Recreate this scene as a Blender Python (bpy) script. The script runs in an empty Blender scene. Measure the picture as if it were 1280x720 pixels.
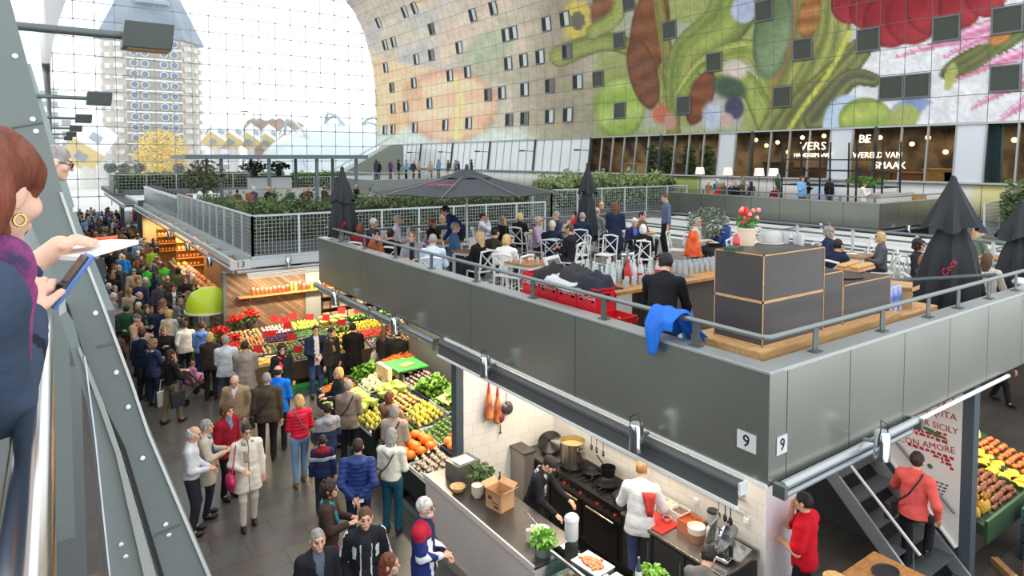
import bpy,bmesh,math,random
import numpy as np
from mathutils import Vector,Matrix,Euler,noise
PI=math.pi
R=math.radians
rnd=random.Random(7)
scene=bpy.context.scene
col=scene.collection
F_,PPX,PPY,YAW,PIT,HC=820.,640.,235.,R(34.95),R(2.65),5.9
_f=(math.sin(YAW)*math.cos(PIT),math.cos(YAW)*math.cos(PIT),-math.sin(PIT))
_r=(math.cos(YAW),-math.sin(YAW),0.)
_u=(math.sin(YAW)*math.sin(PIT),math.cos(YAW)*math.sin(PIT),math.cos(PIT))
def ray(px,py):
 a=(px-PPX)/F_;b=(PPY-py)/F_
 return tuple(_f[i]+a*_r[i]+b*_u[i]for i in range(3))
def at(px,py,z=0.):
 d=ray(px,py);t=(z-HC)/d[2];return(d[0]*t,d[1]*t,z)
def atx(px,py,x):
 d=ray(px,py);t=x/d[0];return(x,d[1]*t,HC+d[2]*t)
def aty(px,py,y):
 d=ray(px,py);t=y/d[1];return(d[0]*t,y,HC+d[2]*t)
cam=bpy.data.cameras.new('camera');camo=bpy.data.objects.new('camera',cam);col.objects.link(camo)
cam.sensor_width=36;cam.lens=36*F_/1280;cam.shift_y=-(360-PPY)/1280;cam.clip_end=600;cam.clip_start=.05
camo.location=(0,0,HC);camo.rotation_euler=(PI/2-PIT,0,-YAW)
scene.camera=camo
def lin(c):
 return tuple(((v/255)/12.92 if v/255<=.04045 else((v/255+.055)/1.055)**2.4)for v in c[:3])
_M={}
def M(rgb,rough=.6,metal=0.,var=0.,vs=6.,bump=0.,bs=60.,emit=0.,trans=0.,alpha=1.,name=None,spec=.5,rgb2=None,coords='Object',stretch=None,fac=None):
 key=(tuple(rgb),rough,metal,var,vs,bump,bs,emit,trans,alpha,rgb2,coords,stretch,spec)
 if key in _M:return _M[key]
 m=bpy.data.materials.new(name or 'mat_%d_%d_%d'%tuple(rgb));m.use_nodes=True
 nt=m.node_tree;n=nt.nodes;b=n['Principled BSDF'];L=nt.links
 c=lin(rgb)
 b.inputs['Base Color'].default_value=(*c,1);b.inputs['Roughness'].default_value=rough;b.inputs['Metallic'].default_value=metal
 b.inputs['Specular IOR Level'].default_value=spec
 if emit:b.inputs['Emission Color'].default_value=(*c,1);b.inputs['Emission Strength'].default_value=emit
 if trans:b.inputs['Transmission Weight'].default_value=trans;b.inputs['IOR'].default_value=1.45
 if alpha<1:b.inputs['Alpha'].default_value=alpha
 if var or bump or rgb2:
  tc=n.new('ShaderNodeTexCoord');src=tc.outputs[coords]
  if stretch:
   mp=n.new('ShaderNodeMapping');mp.inputs['Scale'].default_value=stretch;L.new(src,mp.inputs['Vector']);src=mp.outputs['Vector']
  if var or rgb2:
   nz=n.new('ShaderNodeTexNoise');nz.inputs['Scale'].default_value=vs;nz.inputs['Detail'].default_value=4;L.new(src,nz.inputs['Vector'])
   rp=n.new('ShaderNodeValToRGB');L.new(nz.outputs['Fac'],rp.inputs['Fac'])
   if rgb2:c0,c1=lin(rgb),lin(rgb2)
   else:c0=tuple(v*(1-var)for v in c);c1=tuple(min(1,v*(1+var))for v in c)
   rp.color_ramp.elements[0].position=.35;rp.color_ramp.elements[1].position=.65
   rp.color_ramp.elements[0].color=(*c0,1);rp.color_ramp.elements[1].color=(*c1,1)
   L.new(rp.outputs['Color'],b.inputs['Base Color'])
  if bump:
   nb=n.new('ShaderNodeTexNoise');nb.inputs['Scale'].default_value=bs;nb.inputs['Detail'].default_value=3;L.new(src,nb.inputs['Vector'])
   bp=n.new('ShaderNodeBump');bp.inputs['Strength'].default_value=bump;bp.inputs['Distance'].default_value=.02
   L.new(nb.outputs['Fac'],bp.inputs['Height']);L.new(bp.outputs['Normal'],b.inputs['Normal'])
 _M[key]=m
 return m
def glass(rgb=(235,245,245),opacity=.25,rough=.03):
 """pane: mixes a clear see-through part with a glossy reflection"""
 key=('glass',rgb,opacity,rough)
 if key in _M:return _M[key]
 m=bpy.data.materials.new('pane_glass');m.use_nodes=True;nt=m.node_tree;n=nt.nodes;L=nt.links
 n.remove(n['Principled BSDF']);out=n['Material Output']
 t=n.new('ShaderNodeBsdfTransparent');t.inputs['Color'].default_value=(*lin(rgb),1)
 g=n.new('ShaderNodeBsdfGlossy');g.inputs['Roughness'].default_value=rough;g.inputs['Color'].default_value=(.9,.9,.9,1)
 fr=n.new('ShaderNodeLayerWeight');fr.inputs['Blend'].default_value=opacity
 mx=n.new('ShaderNodeMixShader');L.new(fr.outputs['Fresnel'],mx.inputs[0]);L.new(t.outputs[0],mx.inputs[1]);L.new(g.outputs[0],mx.inputs[2])
 L.new(mx.outputs[0],out.inputs['Surface']);_M[key]=m
 return m
class MB:
 """collects shapes; build() links them as ONE mesh object"""
 def __init__(s):s.v=[];s.f=[];s.m=[]
 def add(s,vs,fs,mi=0):
  o=len(s.v);s.v+=[tuple(p)for p in vs];s.f+=[tuple(i+o for i in f)for f in fs];s.m+=[mi]*len(fs);return s
 def box(s,x0,x1,y0,y1,z0,z1,mi=0):
  x0,x1=sorted((x0,x1));y0,y1=sorted((y0,y1));z0,z1=sorted((z0,z1))
  return s.add([(x,y,z)for z in(z0,z1)for y in(y0,y1)for x in(x0,x1)],[(0,2,3,1),(4,5,7,6),(0,1,5,4),(2,6,7,3),(0,4,6,2),(1,3,7,5)],mi)
 def cbox(s,c,d,rz=0,mi=0,rx=0,ry=0):
  mt=Euler((rx,ry,rz)).to_matrix();c=Vector(c)
  P=[c+mt@Vector((x*d[0]/2,y*d[1]/2,z*d[2]/2))for z in(-1,1)for y in(-1,1)for x in(-1,1)]
  return s.add(P,[(0,2,3,1),(4,5,7,6),(0,1,5,4),(2,6,7,3),(0,4,6,2),(1,3,7,5)],mi)
 def tube(s,pts,r,n=8,mi=0,caps=True,closed=False):
  pts=[Vector(p)for p in pts];k=len(pts);rs=r if isinstance(r,(list,tuple))else[r]*k
  vs=[];up=None
  for i,p in enumerate(pts):
   if closed:t=pts[(i+1)%k]-pts[i-1]
   else:t=pts[min(i+1,k-1)]-pts[max(i-1,0)]
   t=t.normalized()if t.length>1e-9 else Vector((0,0,1))
   if up is None:up=Vector((0,0,1))if abs(t.z)<.9 else Vector((1,0,0))
   a=t.cross(up);a=a.normalized()if a.length>1e-6 else t.orthogonal().normalized()
   b=a.cross(t).normalized();up=b
   for j in range(n):
    w=2*PI*j/n;vs.append(p+a*(rs[i]*math.cos(w))+b*(rs[i]*math.sin(w)))
  fs=[]
  for i in range(k if closed else k-1):
   for j in range(n):
    q=(i+1)%k;fs.append((i*n+j,i*n+(j+1)%n,q*n+(j+1)%n,q*n+j))
  if caps and not closed:fs+=[tuple(range(n-1,-1,-1)),tuple((k-1)*n+j for j in range(n))]
  return s.add(vs,fs,mi)
 def lathe(s,prof,c=(0,0,0),n=16,mi=0,axis=None,sx=1,sy=1):
  """prof: (radius, z) pairs from bottom to top"""
  vs=[];mt=Matrix.Identity(3)
  if axis is not None:mt=Vector((0,0,1)).rotation_difference(Vector(axis)).to_matrix()
  c=Vector(c)
  for r,z in prof:
   for j in range(n):
    w=2*PI*j/n;vs.append(c+mt@Vector((r*sx*math.cos(w),r*sy*math.sin(w),z)))
  fs=[(i*n+j,i*n+(j+1)%n,(i+1)*n+(j+1)%n,(i+1)*n+j)for i in range(len(prof)-1)for j in range(n)]
  if prof[0][0]>1e-5:fs.append(tuple(range(n-1,-1,-1)))
  if prof[-1][0]>1e-5:fs.append(tuple((len(prof)-1)*n+j for j in range(n)))
  return s.add(vs,fs,mi)
 def ball(s,c,r,n=10,mi=0,rot=None,ph=0.):
  r=r if isinstance(r,(list,tuple))else(r,r,r);m=max(4,n//2+1);vs=[];c=Vector(c)
  for i in range(m+1):
   t=PI*i/m
   for j in range(n):
    w=2*PI*j/n
    p=Vector((r[0]*math.sin(t)*math.cos(w),r[1]*math.sin(t)*math.sin(w),-r[2]*math.cos(t)))
    vs.append(c+(rot@p if rot else p))
  fs=[(i*n+j,i*n+(j+1)%n,(i+1)*n+(j+1)%n,(i+1)*n+j)for i in range(m)for j in range(n)]
  return s.add(vs,fs,mi)
 def prism(s,poly,a,b,mi=0):
  """poly: list of points; extruded from +a to +b (3-vectors)"""
  a=Vector(a);b=Vector(b);k=len(poly)
  vs=[Vector(p)+a for p in poly]+[Vector(p)+b for p in poly]
  return s.add(vs,[tuple(range(k-1,-1,-1)),tuple(range(k,2*k))]+[(i,(i+1)%k,k+(i+1)%k,k+i)for i in range(k)],mi)
 def sheet(s,rows,mi=0,th=0.):
  """grid of points as a sheet, optionally thickened along z-ish normal"""
  k=len(rows);n=len(rows[0]);vs=[p for r in rows for p in r]
  fs=[(i*n+j,i*n+j+1,(i+1)*n+j+1,(i+1)*n+j)for i in range(k-1)for j in range(n-1)]
  return s.add(vs,fs,mi)
 def mesh(s,name,off=None,smooth=False):
  me=bpy.data.meshes.new(name)
  vs=s.v if off is None else[(p[0]-off[0],p[1]-off[1],p[2]-off[2])for p in s.v]
  me.from_pydata(vs,[],s.f)
  if any(s.m):me.polygons.foreach_set('material_index',s.m)
  bm=bmesh.new();bm.from_mesh(me);bmesh.ops.remove_doubles(bm,verts=bm.verts,dist=1e-5);bmesh.ops.recalc_face_normals(bm,faces=bm.faces);bm.to_mesh(me);bm.free()
  if smooth:
   me.polygons.foreach_set('use_smooth',[True]*len(me.polygons))
   me.set_sharp_from_angle(angle=R(40))
  return me
 def build(s,name,mats,parent=None,smooth=True,bevel=0.,world=True):
  off=tuple(parent.location)if(parent is not None and world)else None
  if parent is not None and world and parent.parent is not None:off=tuple(parent.location+parent.parent.location)
  me=s.mesh(name,off,smooth)
  return link(name,me,mats,parent,bevel)
def link(name,me,mats,parent=None,bevel=0.):
 o=bpy.data.objects.new(name,me);col.objects.link(o)
 for m in(mats if isinstance(mats,(list,tuple))else[mats]):me.materials.append(m)
 if parent is not None:o.parent=parent
 if bevel:
  b=o.modifiers.new('bevel','BEVEL');b.width=bevel;b.segments=2;b.limit_method='ANGLE';b.angle_limit=R(50)
 return o
def tag(o,label,cat,group=None,kind=None):
 o['label']=label;o['category']=cat
 if group:o['group']=group
 if kind:o['kind']=kind
 return o
def thing(name,label,cat,loc=(0,0,0),rz=0.,group=None):
 o=bpy.data.objects.new(name,None);col.objects.link(o);o.location=loc;o.rotation_euler=(0,0,rz);o.empty_display_size=.1
 return tag(o,label,cat,group)
def struct(name,mb,mats,**k):
 o=mb.build(name,mats,**k);o['kind']='structure';return o
_kids={}
def kids(o):return[c for c in bpy.data.objects if c.parent is o]if False else list(o.children)
def dup(root,loc=None,rz=None,label=None,group=None,scale=None,mats=None):
 """a copy of a thing with copies of its parts and their sub-parts"""
 r=root.copy();col.objects.link(r)
 if loc is not None:r.location=loc
 if rz is not None:r.rotation_euler=(0,0,rz)
 if scale is not None:r.scale=(scale,)*3 if not isinstance(scale,(tuple,list))else scale
 if label:r['label']=label
 if group:r['group']=group
 for ch in KIDS.get(root.name,()):
  c=ch.copy();col.objects.link(c);c.parent=r
  KIDS.setdefault(r.name,[]).append(c)
  for g in KIDS.get(ch.name,()):
   d=g.copy();col.objects.link(d);d.parent=c
   KIDS.setdefault(c.name,[]).append(d)
 return r
KIDS={}
def index_kids():
 KIDS.clear()
 for o in bpy.data.objects:
  if o.parent is not None:KIDS.setdefault(o.parent.name,[]).append(o)
def ko(root):
 """remember the parts of one thing so that dup() can copy them"""
 def walk(o):
  ch=list(o.children)
  if ch:KIDS[o.name]=ch
  for c in ch:walk(c)
 walk(root);return root
def text_mesh(body,size,ext=.004,align='CENTER',name='lettering',sx=1.):
 cu=bpy.data.curves.new(name,'FONT');cu.body=body;cu.size=size;cu.extrude=ext;cu.align_x=align;cu.align_y='CENTER';cu.resolution_u=2
 o=bpy.data.objects.new(name,cu);col.objects.link(o);dg=bpy.context.evaluated_depsgraph_get()
 me=bpy.data.meshes.new_from_object(o.evaluated_get(dg));bpy.data.objects.remove(o);bpy.data.curves.remove(cu)
 me.materials.clear();me.name=name
 if sx!=1:me.transform(Matrix.Diagonal((sx,1,1,1)))
 return me
def lettering(body,size,mt,mat,parent=None,name='lettering',ext=.004,align='CENTER',sx=1.,shear=0.):
 """flat letters laid by the 4x4 matrix mt (parent space)"""
 me=text_mesh(body,size,ext,align,name,sx)
 if shear:me.transform(Matrix(((1,shear,0,0),(0,1,0,0),(0,0,1,0),(0,0,0,1))))
 me.transform(mt)
 return link(name,me,mat,parent)
def frame(o,ex,ey):
 ex=Vector(ex).normalized();ey=Vector(ey);ez=ex.cross(ey).normalized();ey=ez.cross(ex).normalized()
 return Matrix(((ex.x,ey.x,ez.x,o[0]),(ex.y,ey.y,ez.y,o[1]),(ex.z,ey.z,ez.z,o[2]),(0,0,0,1)))
STEEL=M((150,155,155),.35,.9,bump=.05,bs=20,name='brushed_steel')
CHROME=M((200,205,210),.12,1.,name='polished_steel')
DARK=M((38,40,42),.5,name='dark_paint')
BLACK=M((18,18,19),.5,name='black_paint')
WHITE=M((232,232,228),.5,name='white_paint')
GREYP=M((120,126,124),.45,var=.06,vs=1.5,name='grey_panel')
PALE=M((196,203,204),.45,name='pale_grey_paint')
# the hall
def floor_mat():
 m=bpy.data.materials.new('stone_tiles');m.use_nodes=True;nt=m.node_tree;n=nt.nodes;L=nt.links;b=n['Principled BSDF']
 tc=n.new('ShaderNodeTexCoord');br=n.new('ShaderNodeTexBrick');br.inputs['Scale'].default_value=1.;br.inputs['Mortar Size'].default_value=.008
 br.inputs['Brick Width'].default_value=.9;br.inputs['Row Height'].default_value=.45
 br.inputs['Color1'].default_value=(*lin((103,98,93)),1);br.inputs['Color2'].default_value=(*lin((90,86,82)),1);br.inputs['Mortar'].default_value=(*lin((70,67,65)),1)
 nz=n.new('ShaderNodeTexNoise');nz.inputs['Scale'].default_value=1.3;nz.inputs['Detail'].default_value=6
 mx=n.new('ShaderNodeMix');mx.data_type='RGBA';mx.blend_type='MULTIPLY';mx.inputs['Factor'].default_value=.45
 L.new(tc.outputs['Object'],br.inputs['Vector']);L.new(tc.outputs['Object'],nz.inputs['Vector']);L.new(br.outputs['Color'],mx.inputs['A']);L.new(nz.outputs['Color'],mx.inputs['B'])
 L.new(mx.outputs['Result'],b.inputs['Base Color']);b.inputs['Roughness'].default_value=.38
 return m
struct('floor',MB().box(-3,40,-4,84,-.2,0),floor_mat(),bevel=0)
YE=81.5
PROF=[(34.62,4.0),(34.68,4.75),(35.0,7.5),(35.1,9.5),(35.12,11.6),(35.0,14.5),(34.7,17.5),(34.1,20),(33.3,22.5),(32.2,24.5),(30.9,26.2),(29.2,27.9),(27.2,29.4)]
def px_x(z):
 for(a,za),(b,zb)in zip(PROF,PROF[1:]):
  if z<=zb:return a+(b-a)*(z-za)/(zb-za)
 return PROF[-1][0]
def proj(x,y,z):
 v=(x,y,z-HC);D=sum(v[i]*_f[i]for i in range(3));l=sum(v[i]*_r[i]for i in range(3));U=sum(v[i]*_u[i]for i in range(3))
 return(PPX+F_*l/D,PPY-F_*U/D)
def sm(a,b,x):
 t=np.clip((x-a)/(b-a),0,1);return t*t*(3-2*t)
def nz2(X,Y,s,seed):
 rs=np.random.RandomState(seed);g=rs.rand(64,64);x=(X*s)%63;y=(Y*s)%63;xi=x.astype(int);yi=y.astype(int);fx=x-xi;fy=y-yi
 fx=fx*fx*(3-2*fx);fy=fy*fy*(3-2*fy)
 return(g[yi,xi]*(1-fx)+g[yi,xi+1]*fx)*(1-fy)+(g[yi+1,xi]*(1-fx)+g[yi+1,xi+1]*fx)*fy
def paint(X,Y):
 C=np.zeros(X.shape+(3,));
 def over(mask,c):
  nonlocal C
  c=np.array(c,float)if not isinstance(c,np.ndarray)else c
  C=C*(1-mask[...,None])+c*mask[...,None]
 def ell(cx,cy,rx,ry,c,rot=0,soft=.06,stripes=0,c2=None):
  a=R(rot);dx=X-cx;dy=Y-cy;u=(dx*math.cos(a)+dy*math.sin(a))/rx;v=(-dx*math.sin(a)+dy*math.cos(a))/ry
  d=np.sqrt(u*u+v*v);m=1-sm(1-soft,1+soft,d)
  if c2 is not None:
   w=(.5+.5*np.sin(v*stripes+u*1.5))[...,None]if stripes else sm(-1,1,v)[...,None]
   over(m,np.clip((np.array(c,float)*(1-w)+np.array(c2,float)*w)*(1.06-.2*sm(.75,1.,d)[...,None]),0,250))
  else:over(m,c)
 def stroke(pts,w0,w1,c,c2=None,stripes=3.):
  P=[];pts=[np.array(p,float)for p in pts]
  for i in range(len(pts)-1):
   p0=pts[max(i-1,0)];p1=pts[i];p2=pts[i+1];p3=pts[min(i+2,len(pts)-1)]
   for k in range(10):
    t=k/10;P.append(.5*((2*p1)+(p2-p0)*t+(2*p0-5*p1+4*p2-p3)*t*t+(3*p1-p0-3*p2+p3)*t**3))
  P.append(pts[-1]);bd=np.full(X.shape,9e9);bs=np.zeros(X.shape);bt=np.zeros(X.shape)
  for i in range(len(P)-1):
   a,b=P[i],P[i+1];ab=b-a;l2=(ab**2).sum()+1e-9
   t=np.clip(((X-a[0])*ab[0]+(Y-a[1])*ab[1])/l2,0,1);dx=X-a[0]-t*ab[0];dy=Y-a[1]-t*ab[1];d=np.hypot(dx,dy)
   cr=np.sign(ab[0]*dy-ab[1]*dx);up=d<bd;bd=np.where(up,d,bd);bs=np.where(up,cr*d,bs);bt=np.where(up,(i+t)/(len(P)-1),bt)
  w=w0+(w1-w0)*bt;m=1-sm(.92,1.04,bd/np.maximum(w,.5))
  if c2 is None:over(m,c)
  else:
   k=(.5+.5*np.sin(bs/np.maximum(w,.5)*stripes+.6))[...,None];e_=np.abs(bs)/np.maximum(w,.5);q_=(1-.28*sm(.72,1.,e_)+.16*np.exp(-((bs/np.maximum(w,.5)+.35)/.12)**2)+.05*np.sin(bs*1.9))[...,None];over(m,np.clip((np.array(c,float)*(1-k)+np.array(c2,float)*k)*q_,0,250))
 n1=nz2(X,Y,.021,1);n2=nz2(X,Y,.045,2);n3=nz2(X,Y,.012,3)
 C[:]=(192,178,154)
 over(sm(.45,.7,n1),(205,180,158));over(sm(.5,.75,n2)*.7,(168,166,128));over(sm(.55,.8,n3)*.6,(150,140,118))
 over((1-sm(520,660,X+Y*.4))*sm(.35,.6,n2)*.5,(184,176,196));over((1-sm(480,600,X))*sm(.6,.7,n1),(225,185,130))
 over(sm(150,172,Y)*(1-sm(700,760,X)),(196,208,196))
 ell(562,132,60,46,(222,160,118),0,.1,9,(232,180,140));ell(515,115,13,16,(214,160,110));ell(495,148,10,18,(226,170,110),0,.3)
 stroke([(572,170),(575,120),(566,96)],6,2,(230,196,120));ell(610,60,30,18,(160,168,130),-20,.4)
 over(sm(640,700,X)*(1-sm(700,745,X)),(158,143,120));over(sm(640,700,X)*(1-sm(720,760,X))*sm(.5,.62,n2)*.6,(176,168,120))
 over(sm(738,750,X),(168,176,96));over(sm(738,800,X)*(1-sm(150,175,Y))*sm(.5,.6,n1)*.6,(186,190,214))
 for k in range(11):
  a=k*2*PI/11;ell(722+12*math.cos(a),26+16*math.sin(a),11,5,(222,198,70),math.degrees(a),.25)
 ell(722,26,9,12,(110,100,80));ell(752,12,14,30,(150,92,52),8,.1,8,(122,72,40))
 stroke([(700,70),(760,52),(812,80),(842,160)],14,8,(134,140,52),(164,172,84),4)
 stroke([(742,40),(770,20),(778,-10)],10,9,(150,160,62),(170,178,90));ell(775,134,32,40,(150,182,62),5,.05,6,(178,202,96))
 ell(812,40,24,62,(150,84,44),8,.06,14,(122,64,34));ell(804,92,18,46,(140,80,44),-14,.06,14,(118,66,38))
 stroke([(842,168),(838,100),(826,20),(822,-10)],9,7,(128,126,56),(168,150,70),5)
 stroke([(848,130),(858,70),(905,30),(930,-20)],16,36,(120,140,58),(170,182,84),5);stroke([(846,120),(880,78),(940,62),(968,110)],5,16,(176,186,82),(138,156,64),4)
 stroke([(880,88),(930,100),(962,160)],9,16,(140,158,62),(172,186,84),4);ell(876,122,15,36,(150,80,44),20,.06,10,(124,64,36))
 ell(930,12,16,17,(178,186,216),30,.1);ell(918,88,16,12,(224,206,190),0,.3);ell(912,110,22,14,(74,96,70),20,.35);ell(918,135,12,14,(70,70,100),0,.2)
 ell(890,145,12,18,(190,200,224),0,.3);ell(908,150,9,9,(206,170,156),0,.3);ell(826,143,11,12,(222,110,76),0,.3);ell(838,152,8,10,(206,150,128),0,.3)
 over(sm(955,975,X)*(1-sm(1018,1045,X)),(160,120,70));stroke([(1010,-10),(1005,60),(985,120),(968,165)],12,20,(134,142,66),(176,178,88),6)
 ell(966,40,24,60,(92,116,74),8,.06,2,(128,150,104));ell(1012,20,14,30,(188,124,62),10,.1,9,(150,88,44))
 over(sm(1058,1085,X+Y*.35-12),(228,228,230));stroke([(1045,-10),(1040,50),(1012,110),(975,165)],18,26,(120,128,62),(172,176,88),8)
 stroke([(1075,62),(1050,90),(1010,130),(985,170)],15,24,(108,108,66),(142,148,74),9);stroke([(1062,40),(1040,85),(1000,140),(985,165)],3,2.5,(206,206,70));stroke([(1092,100),(1060,100),(1020,150)],9,16,(122,124,76),(96,98,66),6)
 ell(1062,160,34,42,(182,206,230),0,.06);ell(1082,150,34,28,(174,188,84),0,.05,5,(140,166,70));ell(1145,146,34,24,(132,152,206),0,.06);ell(1132,154,22,24,(170,182,92),0,.1);over((1-sm(1.0,1.1,np.hypot((X-1190)/44,(Y-168)/45))),(226,226,230))
 for k,(x0,y0,x1,y1,w)in enumerate([(1150,64,1290,20,15),(1195,100,1300,60,11),(1215,135,1300,95,10),(1180,72,1250,40,8),(1250,150,1300,120,12),(1120,72,1200,52,5)]):
  stroke([(x0,y0),((x0+x1)/2,(y0+y1)/2-3),(x1,y1)],2,w,(238,180,204),(222,116,160),4)
 ell(1212,76,42,14,(90,94,56),-28,.06,9,(116,120,62));ell(1262,50,34,10,(92,104,56),-34,.06,7,(120,132,66));ell(1250,46,16,9,(214,140,60),-30,.1,9,(190,110,50));ell(1188,96,7,18,(178,184,90),15,.1)
 for cx,cy,r in[(1062,6,24),(1085,14,24),(1112,26,34),(1140,22,34),(1165,10,34),(1200,8,28),(1232,-4,26)]:ell(cx,cy,r,r,(146,26,36),0,.04,2,(172,44,52))
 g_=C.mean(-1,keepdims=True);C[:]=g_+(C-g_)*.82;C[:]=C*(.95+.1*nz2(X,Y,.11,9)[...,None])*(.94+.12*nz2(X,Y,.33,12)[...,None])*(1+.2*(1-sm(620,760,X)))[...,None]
 return np.clip(C,0,255)
def paint_band(X,y):
 C=np.zeros(X.shape+(3,));C[:]=(226,226,222)
 def over(m,c):
  nonlocal C
  C=C*(1-m[...,None])+np.array(c,float)*m[...,None]
 over(sm(640,700,X)*(1-sm(735,745,X)),(214,222,214));over(sm(735,755,X)*(1-sm(812,830,X)),(160,196,84));over(sm(808,825,X)*(1-sm(832,842,X)),(108,128,100));over(sm(835,845,X)*(1-sm(870,880,X)),(150,166,84))
 over(sm(1205,1228,X)*(1-sm(1240,1300,X)),(226,214,150));over(sm(1010,1020,X)*(1-sm(1040,1050,X)),(190,206,230))
 return C
def profile_samples(z0,ds,zmax):
 pts=[p for p in PROF if p[1]>z0-1e-6];pts=[(px_x(z0),z0)]+[p for p in pts if p[1]>z0+1e-6]
 out=[];s=0.
 for(a,za),(b,zb)in zip(pts,pts[1:]):
  l=math.hypot(b-a,zb-za);k=max(1,int(l/ds))
  for i in range(k):out.append((a+(b-a)*i/k,za+(zb-za)*i/k,s+l*i/k))
  s+=l
 out.append((pts[-1][0],pts[-1][1],s));return out
def wall_grid(name,samples,ys,colfn,mirror=None,flat=None,cell=(1.22,1.3),seam=(95,98,96)):
 k,n=len(samples),len(ys)
 xs=np.array([p[0]for p in samples]);zs=np.array([p[1]for p in samples]);ss=np.array([p[2]for p in samples]);ya=np.array(ys)
 Xw=np.repeat(xs,n);Zw=np.repeat(zs,n);Yw=np.tile(ya,k);S=np.repeat(ss,n)
 if mirror is not None:Xw=mirror-Xw
 me=bpy.data.meshes.new(name)
 fs=[(i*n+j,i*n+j+1,(i+1)*n+j+1,(i+1)*n+j)for i in range(k-1)for j in range(n-1)]
 me.from_pydata(list(zip(Xw.tolist(),Yw.tolist(),Zw.tolist())),[],fs)
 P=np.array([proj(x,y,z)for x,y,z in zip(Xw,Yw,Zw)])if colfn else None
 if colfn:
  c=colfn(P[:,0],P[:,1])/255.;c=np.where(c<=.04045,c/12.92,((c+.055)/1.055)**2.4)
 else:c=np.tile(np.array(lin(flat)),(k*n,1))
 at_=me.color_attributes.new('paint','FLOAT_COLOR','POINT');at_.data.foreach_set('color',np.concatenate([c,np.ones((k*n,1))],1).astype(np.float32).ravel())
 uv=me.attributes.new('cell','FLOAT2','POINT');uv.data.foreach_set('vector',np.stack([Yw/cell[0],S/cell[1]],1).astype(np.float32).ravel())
 me.polygons.foreach_set('use_smooth',[True]*len(fs))
 m=bpy.data.materials.new(name+'_panels');m.use_nodes=True;nt=m.node_tree;nn=nt.nodes;L=nt.links;b=nn['Principled BSDF']
 a=nn.new('ShaderNodeAttribute');a.attribute_name='paint';u=nn.new('ShaderNodeAttribute');u.attribute_name='cell'
 sp=nn.new('ShaderNodeSeparateXYZ');L.new(u.outputs['Vector'],sp.inputs[0]);ms=[]
 for ax,w in(('X',.025),('Y',.025)):
  fr=nn.new('ShaderNodeMath');fr.operation='FRACT';L.new(sp.outputs[ax],fr.inputs[0])
  lt=nn.new('ShaderNodeMath');lt.operation='LESS_THAN';lt.inputs[1].default_value=w;L.new(fr.outputs[0],lt.inputs[0]);ms.append(lt)
 mxm=nn.new('ShaderNodeMath');mxm.operation='MAXIMUM';L.new(ms[0].outputs[0],mxm.inputs[0]);L.new(ms[1].outputs[0],mxm.inputs[1])
 mx=nn.new('ShaderNodeMix');mx.data_type='RGBA';L.new(mxm.outputs[0],mx.inputs['Factor']);L.new(a.outputs['Color'],mx.inputs['A']);mx.inputs['B'].default_value=(*lin(seam),1)
 L.new(mx.outputs['Result'],b.inputs['Base Color']);b.inputs['Roughness'].default_value=.32;b.inputs['Specular IOR Level'].default_value=.4
 o=link(name,me,m);sf=o.modifiers.new('sheet_thickness','SOLIDIFY');sf.thickness=.12;sf.offset=1 if mirror is None else-1
 return o
ysn=list(np.arange(6,36,.09))+list(np.arange(36,YE+.01,.35))+[YE]
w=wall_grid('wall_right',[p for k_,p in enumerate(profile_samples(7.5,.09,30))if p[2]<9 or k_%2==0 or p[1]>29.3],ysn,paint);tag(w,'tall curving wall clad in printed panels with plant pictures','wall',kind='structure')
w=wall_grid('wall_right_sill',[(34.55,3.0,0.),(34.62,4.0,.8),(34.7,4.72,1.3)],list(np.arange(6,YE,.4))+[YE],paint_band);w['kind']='structure'
w=wall_grid('wall_left',[p for p in profile_samples(7.5,.8,30)],list(np.arange(14,YE,1.5))+[YE],None,mirror=35.0,flat=(222,222,222));w['kind']='structure'  # overexposed glare of the panels put into one flat pale colour
struct('wall_right_base',MB().box(34.75,35.3,-2,YE,0,3.2),M((150,150,148),.5,var=.1,vs=.6))
WIN=[(1256,26),(1175,37),(1075,50),(1016,58),(1107,108),(1157,105),(1270,98),(962,7),(967,120),(791,3),(779,45),(833,35),(894,74),(782,134),(854,128),(646,35),(682,26),(701,20),(656,71),(680,66),(705,60),(659,108),(682,104),(722,98),(750,94),(653,145),(689,142),(708,140),(542,31),(593,13),(613,7),(540,63),(572,54),(629,40),(519,70),(502,13),(515,6),(470,25),(444,5),(459,30),(479,52),(492,47),(463,57),(474,82),(483,79),(561,91),(586,86),(633,76),(516,100),(478,108),(489,105),(539,125),(505,130),(492,132),(474,134),(607,116),(627,112),(519,157),(555,153),(589,151),(481,160),(490,159),(636,147)]
WPANE=M((60,66,58),.06,.0,spec=.9,name='dark_window_glass');WPANE2=M((205,212,212),.1,.0,spec=.9,name='painted_sky_window_glass');WFR=M((120,124,124),.4,.5,name='window_frame_metal');REV=M((32,32,30),.6)  # the pale pane has the sky's reflection put into its base colour
wn=0;used=set()
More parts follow.
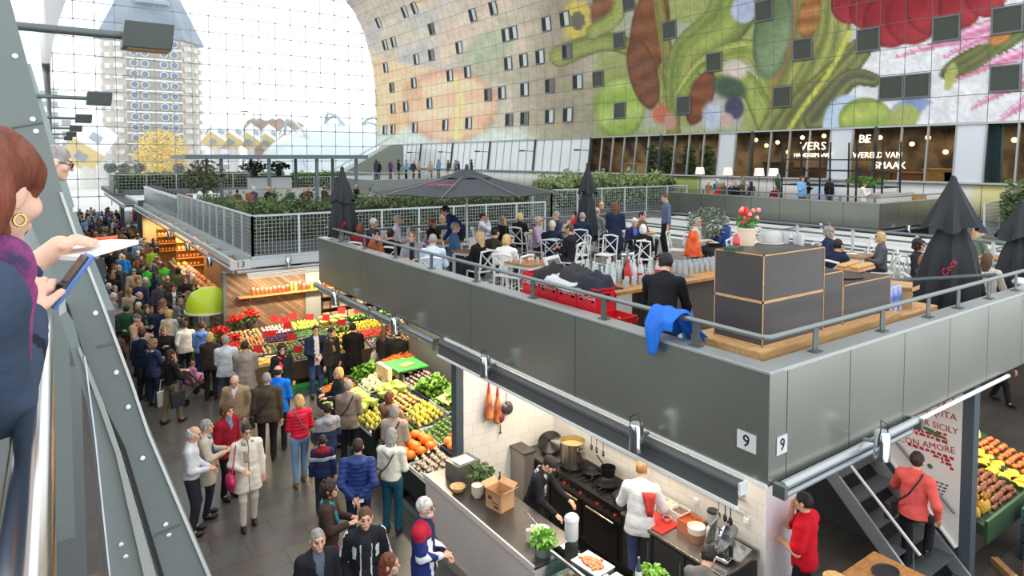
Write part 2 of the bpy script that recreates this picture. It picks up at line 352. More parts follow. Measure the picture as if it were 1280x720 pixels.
for px,py in WIN:
 x=35.
 for _ in range(6):
  _,y,z=atx(px,py,x);x=px_x(z)
 kk=(round(y/1.22-.5),round((z-7.5)/1.3-.5))
 if y>79 or kk in used:continue
 used.add(kk);wn+=1;y0=kk[0]*1.22;zc=7.5+(kk[1]+.5)*1.3;xc=px_x(zc);sl=(px_x(zc+.6)-px_x(zc-.6))/1.2
 f=MB();yc=y0+.61;h=.52
 def bar(ya,yb,za,zb,d=.0):
  P=[(px_x(zc)+sl*(zz-zc)-.10,yy,zz)for yy,zz in((ya,za),(yb,za),(yb,zb),(ya,zb))];f.prism(P,(0,0,0),(.14,0,0))
 bar(yc-.6,yc-.53,zc-.6,zc+.6);bar(yc+.53,yc+.6,zc-.6,zc+.6);bar(yc-.53,yc+.53,zc-.6,zc-.53);bar(yc-.53,yc+.53,zc+.53,zc+.6)
 o=struct('window_%d'%wn,f,WFR)
 g=MB();P=[(px_x(zc)+sl*(zz-zc)-.05,yy,zz)for yy,zz in((yc-.53,zc-.53),(yc+.53,zc-.53),(yc+.53,zc+.53),(yc-.53,zc+.53))];g.prism(P,(0,0,0),(.03,0,0))
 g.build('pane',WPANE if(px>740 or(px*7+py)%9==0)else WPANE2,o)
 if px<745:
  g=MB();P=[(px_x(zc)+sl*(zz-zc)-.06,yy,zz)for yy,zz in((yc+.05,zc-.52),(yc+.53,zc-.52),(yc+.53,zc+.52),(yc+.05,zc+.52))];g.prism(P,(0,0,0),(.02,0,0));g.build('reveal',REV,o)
GL=glass((225,230,228),.12);SKYPAINT=M((235,240,240),.15,spec=.8,name='painted_sky_glass')  # far panes: reflected sky painted as an opaque pale colour
MUL=M((176,180,182),.35,.5);DMUL=M((70,74,74),.4,.3)
def lean(y0,y1,z0,z1,x=-.0,t=.06):
 return[(px_x(z0)+x,y0,z0),(px_x(z0)+x,y1,z0),(px_x(z1)+x,y1,z1),(px_x(z1)+x,y0,z1)]
pn=0
thin=MB()
WHITECOL=[(1197,1230),(1035,1052),(905,921),(818,824)]
for k in range(5,66):
 y0=k*1.22;y1=y0+1.22;pxa=proj(34.9,(y0+y1)/2,6)[0];solid=any(a-8<pxa<b+8 for a,b in WHITECOL)and pxa>825
 pn+=1;m=MB();m.prism(lean(y0+.03,y1-.03,4.76,7.46),(0,0,0),(.04,0,0))
 if solid:struct('trim_%d'%pn,m,M((214,220,224),.35))
 else:
  o=struct('window_%d'%(100+pn),m,GL if pxa>742 else SKYPAINT)
 big=k%6==2
 m=MB()if big else thin;w=.07 if big else.035;m.prism(lean(y0-w,y0+w,4.7,7.5),(-.14 if big else-.05,0,0),(.1,0,0))
 if big:struct('trim_%d'%(200+pn),m,DMUL)
struct('trim_250',thin,MUL)
struct('trim_300',MB().box(34.5,34.95,6,YE,4.68,4.76).box(34.9,35.15,6,YE,7.44,7.52),M((190,194,194),.4))
def arm_lamp(x0,x1,y,z,bl,bw,bh,label,r=.035,up=0.):
 t=thing('wall_lamp',label,'lamp',(x0,y,z));s=1 if x1>x0 else-1
 m=MB();m.tube([(x0,y,z),(x1-s*bl*.9,y,z+up)],r,10);m.build('arm',M((96,102,102),.4,.6),t)
 xa=x1-s*bl
 m=MB();a=bw*.5;m.prism([(xa,y-a,z+up+bh/2),(xa,y+a,z+up+bh/2),(xa-s*.02,y+a*.7,z+up-bh/2),(xa-s*.02,y-a*.7,z+up-bh/2)],(0,0,0),(s*bl,0,0));m.build('lamp_head',M((72,78,76),.45,.3),t,bevel=.01)
 m=MB();m.box(min(xa,x1)+.03,max(xa,x1)-.03,y-a*.6,y+a*.6,z+up-bh/2-.006,z+up-bh/2);m.build('lens',M((150,110,70),.4),t)
 return t
for i,k in enumerate((62,56,50,44,38,32,26,14)):
 y=k*1.22;words_=['farthest','second farthest','third farthest','fourth farthest','fifth farthest','sixth farthest','second nearest','nearest'][i]
 arm_lamp(px_x(6.4)-.05,px_x(6.4)-1.7,y,6.45,.5,.2,.12,'slim dark lamp on an arm from the right glass wall, %s of its row'%words_,.03,.05)
room=MB().box(41.9,42,-2,50,3.9,7.6).box(35.2,42,49.9,50,3.9,7.6)
struct('wall_room',room,M((58,48,40),.8,rgb2=(150,122,92),vs=.9));struct('ceiling',MB().box(35.3,42,-2,YE,7.55,7.7),M((60,56,52),.9));struct('floor_room',MB().box(35.0,42,-2,YE,3.9,4.05),M((96,80,64),.6))
FINP=M((134,145,143),.38,var=.04,vs=2.,name='grey_cladding')
struct('wall_left_shops',MB().box(-1.5,-1.3,-4,9.0,0,3.95),M((96,98,96),.6,var=.1,vs=.6));struct('trim_gallery_parapet',MB().box(-1.5,.05,4.7,4.76,3.6,5.05),M((112,122,119),.4));struct('trim_ledge',MB().box(-1.2,.55,9.0,YE,3.5,4.1),M((88,98,100),.45))  # unseen shop wall, set in for a dark reflection in the near cladding
struct('wall_left_base',MB().box(-1.2,.2,9.0,YE,0,3.5),M((120,126,126),.5))
lz=6.95
for i in range(6):
 y=6.6+7.3*i;dz=1.05
 arm_lamp(-.22*dz-.02,.86*dz,y,lz,.38,.34,.22,'grey box lamp on a long left facade arm, '+['nearest and largest','second of the row','third of the row','fourth of the row','fifth of the row','last of the row'][i],.035)
 if i:
  m=MB();m.prism([(.5,y,4.1),(.1,y,4.1),(-1.2,y,7.5),(-.27,y,7.5)],(0,.02,0),(0,.3,0));struct('trim_%d'%(400+i),m,FINP)
net=MB();hx=lambda z:(35-px_x(max(z,4.0)),px_x(max(z,4.0)))
for k in range(0,20):
 x=.2+k*1.83
 zt=29.5
 if x<4 or x>31:
  zt=8
  while zt<29 and hx(zt)[0]<x<hx(zt)[1]:zt+=.5
 net.tube([(x,YE-.2,0),(x,YE-.2,zt)],.035,5)
for k in range(1,17):
 z=k*1.83;a,b=hx(z);net.tube([(a,YE-.2,z),(b,YE-.2,z)],.035,5)
o=struct('window_500',net,M((150,154,156),.4,.6));nodes=MB()
for k in range(20):
 for j in range(1,17):
  x=.2+k*1.83;z=j*1.83;a,b=hx(z)
  if a<x<b:nodes.cbox((x,YE-.22,z),(.16,.08,.16))
nodes.build('clamp',M((140,144,146),.4,.6),o)['kind']='stuff'
net_glass=glass((246,248,248),.08);nt=net_glass.node_tree;mx0=[q for q in nt.nodes if q.type=='MIX_SHADER'][0];trl=nt.nodes.new('ShaderNodeBsdfTranslucent');mx1=nt.nodes.new('ShaderNodeMixShader');mx1.inputs[0].default_value=.045;nt.links.new(mx0.outputs[0],mx1.inputs[1]);nt.links.new(trl.outputs[0],mx1.inputs[2]);nt.links.new(mx1.outputs[0],[q for q in nt.nodes if q.type=='OUTPUT_MATERIAL'][0].inputs[0])  # translucent share whitens the view outside, standing in for haze
g=MB();gl=[(hx(z)[0],YE-.1,z)for z in range(0,31,2)]+[(hx(z)[1],YE-.1,z)for z in range(30,-1,-2)];g.prism(gl,(0,0,0),(0,.03,0));g.build('pane',net_glass,o)
# outside beyond the net
struct('ground',MB().box(-150,160,84,420,-.3,-.02),M((206,204,200),.8,var=.06,vs=.2))
PB=M((214,210,204),.7);PW=M((226,226,224),.7);PT=M((206,196,184),.7,var=.08,vs=.4);PBL=M((170,182,196),.3);PGR=M((150,160,168),.5)  # washed-out haze of the view outside is put into these pale tones
def outside_xy(px,y):
 p=aty(px,190,y);return p[0]
ty=170.;tw=thing('apartment_tower','tall pale apartment tower with stacked balconies under a pointed slate roof','tower',(outside_xy(192,ty),ty,0));tx=tw.location.x
sc_=(outside_xy(193,ty)-outside_xy(192,ty));W=34*sc_
ztop=aty(192,52,ty)[2];nfl=13;fh=(ztop-2)/nfl
body=MB();hexp=[(tx+W*a,ty+W*b,0)for a,b in((-1.0,-.9),(1.0,-.9),(1.85,.2),(1.2,1.4),(-1.2,1.4),(-1.75,.2))]
body.prism(hexp,(0,0,0),(0,0,ztop));body.build('wall',PT,tw)
fa=ty-.9*W;MB().box(tx-.98*W,tx+.98*W,fa-.3,fa-.02,2,ztop).build('front_face',M((158,148,138),.7,var=.1,vs=.5),tw)
for f in range(nfl):
 z=2+f*fh
 m=MB();m.box(tx-1.0*W,tx+1.0*W,fa-.5,fa,z-.25,z+.12);m.build('floor_band',PW,tw)
 m=MB()
 for cx in(-.72,-.34,.34,.72):m.lathe([(0,0),(fh*.36,0),(fh*.36,.25),(0,.25)],(tx+cx*W,fa-.3,z+fh*.52),10,axis=(0,-1,0))
 m.build('window_frame',PW,tw)
 m=MB()
 for cx in(-.72,-.34,.34,.72):m.lathe([(0,0),(fh*.28,0),(fh*.28,.1),(0,.1)],(tx+cx*W,fa-.56,z+fh*.52),10,axis=(0,-1,0))
 m.build('pane',M((104,124,148),.3),tw)
 for s,nm in((1,'balcony'),(-1,'balcony')):
  m=MB();e=(1.0,-.9),(1.85,.2)
  for q in range(3):
   u=.12+q*.32;x=tx+s*W*(1.0+.85*u);y=ty+W*(-.9+1.1*u);m.cbox((x+s*.8,y-.6,z+fh*.22),(W*.22,W*.22,fh*.42),s*.9)
  m.build(nm,PB if s>0 else PW,tw)
m=MB();za=aty(192,-75,ty)[2]
m.add([(tx+W*a*1.12,ty+W*b*1.12,ztop)for a,b in((-1.0,-.9),(1.0,-.9),(1.85,.2),(1.2,1.4),(-1.2,1.4),(-1.75,.2))]+[(tx,ty,za)],[(i,(i+1)%6,6)for i in range(6)]+[(5,4,3,2,1,0)]);m.build('roof',M((122,134,148),.5,var=.15,vs=.3),tw)
m=MB();zc=ztop+(za-ztop)*.36;m.lathe([(W*1.02,zc-.6),(W*1.05,zc),(W*.8,zc+1.2)],(tx,ty,0),6);m.build('roof_gallery',PGR,tw)
def cube_house(px,y,py,size,label):
 x=outside_xy(px,y);z=aty(px,py,y)[2];t=thing('cube_house',label,'house',(x,y,0),group=None)
 rot=(Matrix.Rotation(R(30),3,'Z')@Matrix.Rotation(math.atan(math.sqrt(2)),3,'X')@Matrix.Rotation(R(45),3,'Z'));h=size/2;P=[Vector((x,y,z))+rot@Vector((a*h,b*h,c*h))for c in(-1,1)for b in(-1,1)for a in(-1,1)]
 F=[(0,2,3,1),(4,5,7,6),(0,1,5,4),(2,6,7,3),(0,4,6,2),(1,3,7,5)]
 lo=[f for f in F if sum(P[i].z for i in f)/4<z];hi=[f for f in F if f not in lo]
 MB().add(P,lo).build('lower_facade',M((226,200,138),.7),t);MB().add(P,hi).build('roof_face',PW,t)
 m=MB()
 for f in lo+hi:
  c=sum((P[i]for i in f),Vector())/4;e1=(P[f[1]]-P[f[0]])*.16;e2=(P[f[3]]-P[f[0]])*.16;nn=e1.cross(e2).normalized();nn=nn if nn.dot(c-Vector((x,y,z)))>0 else-nn
  m.prism([c-e1-e2,c+e1-e2,c+e1+e2,c-e1+e2],nn*.02,nn*.2)
 m.build('window',PGR,t);MB().lathe([(size*.22,0),(size*.22,z-size*.5)],(x,y,0),6).build('stalk',PB,t)
for i,(px,py,s)in enumerate([(270,171,3.7),(292,171.5,3.7),(314,172,3.7),(336,173,3.7),(358,174,3.7),(380,175,3.6)]):
 cube_house(px,150,py,s,'tilted yellow and white cube house beyond the glass, %s from the tower'%['first','second','third','fourth','fifth','sixth'][i])
cube_house(110,150,184,6,'large tilted cube house at the foot of the tower, behind the street lamps');cube_house(127,162,176,4,'small tilted cube house wedged against the tower foot')
sx,sy=outside_xy(428,135.),135.;t=thing('station_roof','shallow domed roof of white steel arches and glass beyond the net','roof',(sx,sy,0));rr=17.
m=MB()
for k in range(9):
 a=-rr+k*rr/4;h0=aty(428,142,sy)[2];q=math.sqrt(max(.05,1-(a/rr)**2));m.tube([(sx+a+(1-abs(2*u-1))*3*(1 if k%2 else-1),sy-14+28*u*1.,3+(h0-3)*q*math.sin(PI*max(.02,u)))for u in[i/10 for i in range(11)]],.28,6)
m.build('arch',M((176,184,190),.5),t)
m=MB();m.lathe([(rr*math.cos(w),3+(h0-5)*math.sin(w))for w in[i*PI/16 for i in range(9)]],(sx,sy,0),24);m.build('glass_shell',M((196,206,210),.2),t)
m=MB();m.lathe([(rr+.5,2.6),(rr+.8,3.3),(rr,3.4)],(sx,sy,0),28);m.build('ring_beam',PW,t)
for px0,px1,top,y,lab in((50,76,108,260,'pale office block far behind the left lamps'),(76,92,146,240,'low pale office block beside the far left tower'),(262,300,160,230,'low white building behind the cube houses')):
 xa,xb=outside_xy(px0,y),outside_xy(px1,y);z=aty(px0,top,y)[2];b=thing('office_block',lab,'building',((xa+xb)/2,y,0));MB().box(xa,xb,y,y+20,0,z).build('wall',PW,b)
 m=MB();n=int(z/3.4)
 for k in range(n):m.box(xa+.5,xb-.5,y-.15,y,2+k*3.4,3.6+k*3.4)
 m.build('window_band',PGR,b)
xa,xb=outside_xy(322,200),outside_xy(380,200);hill=MB()
for k in range(22):
 x=xa+(xb-xa)*k/21;hill.ball((x,205+rnd.uniform(-3,3),aty(350,154+rnd.uniform(-3,4),200)[2]-3.5),(rnd.uniform(2.5,3.5),2.5,4.6),8)
hill.box(xa,xb,203,207,0,aty(350,162,200)[2]);tag(hill.build('tree_row',M((150,128,112),.9,var=.2,vs=.3)),'row of reddish autumn trees on the horizon behind the cube houses','trees')
def leaves(m,c,r,n,size,rs,flat=.5,mi=0):
 for _ in range(n):
  d=Vector((rs.gauss(0,1),rs.gauss(0,1),rs.gauss(0,1))).normalized();q=rs.random()**.4
  p=Vector(c)+Vector((d.x*r[0]*q,d.y*r[1]*q,d.z*r[2]*q));a=Vector((rs.gauss(0,1),rs.gauss(0,1),rs.gauss(0,.6))).normalized();b=a.orthogonal().normalized();b.rotate(Matrix.Rotation(rs.uniform(0,6.3),3,a));s=size*rs.uniform(.6,1.3)
  m.add([p-a*s,p+b*s*.45,p+a*s,p-b*s*.45],[(0,1,2,3)],mi)
rs=random.Random(3);yt=118.;xt=outside_xy(202,yt);t=thing('street_tree','yellow autumn tree standing in front of the tower','tree',(xt,yt,0));m=MB()
zt=aty(202,160,yt)[2];m.tube([(xt,yt,0),(xt+.1,yt,3.5),(xt,yt,zt-2)],[.22,.16,.06],8)
for k in range(9):
 a=k*.7;m.tube([(xt,yt,3+k*.6),(xt+2.6*math.cos(a),yt+2.6*math.sin(a),5+k*.65)],[.09,.03],5)
m.build('trunk',M((120,100,80),.9),t);m=MB();leaves(m,(xt,yt,zt*.58),(4.1,4.1,zt*.42),2600,.3,rs);m.build('foliage',M((228,196,84),.8,rgb2=(240,214,120),vs=.8),t)
for i,px in enumerate((138,155,173,223)):
 y=95.;x=outside_xy(px,y);t=thing('topiary_tree','small round clipped tree beyond the glass, %s from the left'%['first','second','third','last and below the yellow tree'][i],'tree',(x,y,0));zc=aty(px,210,y)[2]
 m=MB().tube([(x,y,0),(x,y,zc)],.06,6);m.build('trunk',M((110,92,74),.9),t);m=MB();leaves(m,(x,y,zc),(.75,.75,.65),260,.2,rs);m.build('crown',M((92,104,82),.8),t)
t=thing('street_lamp','slender street lamp on the square between net and cube houses','lamp',(outside_xy(318,100),100,0));x=t.location.x;z=aty(318,142,100)[2]
MB().tube([(x,100,0),(x,100,z),(x-1.2,100,z+.25)],.07,6).build('pole',PGR,t);MB().cbox((x-1.3,100,z+.25),(.9,.3,.14)).build('lamp_head',DARK,t)
# pavilions
CLAD=M((164,167,158),.26,.8,var=.05,vs=.8,name='steel_cladding')
CAP=M((170,174,172),.4,.4,name='parapet_cap');RAILM=M((128,134,132),.35,.5,name='rail_paint');POSTM=M((96,102,100),.45,.4,name='rail_post_paint')
DECK=M((120,116,108),.7,var=.08,vs=2.);SOFFIT=M((74,76,76),.8)
ZD,ZR=3.1,3.3
def flood_lamp(x,y,z,d,label):
 """cylinder floodlight on a bracket; d = direction away from the roller tube"""
 t=thing('floodlight',label,'lamp',(x,y,z));dx,dy=d
 m=MB();m.lathe([(.055,-.15),(.075,-.14),(.075,.13),(.06,.15),(.0,.15)],(x+dx*.1,y+dy*.1,z),16);m.build('body',CHROME,t)
 m=MB();m.tube([(x-dx*.08,y-dy*.08,z),(x+dx*.02,y+dy*.02,z+.02)],.02,6);m.build('bracket',STEEL,t)
 m=MB();m.tube([(x+dx*.1-dy*.09,y+dy*.1-dx*.09,z+.02),(x+dx*.12-dy*.07,y+dy*.12-dx*.07,z+.2),(x+dx*.08,y+dy*.08,z+.25),(x+dx*.12+dy*.07,y+dy*.12+dx*.07,z+.2),(x+dx*.1+dy*.09,y+dy*.1+dx*.09,z+.02)],.006,5);m.build('cable',DARK,t)
 return t
PX0,PX1,PY0,PY1=5.17,16.5,3.4,15.5
struct('trim_deck',MB().box(PX0+.2,PX1,PY0+.2,4.7,2.98,ZD).box(PX0+.2,8.95,4.7,7.0,2.98,ZD).box(10.15,PX1,4.7,7.0,2.98,ZD).box(PX0+.2,PX1,7.0,PY1,2.98,ZD),DECK)
struct('ceiling_soffit',MB().box(PX0+.02,PX1,PY0+.02,4.7,2.93,2.975).box(PX0+.02,8.95,4.7,7.0,2.93,2.975).box(10.15,PX1,4.7,7.0,2.93,2.975).box(PX0+.02,PX1,7.0,PY1,2.93,2.975),SOFFIT)
pv=thing('roof_parapet','grey steel-clad parapet around the near roof terrace, numbered 9 at its corner','parapet',(PX0,PY0,2.96))
m=MB();y=PY0;e=.006
for y1 in(6.05,8.5,10.9,12.9,PY1):
 m.box(PX0,PX0+.05,y+e,y1-e,2.96,3.97);y=y1
m.build('side_cladding',CLAD,pv)
m=MB();x=PX0+.0
for x1 in(5.45,6.55,7.7,8.85,10.,11.2,12.4,13.6,14.8,PX1):
 m.box(x+e,x1-e,PY0,PY0+.05,2.96,3.97);x=x1
m.build('front_cladding',CLAD,pv)
m=MB();m.box(PX0+.05,PX0+.2,PY0+.05,PY1,2.97,3.96).box(PX0+.2,PX1,PY0+.05,PY0+.2,2.97,3.96);m.build('core',M((110,112,110),.6),pv)
m=MB();m.box(PX0-.015,PX0+.21,PY0-.015,PY1+.02,3.97,4.0);m.box(PX0+.21,PX1,PY0-.015,PY0+.21,3.97,4.0);m.build('cap',CAP,pv,bevel=.004)
def number_plate(body,mt,parent,w,h,name='number_plate'):
 ex,ey,ez=mt.col[0].to_3d(),mt.col[1].to_3d(),mt.col[2].to_3d();c=mt.col[3].to_3d()
 m=MB();m.prism([c-ex*w/2-ey*h/2,c+ex*w/2-ey*h/2,c+ex*w/2+ey*h/2,c-ex*w/2+ey*h/2],(0,0,0),ez*.006)
 p=m.build(name,M((206,208,208),.4),parent)
 o=lettering(body,h*.95,Matrix.Translation(ez*.008-Vector(parent.location))@mt,BLACK,p,'number',.003);return p
c=Vector(aty(997,553,PY0));
number_plate('9',frame((PX0+.2,PY0-.004,3.29),(1,0,0),(0,0,1)),pv,.16,.17)
number_plate('9',frame((PX0-.004,PY0+.22,3.29),(0,-1,0),(0,0,1)),pv,.2,.17)
hr=thing('handrail','grey tube handrail on flat posts above the near parapet','rail',(PX0+.2,PY0+.2,4.0));hz=4.26;d=.1
m=MB();m.tube([(PX0+d,PY1-.3,hz),(PX0+d,PY0+d+.06,hz),(PX0+d+.02,PY0+d+.02,hz),(PX0+d+.06,PY0+d,hz),(PX1-.2,PY0+d,hz)],.026,10);m.build('rail',RAILM,hr)
ypx=[(318,300),(406,318),(516,338),(645,366),(805,392)]
for y in(14.3,12.9,11.4,9.95,8.5,7.05,5.65,4.3):
 m=MB();m.box(PX0+d-.006,PX0+d+.006,y-.045,y+.045,4.0,hz-.02).box(PX0+d-.05,PX0+d+.05,y-.06,y+.06,4.0,4.012);m.build('post',POSTM,hr)
for px in(1020,1103,1160,1197,1235,1268):
 x=aty(px,400,PY0+d)[0];m=MB();m.box(x-.045,x+.045,PY0+d-.006,PY0+d+.006,4.0,hz-.02).box(x-.06,x+.06,PY0+d-.05,PY0+d+.05,4.0,4.012);m.build('post',POSTM,hr)
ra=thing('roller_awning','long rolled grey fabric awning under the street edge of the near pavilion','awning',(PX0-.08,PY0+.3,2.7))
m=MB();m.tube([(PX0-.08,PY0+.22,2.89),(PX0-.08,9.3,2.89)],.058,12);m.build('roll',M((84,86,86),.45,.2,bump=.3,bs=8,stretch=(1,.3,6)),ra)
m=MB();m.prism([(PX0-.115,0,2.88),(PX0-.10,0,2.88),(PX0-.12,0,2.72),(PX0-.135,0,2.72)],(0,PY0+.22,0),(0,9.3,0));m.build('fabric',M((70,72,72),.6,bump=.4,bs=5,stretch=(1,.4,5)),ra)
m=MB();m.box(PX0-.16,PX0-.11,PY0+.22,9.3,2.69,2.72);m.build('bottom_bar',WHITE,ra)
m=MB();m.box(PX0-.02,PX0+.0,PY0,9.3,2.93,2.965);m.build('head_rail',WHITE,ra)
m=MB();m.box(PX0-.12,PX0-.02,PY0+.19,PY0+.22,2.82,2.93);m.build('end_bracket',WHITE,ra)
ra=thing('roller_awning','bright steel roller tube under the front edge of the near pavilion','awning',(PX0+1,PY0-.08,2.7))
m=MB();m.tube([(PX0+.12,PY0-.07,2.955),(7.85,PY0-.07,2.955)],.042,12);m.build('roll',M((170,176,178),.3,.5),ra)
m=MB();m.tube([(PX0+.12,PY0-.08,2.87),(7.7,PY0-.08,2.87)],.03,10);m.build('bottom_bar',M((150,156,160),.35,.5),ra)
[MB().box(a,a+.05,PY0-.13,PY0-.01,2.86,2.98).build('bracket',STEEL,ra)for a in(PX0+.06,7.85)];MB().tube([(7.9,PY0-.05,2.93),(10.6,PY0-.05,2.93)],.025,8).build('guide_bar',WHITE,ra)
ra=thing('roller_awning','steel roller tube under the far half of the near pavilion street edge','awning',(PX0-.08,9.5,2.7))
m=MB();m.tube([(PX0-.09,9.45,2.86),(PX0-.09,PY1,2.86)],.06,12);m.build('roll',M((140,146,148),.3,.6),ra)
m=MB();m.tube([(PX0-.02,9.45,2.72),(PX0-.02,PY1,2.72)],.025,8);m.build('guide_bar',STEEL,ra)
for yy in(9.4,12.1):MB().box(PX0-.16,PX0-.01,yy-.03,yy+.03,2.75,2.95).build('bracket',STEEL,ra)
for px,py,lab in((420,373,'farthest silver floodlight under the street edge of the near pavilion'),(495,407,'silver floodlight above the heap of vegetables'),(608,458,'silver floodlight above the hanging hams'),(797,546,'silver floodlight above the chef in white')):
 x,y,z=atx(px,py,PX0-.24);flood_lamp(PX0-.16,y,z,(-1,0),lab)
x,y,z=aty(1100,556,PY0-.24);flood_lamp(x,PY0-.16,z,(0,-1),'silver floodlight on the front edge above the steep stairs')
x,y,z=aty(1262,470,PY0-.24)
CX0,CX1,CY0,CY1=4.07,15.3,19.16,47.
struct('trim_deck_2',MB().box(CX0+.55,CX1,CY0+.5,CY1,2.72,3.02),DECK)
t=thing('roof_edge','pale steel roof edge of the pavilion numbered 13 with a walkway of open beams','roof edge',(CX0,CY0,2.7))
m=MB();m.box(CX0,CX0+.1,CY0,CY1,2.82,2.98).box(CX0,CX1,CY0,CY0+.12,2.82,3.0).box(CX0+.5,CX0+.6,CY0+.3,CY1,2.75,3.06).box(CX0+.5,CX1,CY0+.42,CY0+.52,2.75,3.06);m.build('edge_beam',PALE,t)
for y in[CY0+.6+2.1*k for k in range(13)]:MB().box(CX0+.1,CX0+.5,y-.07,y+.07,2.84,2.96).build('cross_beam',PALE,t)
m=MB();m.tube([(CX0-.06,CY0,2.74),(CX0-.06,CY1,2.74)],.05,8);m.tube([(CX0,CY0-.07,2.72),(CX1,CY0-.07,2.72)],.06,10);m.build('roller_tube',M((150,158,162),.3,.5),t)
number_plate('13',frame((CX0+.12,CY0-.006,2.93),(1,0,0),(0,0,1)),t,.55,.26)
for px,py,lab in((360,328,'silver floodlight on the front edge of stall 13'),):
 x,y,z=aty(px,py,CY0-.2);flood_lamp(x,CY0-.14,z,(0,-1),lab)
for y,lab in((21.6,'first floodlight on the street side of stall 13, near the number plate'),(25.5,'second floodlight on the street side of stall 13'),(30,'third floodlight on the street side of stall 13')):flood_lamp(CX0-.14,y,2.74,(-1,0),lab)
ZINC=M((176,184,186),.4,.5,name='galvanised_wire');HEDGE=M((66,84,50),.7,rgb2=(104,122,74),vs=3.,name='hedge_leaves')
def fence(label,pts,z0,z1,step=.11,post=1.3,wire=.012,name='mesh_fence',solid=None):
 t=thing(name,label,'fence',(*pts[0],z0))
 for(xa,ya),(xb,yb)in zip(pts,pts[1:]):
  Lg=math.hypot(xb-xa,yb-ya);ux,uy=(xb-xa)/Lg,(yb-ya)/Lg;a=math.atan2(uy,ux);m=MB();n=int(Lg/step);cx,cy=(xa+xb)/2,(ya+yb)/2
  for k in range(n+1):
   q=k*Lg/n;m.cbox((xa+ux*q,ya+uy*q,(z0+z1)/2),(wire,wire,z1-z0),a)
  for k in range(int((z1-z0)/step)+1):m.cbox((cx,cy,z0+.03+k*step),(Lg,wire,wire),a)
  m.build('mesh_panel',ZINC,t)
  m=MB();m.cbox((cx,cy,z1),(Lg+.03,.05,.05),a);m.build('top_rail',PALE,t)
  n=max(1,round(Lg/post))
  for k in range(n+1):
   q=k*Lg/n;MB().cbox((xa+ux*q,ya+uy*q,(z0+z1)/2),(.06,.06,z1-z0),a).build('post',PALE,t)
 return t
fence('galvanised mesh fence around the hedge above stall 13',[(CX0+.58,33.5),(CX0+.58,CY0+.55),(CX1,CY0+.55)],3.06,4.22)
def hedge(label,x0,x1,y0,y1,z0,z1,n,size,seed,mat=None,bumpy=.18):
 rs=random.Random(seed);t=thing('hedge',label,'hedge',((x0+x1)/2,(y0+y1)/2,z0))
 m=MB();m.box(x0,x1,y0,y1,z0,z0+.35);m.build('planter',M((84,90,90),.6),t)
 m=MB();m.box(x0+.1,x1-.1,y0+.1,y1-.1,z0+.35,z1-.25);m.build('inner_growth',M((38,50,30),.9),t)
 m=MB()
 for _ in range(n):
  f=rs.random();p=[rs.uniform(x0,x1),rs.uniform(y0,y1),rs.uniform(z0+.35,z1)];k=rs.randrange(4)
  if f<.45:p[2]=z1-.2+abs(rs.gauss(0,bumpy))*(1+.5*math.sin(p[0]*3)*math.sin(p[1]*3))
  elif k==0:p[1]=y0+rs.uniform(-.08,.1)
  elif k==1:p[0]=x0+rs.uniform(-.08,.1)
  elif k==2:p[1]=y1+rs.uniform(-.1,.08)
  else:p[0]=x1+rs.uniform(-.1,.08)
  a=Vector((rs.gauss(0,1),rs.gauss(0,1),rs.gauss(0,.9)+.4)).normalized();b=a.orthogonal().normalized();b.rotate(Matrix.Rotation(rs.uniform(0,6.3),3,a));s=size*rs.uniform(.6,1.3);p=Vector(p)
  m.add([p-a*s*.6,p+b*s*.4,p+a*s,p-b*s*.4],[(0,1,2,3)])
 m.build('foliage',mat or HEDGE,t)
 return t
hedge('dense green hedge behind the mesh fence above stall 13',CX0+.9,CX1-.5,CY0+.85,CY0+2.2,3.06,4.5,9000,.09,1)
hedge('green hedge along the street side fence above stall 13',CX0+.85,CX0+1.9,CY0+2.3,31,3.06,4.1,5000,.09,2)
t=thing('glass_railing','dark topped glass railing at the street corner of the far cafe terrace','railing',(CX0+.58,34,3.06))
m=MB();m.box(CX0+.56,CX0+.6,33.6,CY1,3.1,4.0);m.build('glass',M((150,164,168),.15,.3,var=.3,vs=2.),t)
m=MB();m.box(CX0+.54,CX0+.64,33.6,CY1,4.0,4.12);m.build('top_rail',WHITE,t)
m=MB()
for k in range(10):m.box(CX0+.7,CX0+1.0,34+k*1.25,34.8+k*1.25,3.9,4.2)
m.build('planter_box',BLACK,t)
t=thing('flat_roof','white flat roof with dark edge beyond the far cafe terrace','roof',(4.2,49,2.7));MB().box(4.6,15.3,48.5,58,2.75,3.0).build('roof_sheet',M((228,228,226),.6),t)
MB().box(4.4,15.3,48.2,48.5,2.7,3.15).box(4.4,15.3,58,58.3,2.9,3.4).build('edge',M((96,104,108),.5),t);MB().box(4.4,4.6,48.5,58.3,2.7,3.05).build('side_beam',PALE,t)
t=thing('truss_walkway','white truss beams overhanging the street side of the far pavilions','truss',(3.6,48,2.7));MB().box(3.5,3.62,47.5,66,2.72,2.95).build('beam',PALE,t)
for k in range(12):MB().box(3.62,4.38,48+k*1.5,48.5+k*1.5,2.76,2.92).build('bracket',M((110,118,122),.5),t)
fence('pale fence in front of the far clipped hedge',[(3.9,66),(3.9,60),(17,60)],3.05,4.55,.25,2.2,.02)
hedge('long clipped green hedge on the farthest pavilion roof',4.2,17,60.4,62,3.05,4.65,5200,.15,4,M((84,112,60),.7,rgb2=(120,146,84),vs=2.),.08)
struct('trim_deck_3',MB().box(3.9,17,59.5,78,2.7,3.05),DECK)
for n,(x0,x1,y0,y1)in enumerate(((5.6,14.8,24,46),(5.0,15,49.5,57),(5,16.5,61,77))):
 struct('wall_stall_%d'%n,MB().box(x0+1.5,x1,y0,y1,0,2.72),M((92,84,76),.8,var=.2,vs=.6))
struct('wall_end_panel',MB().box(4.25,4.5,59.8,60.2,0,2.7).box(4.25,4.5,47.2,47.5,0,2.7),M((96,104,106),.5))
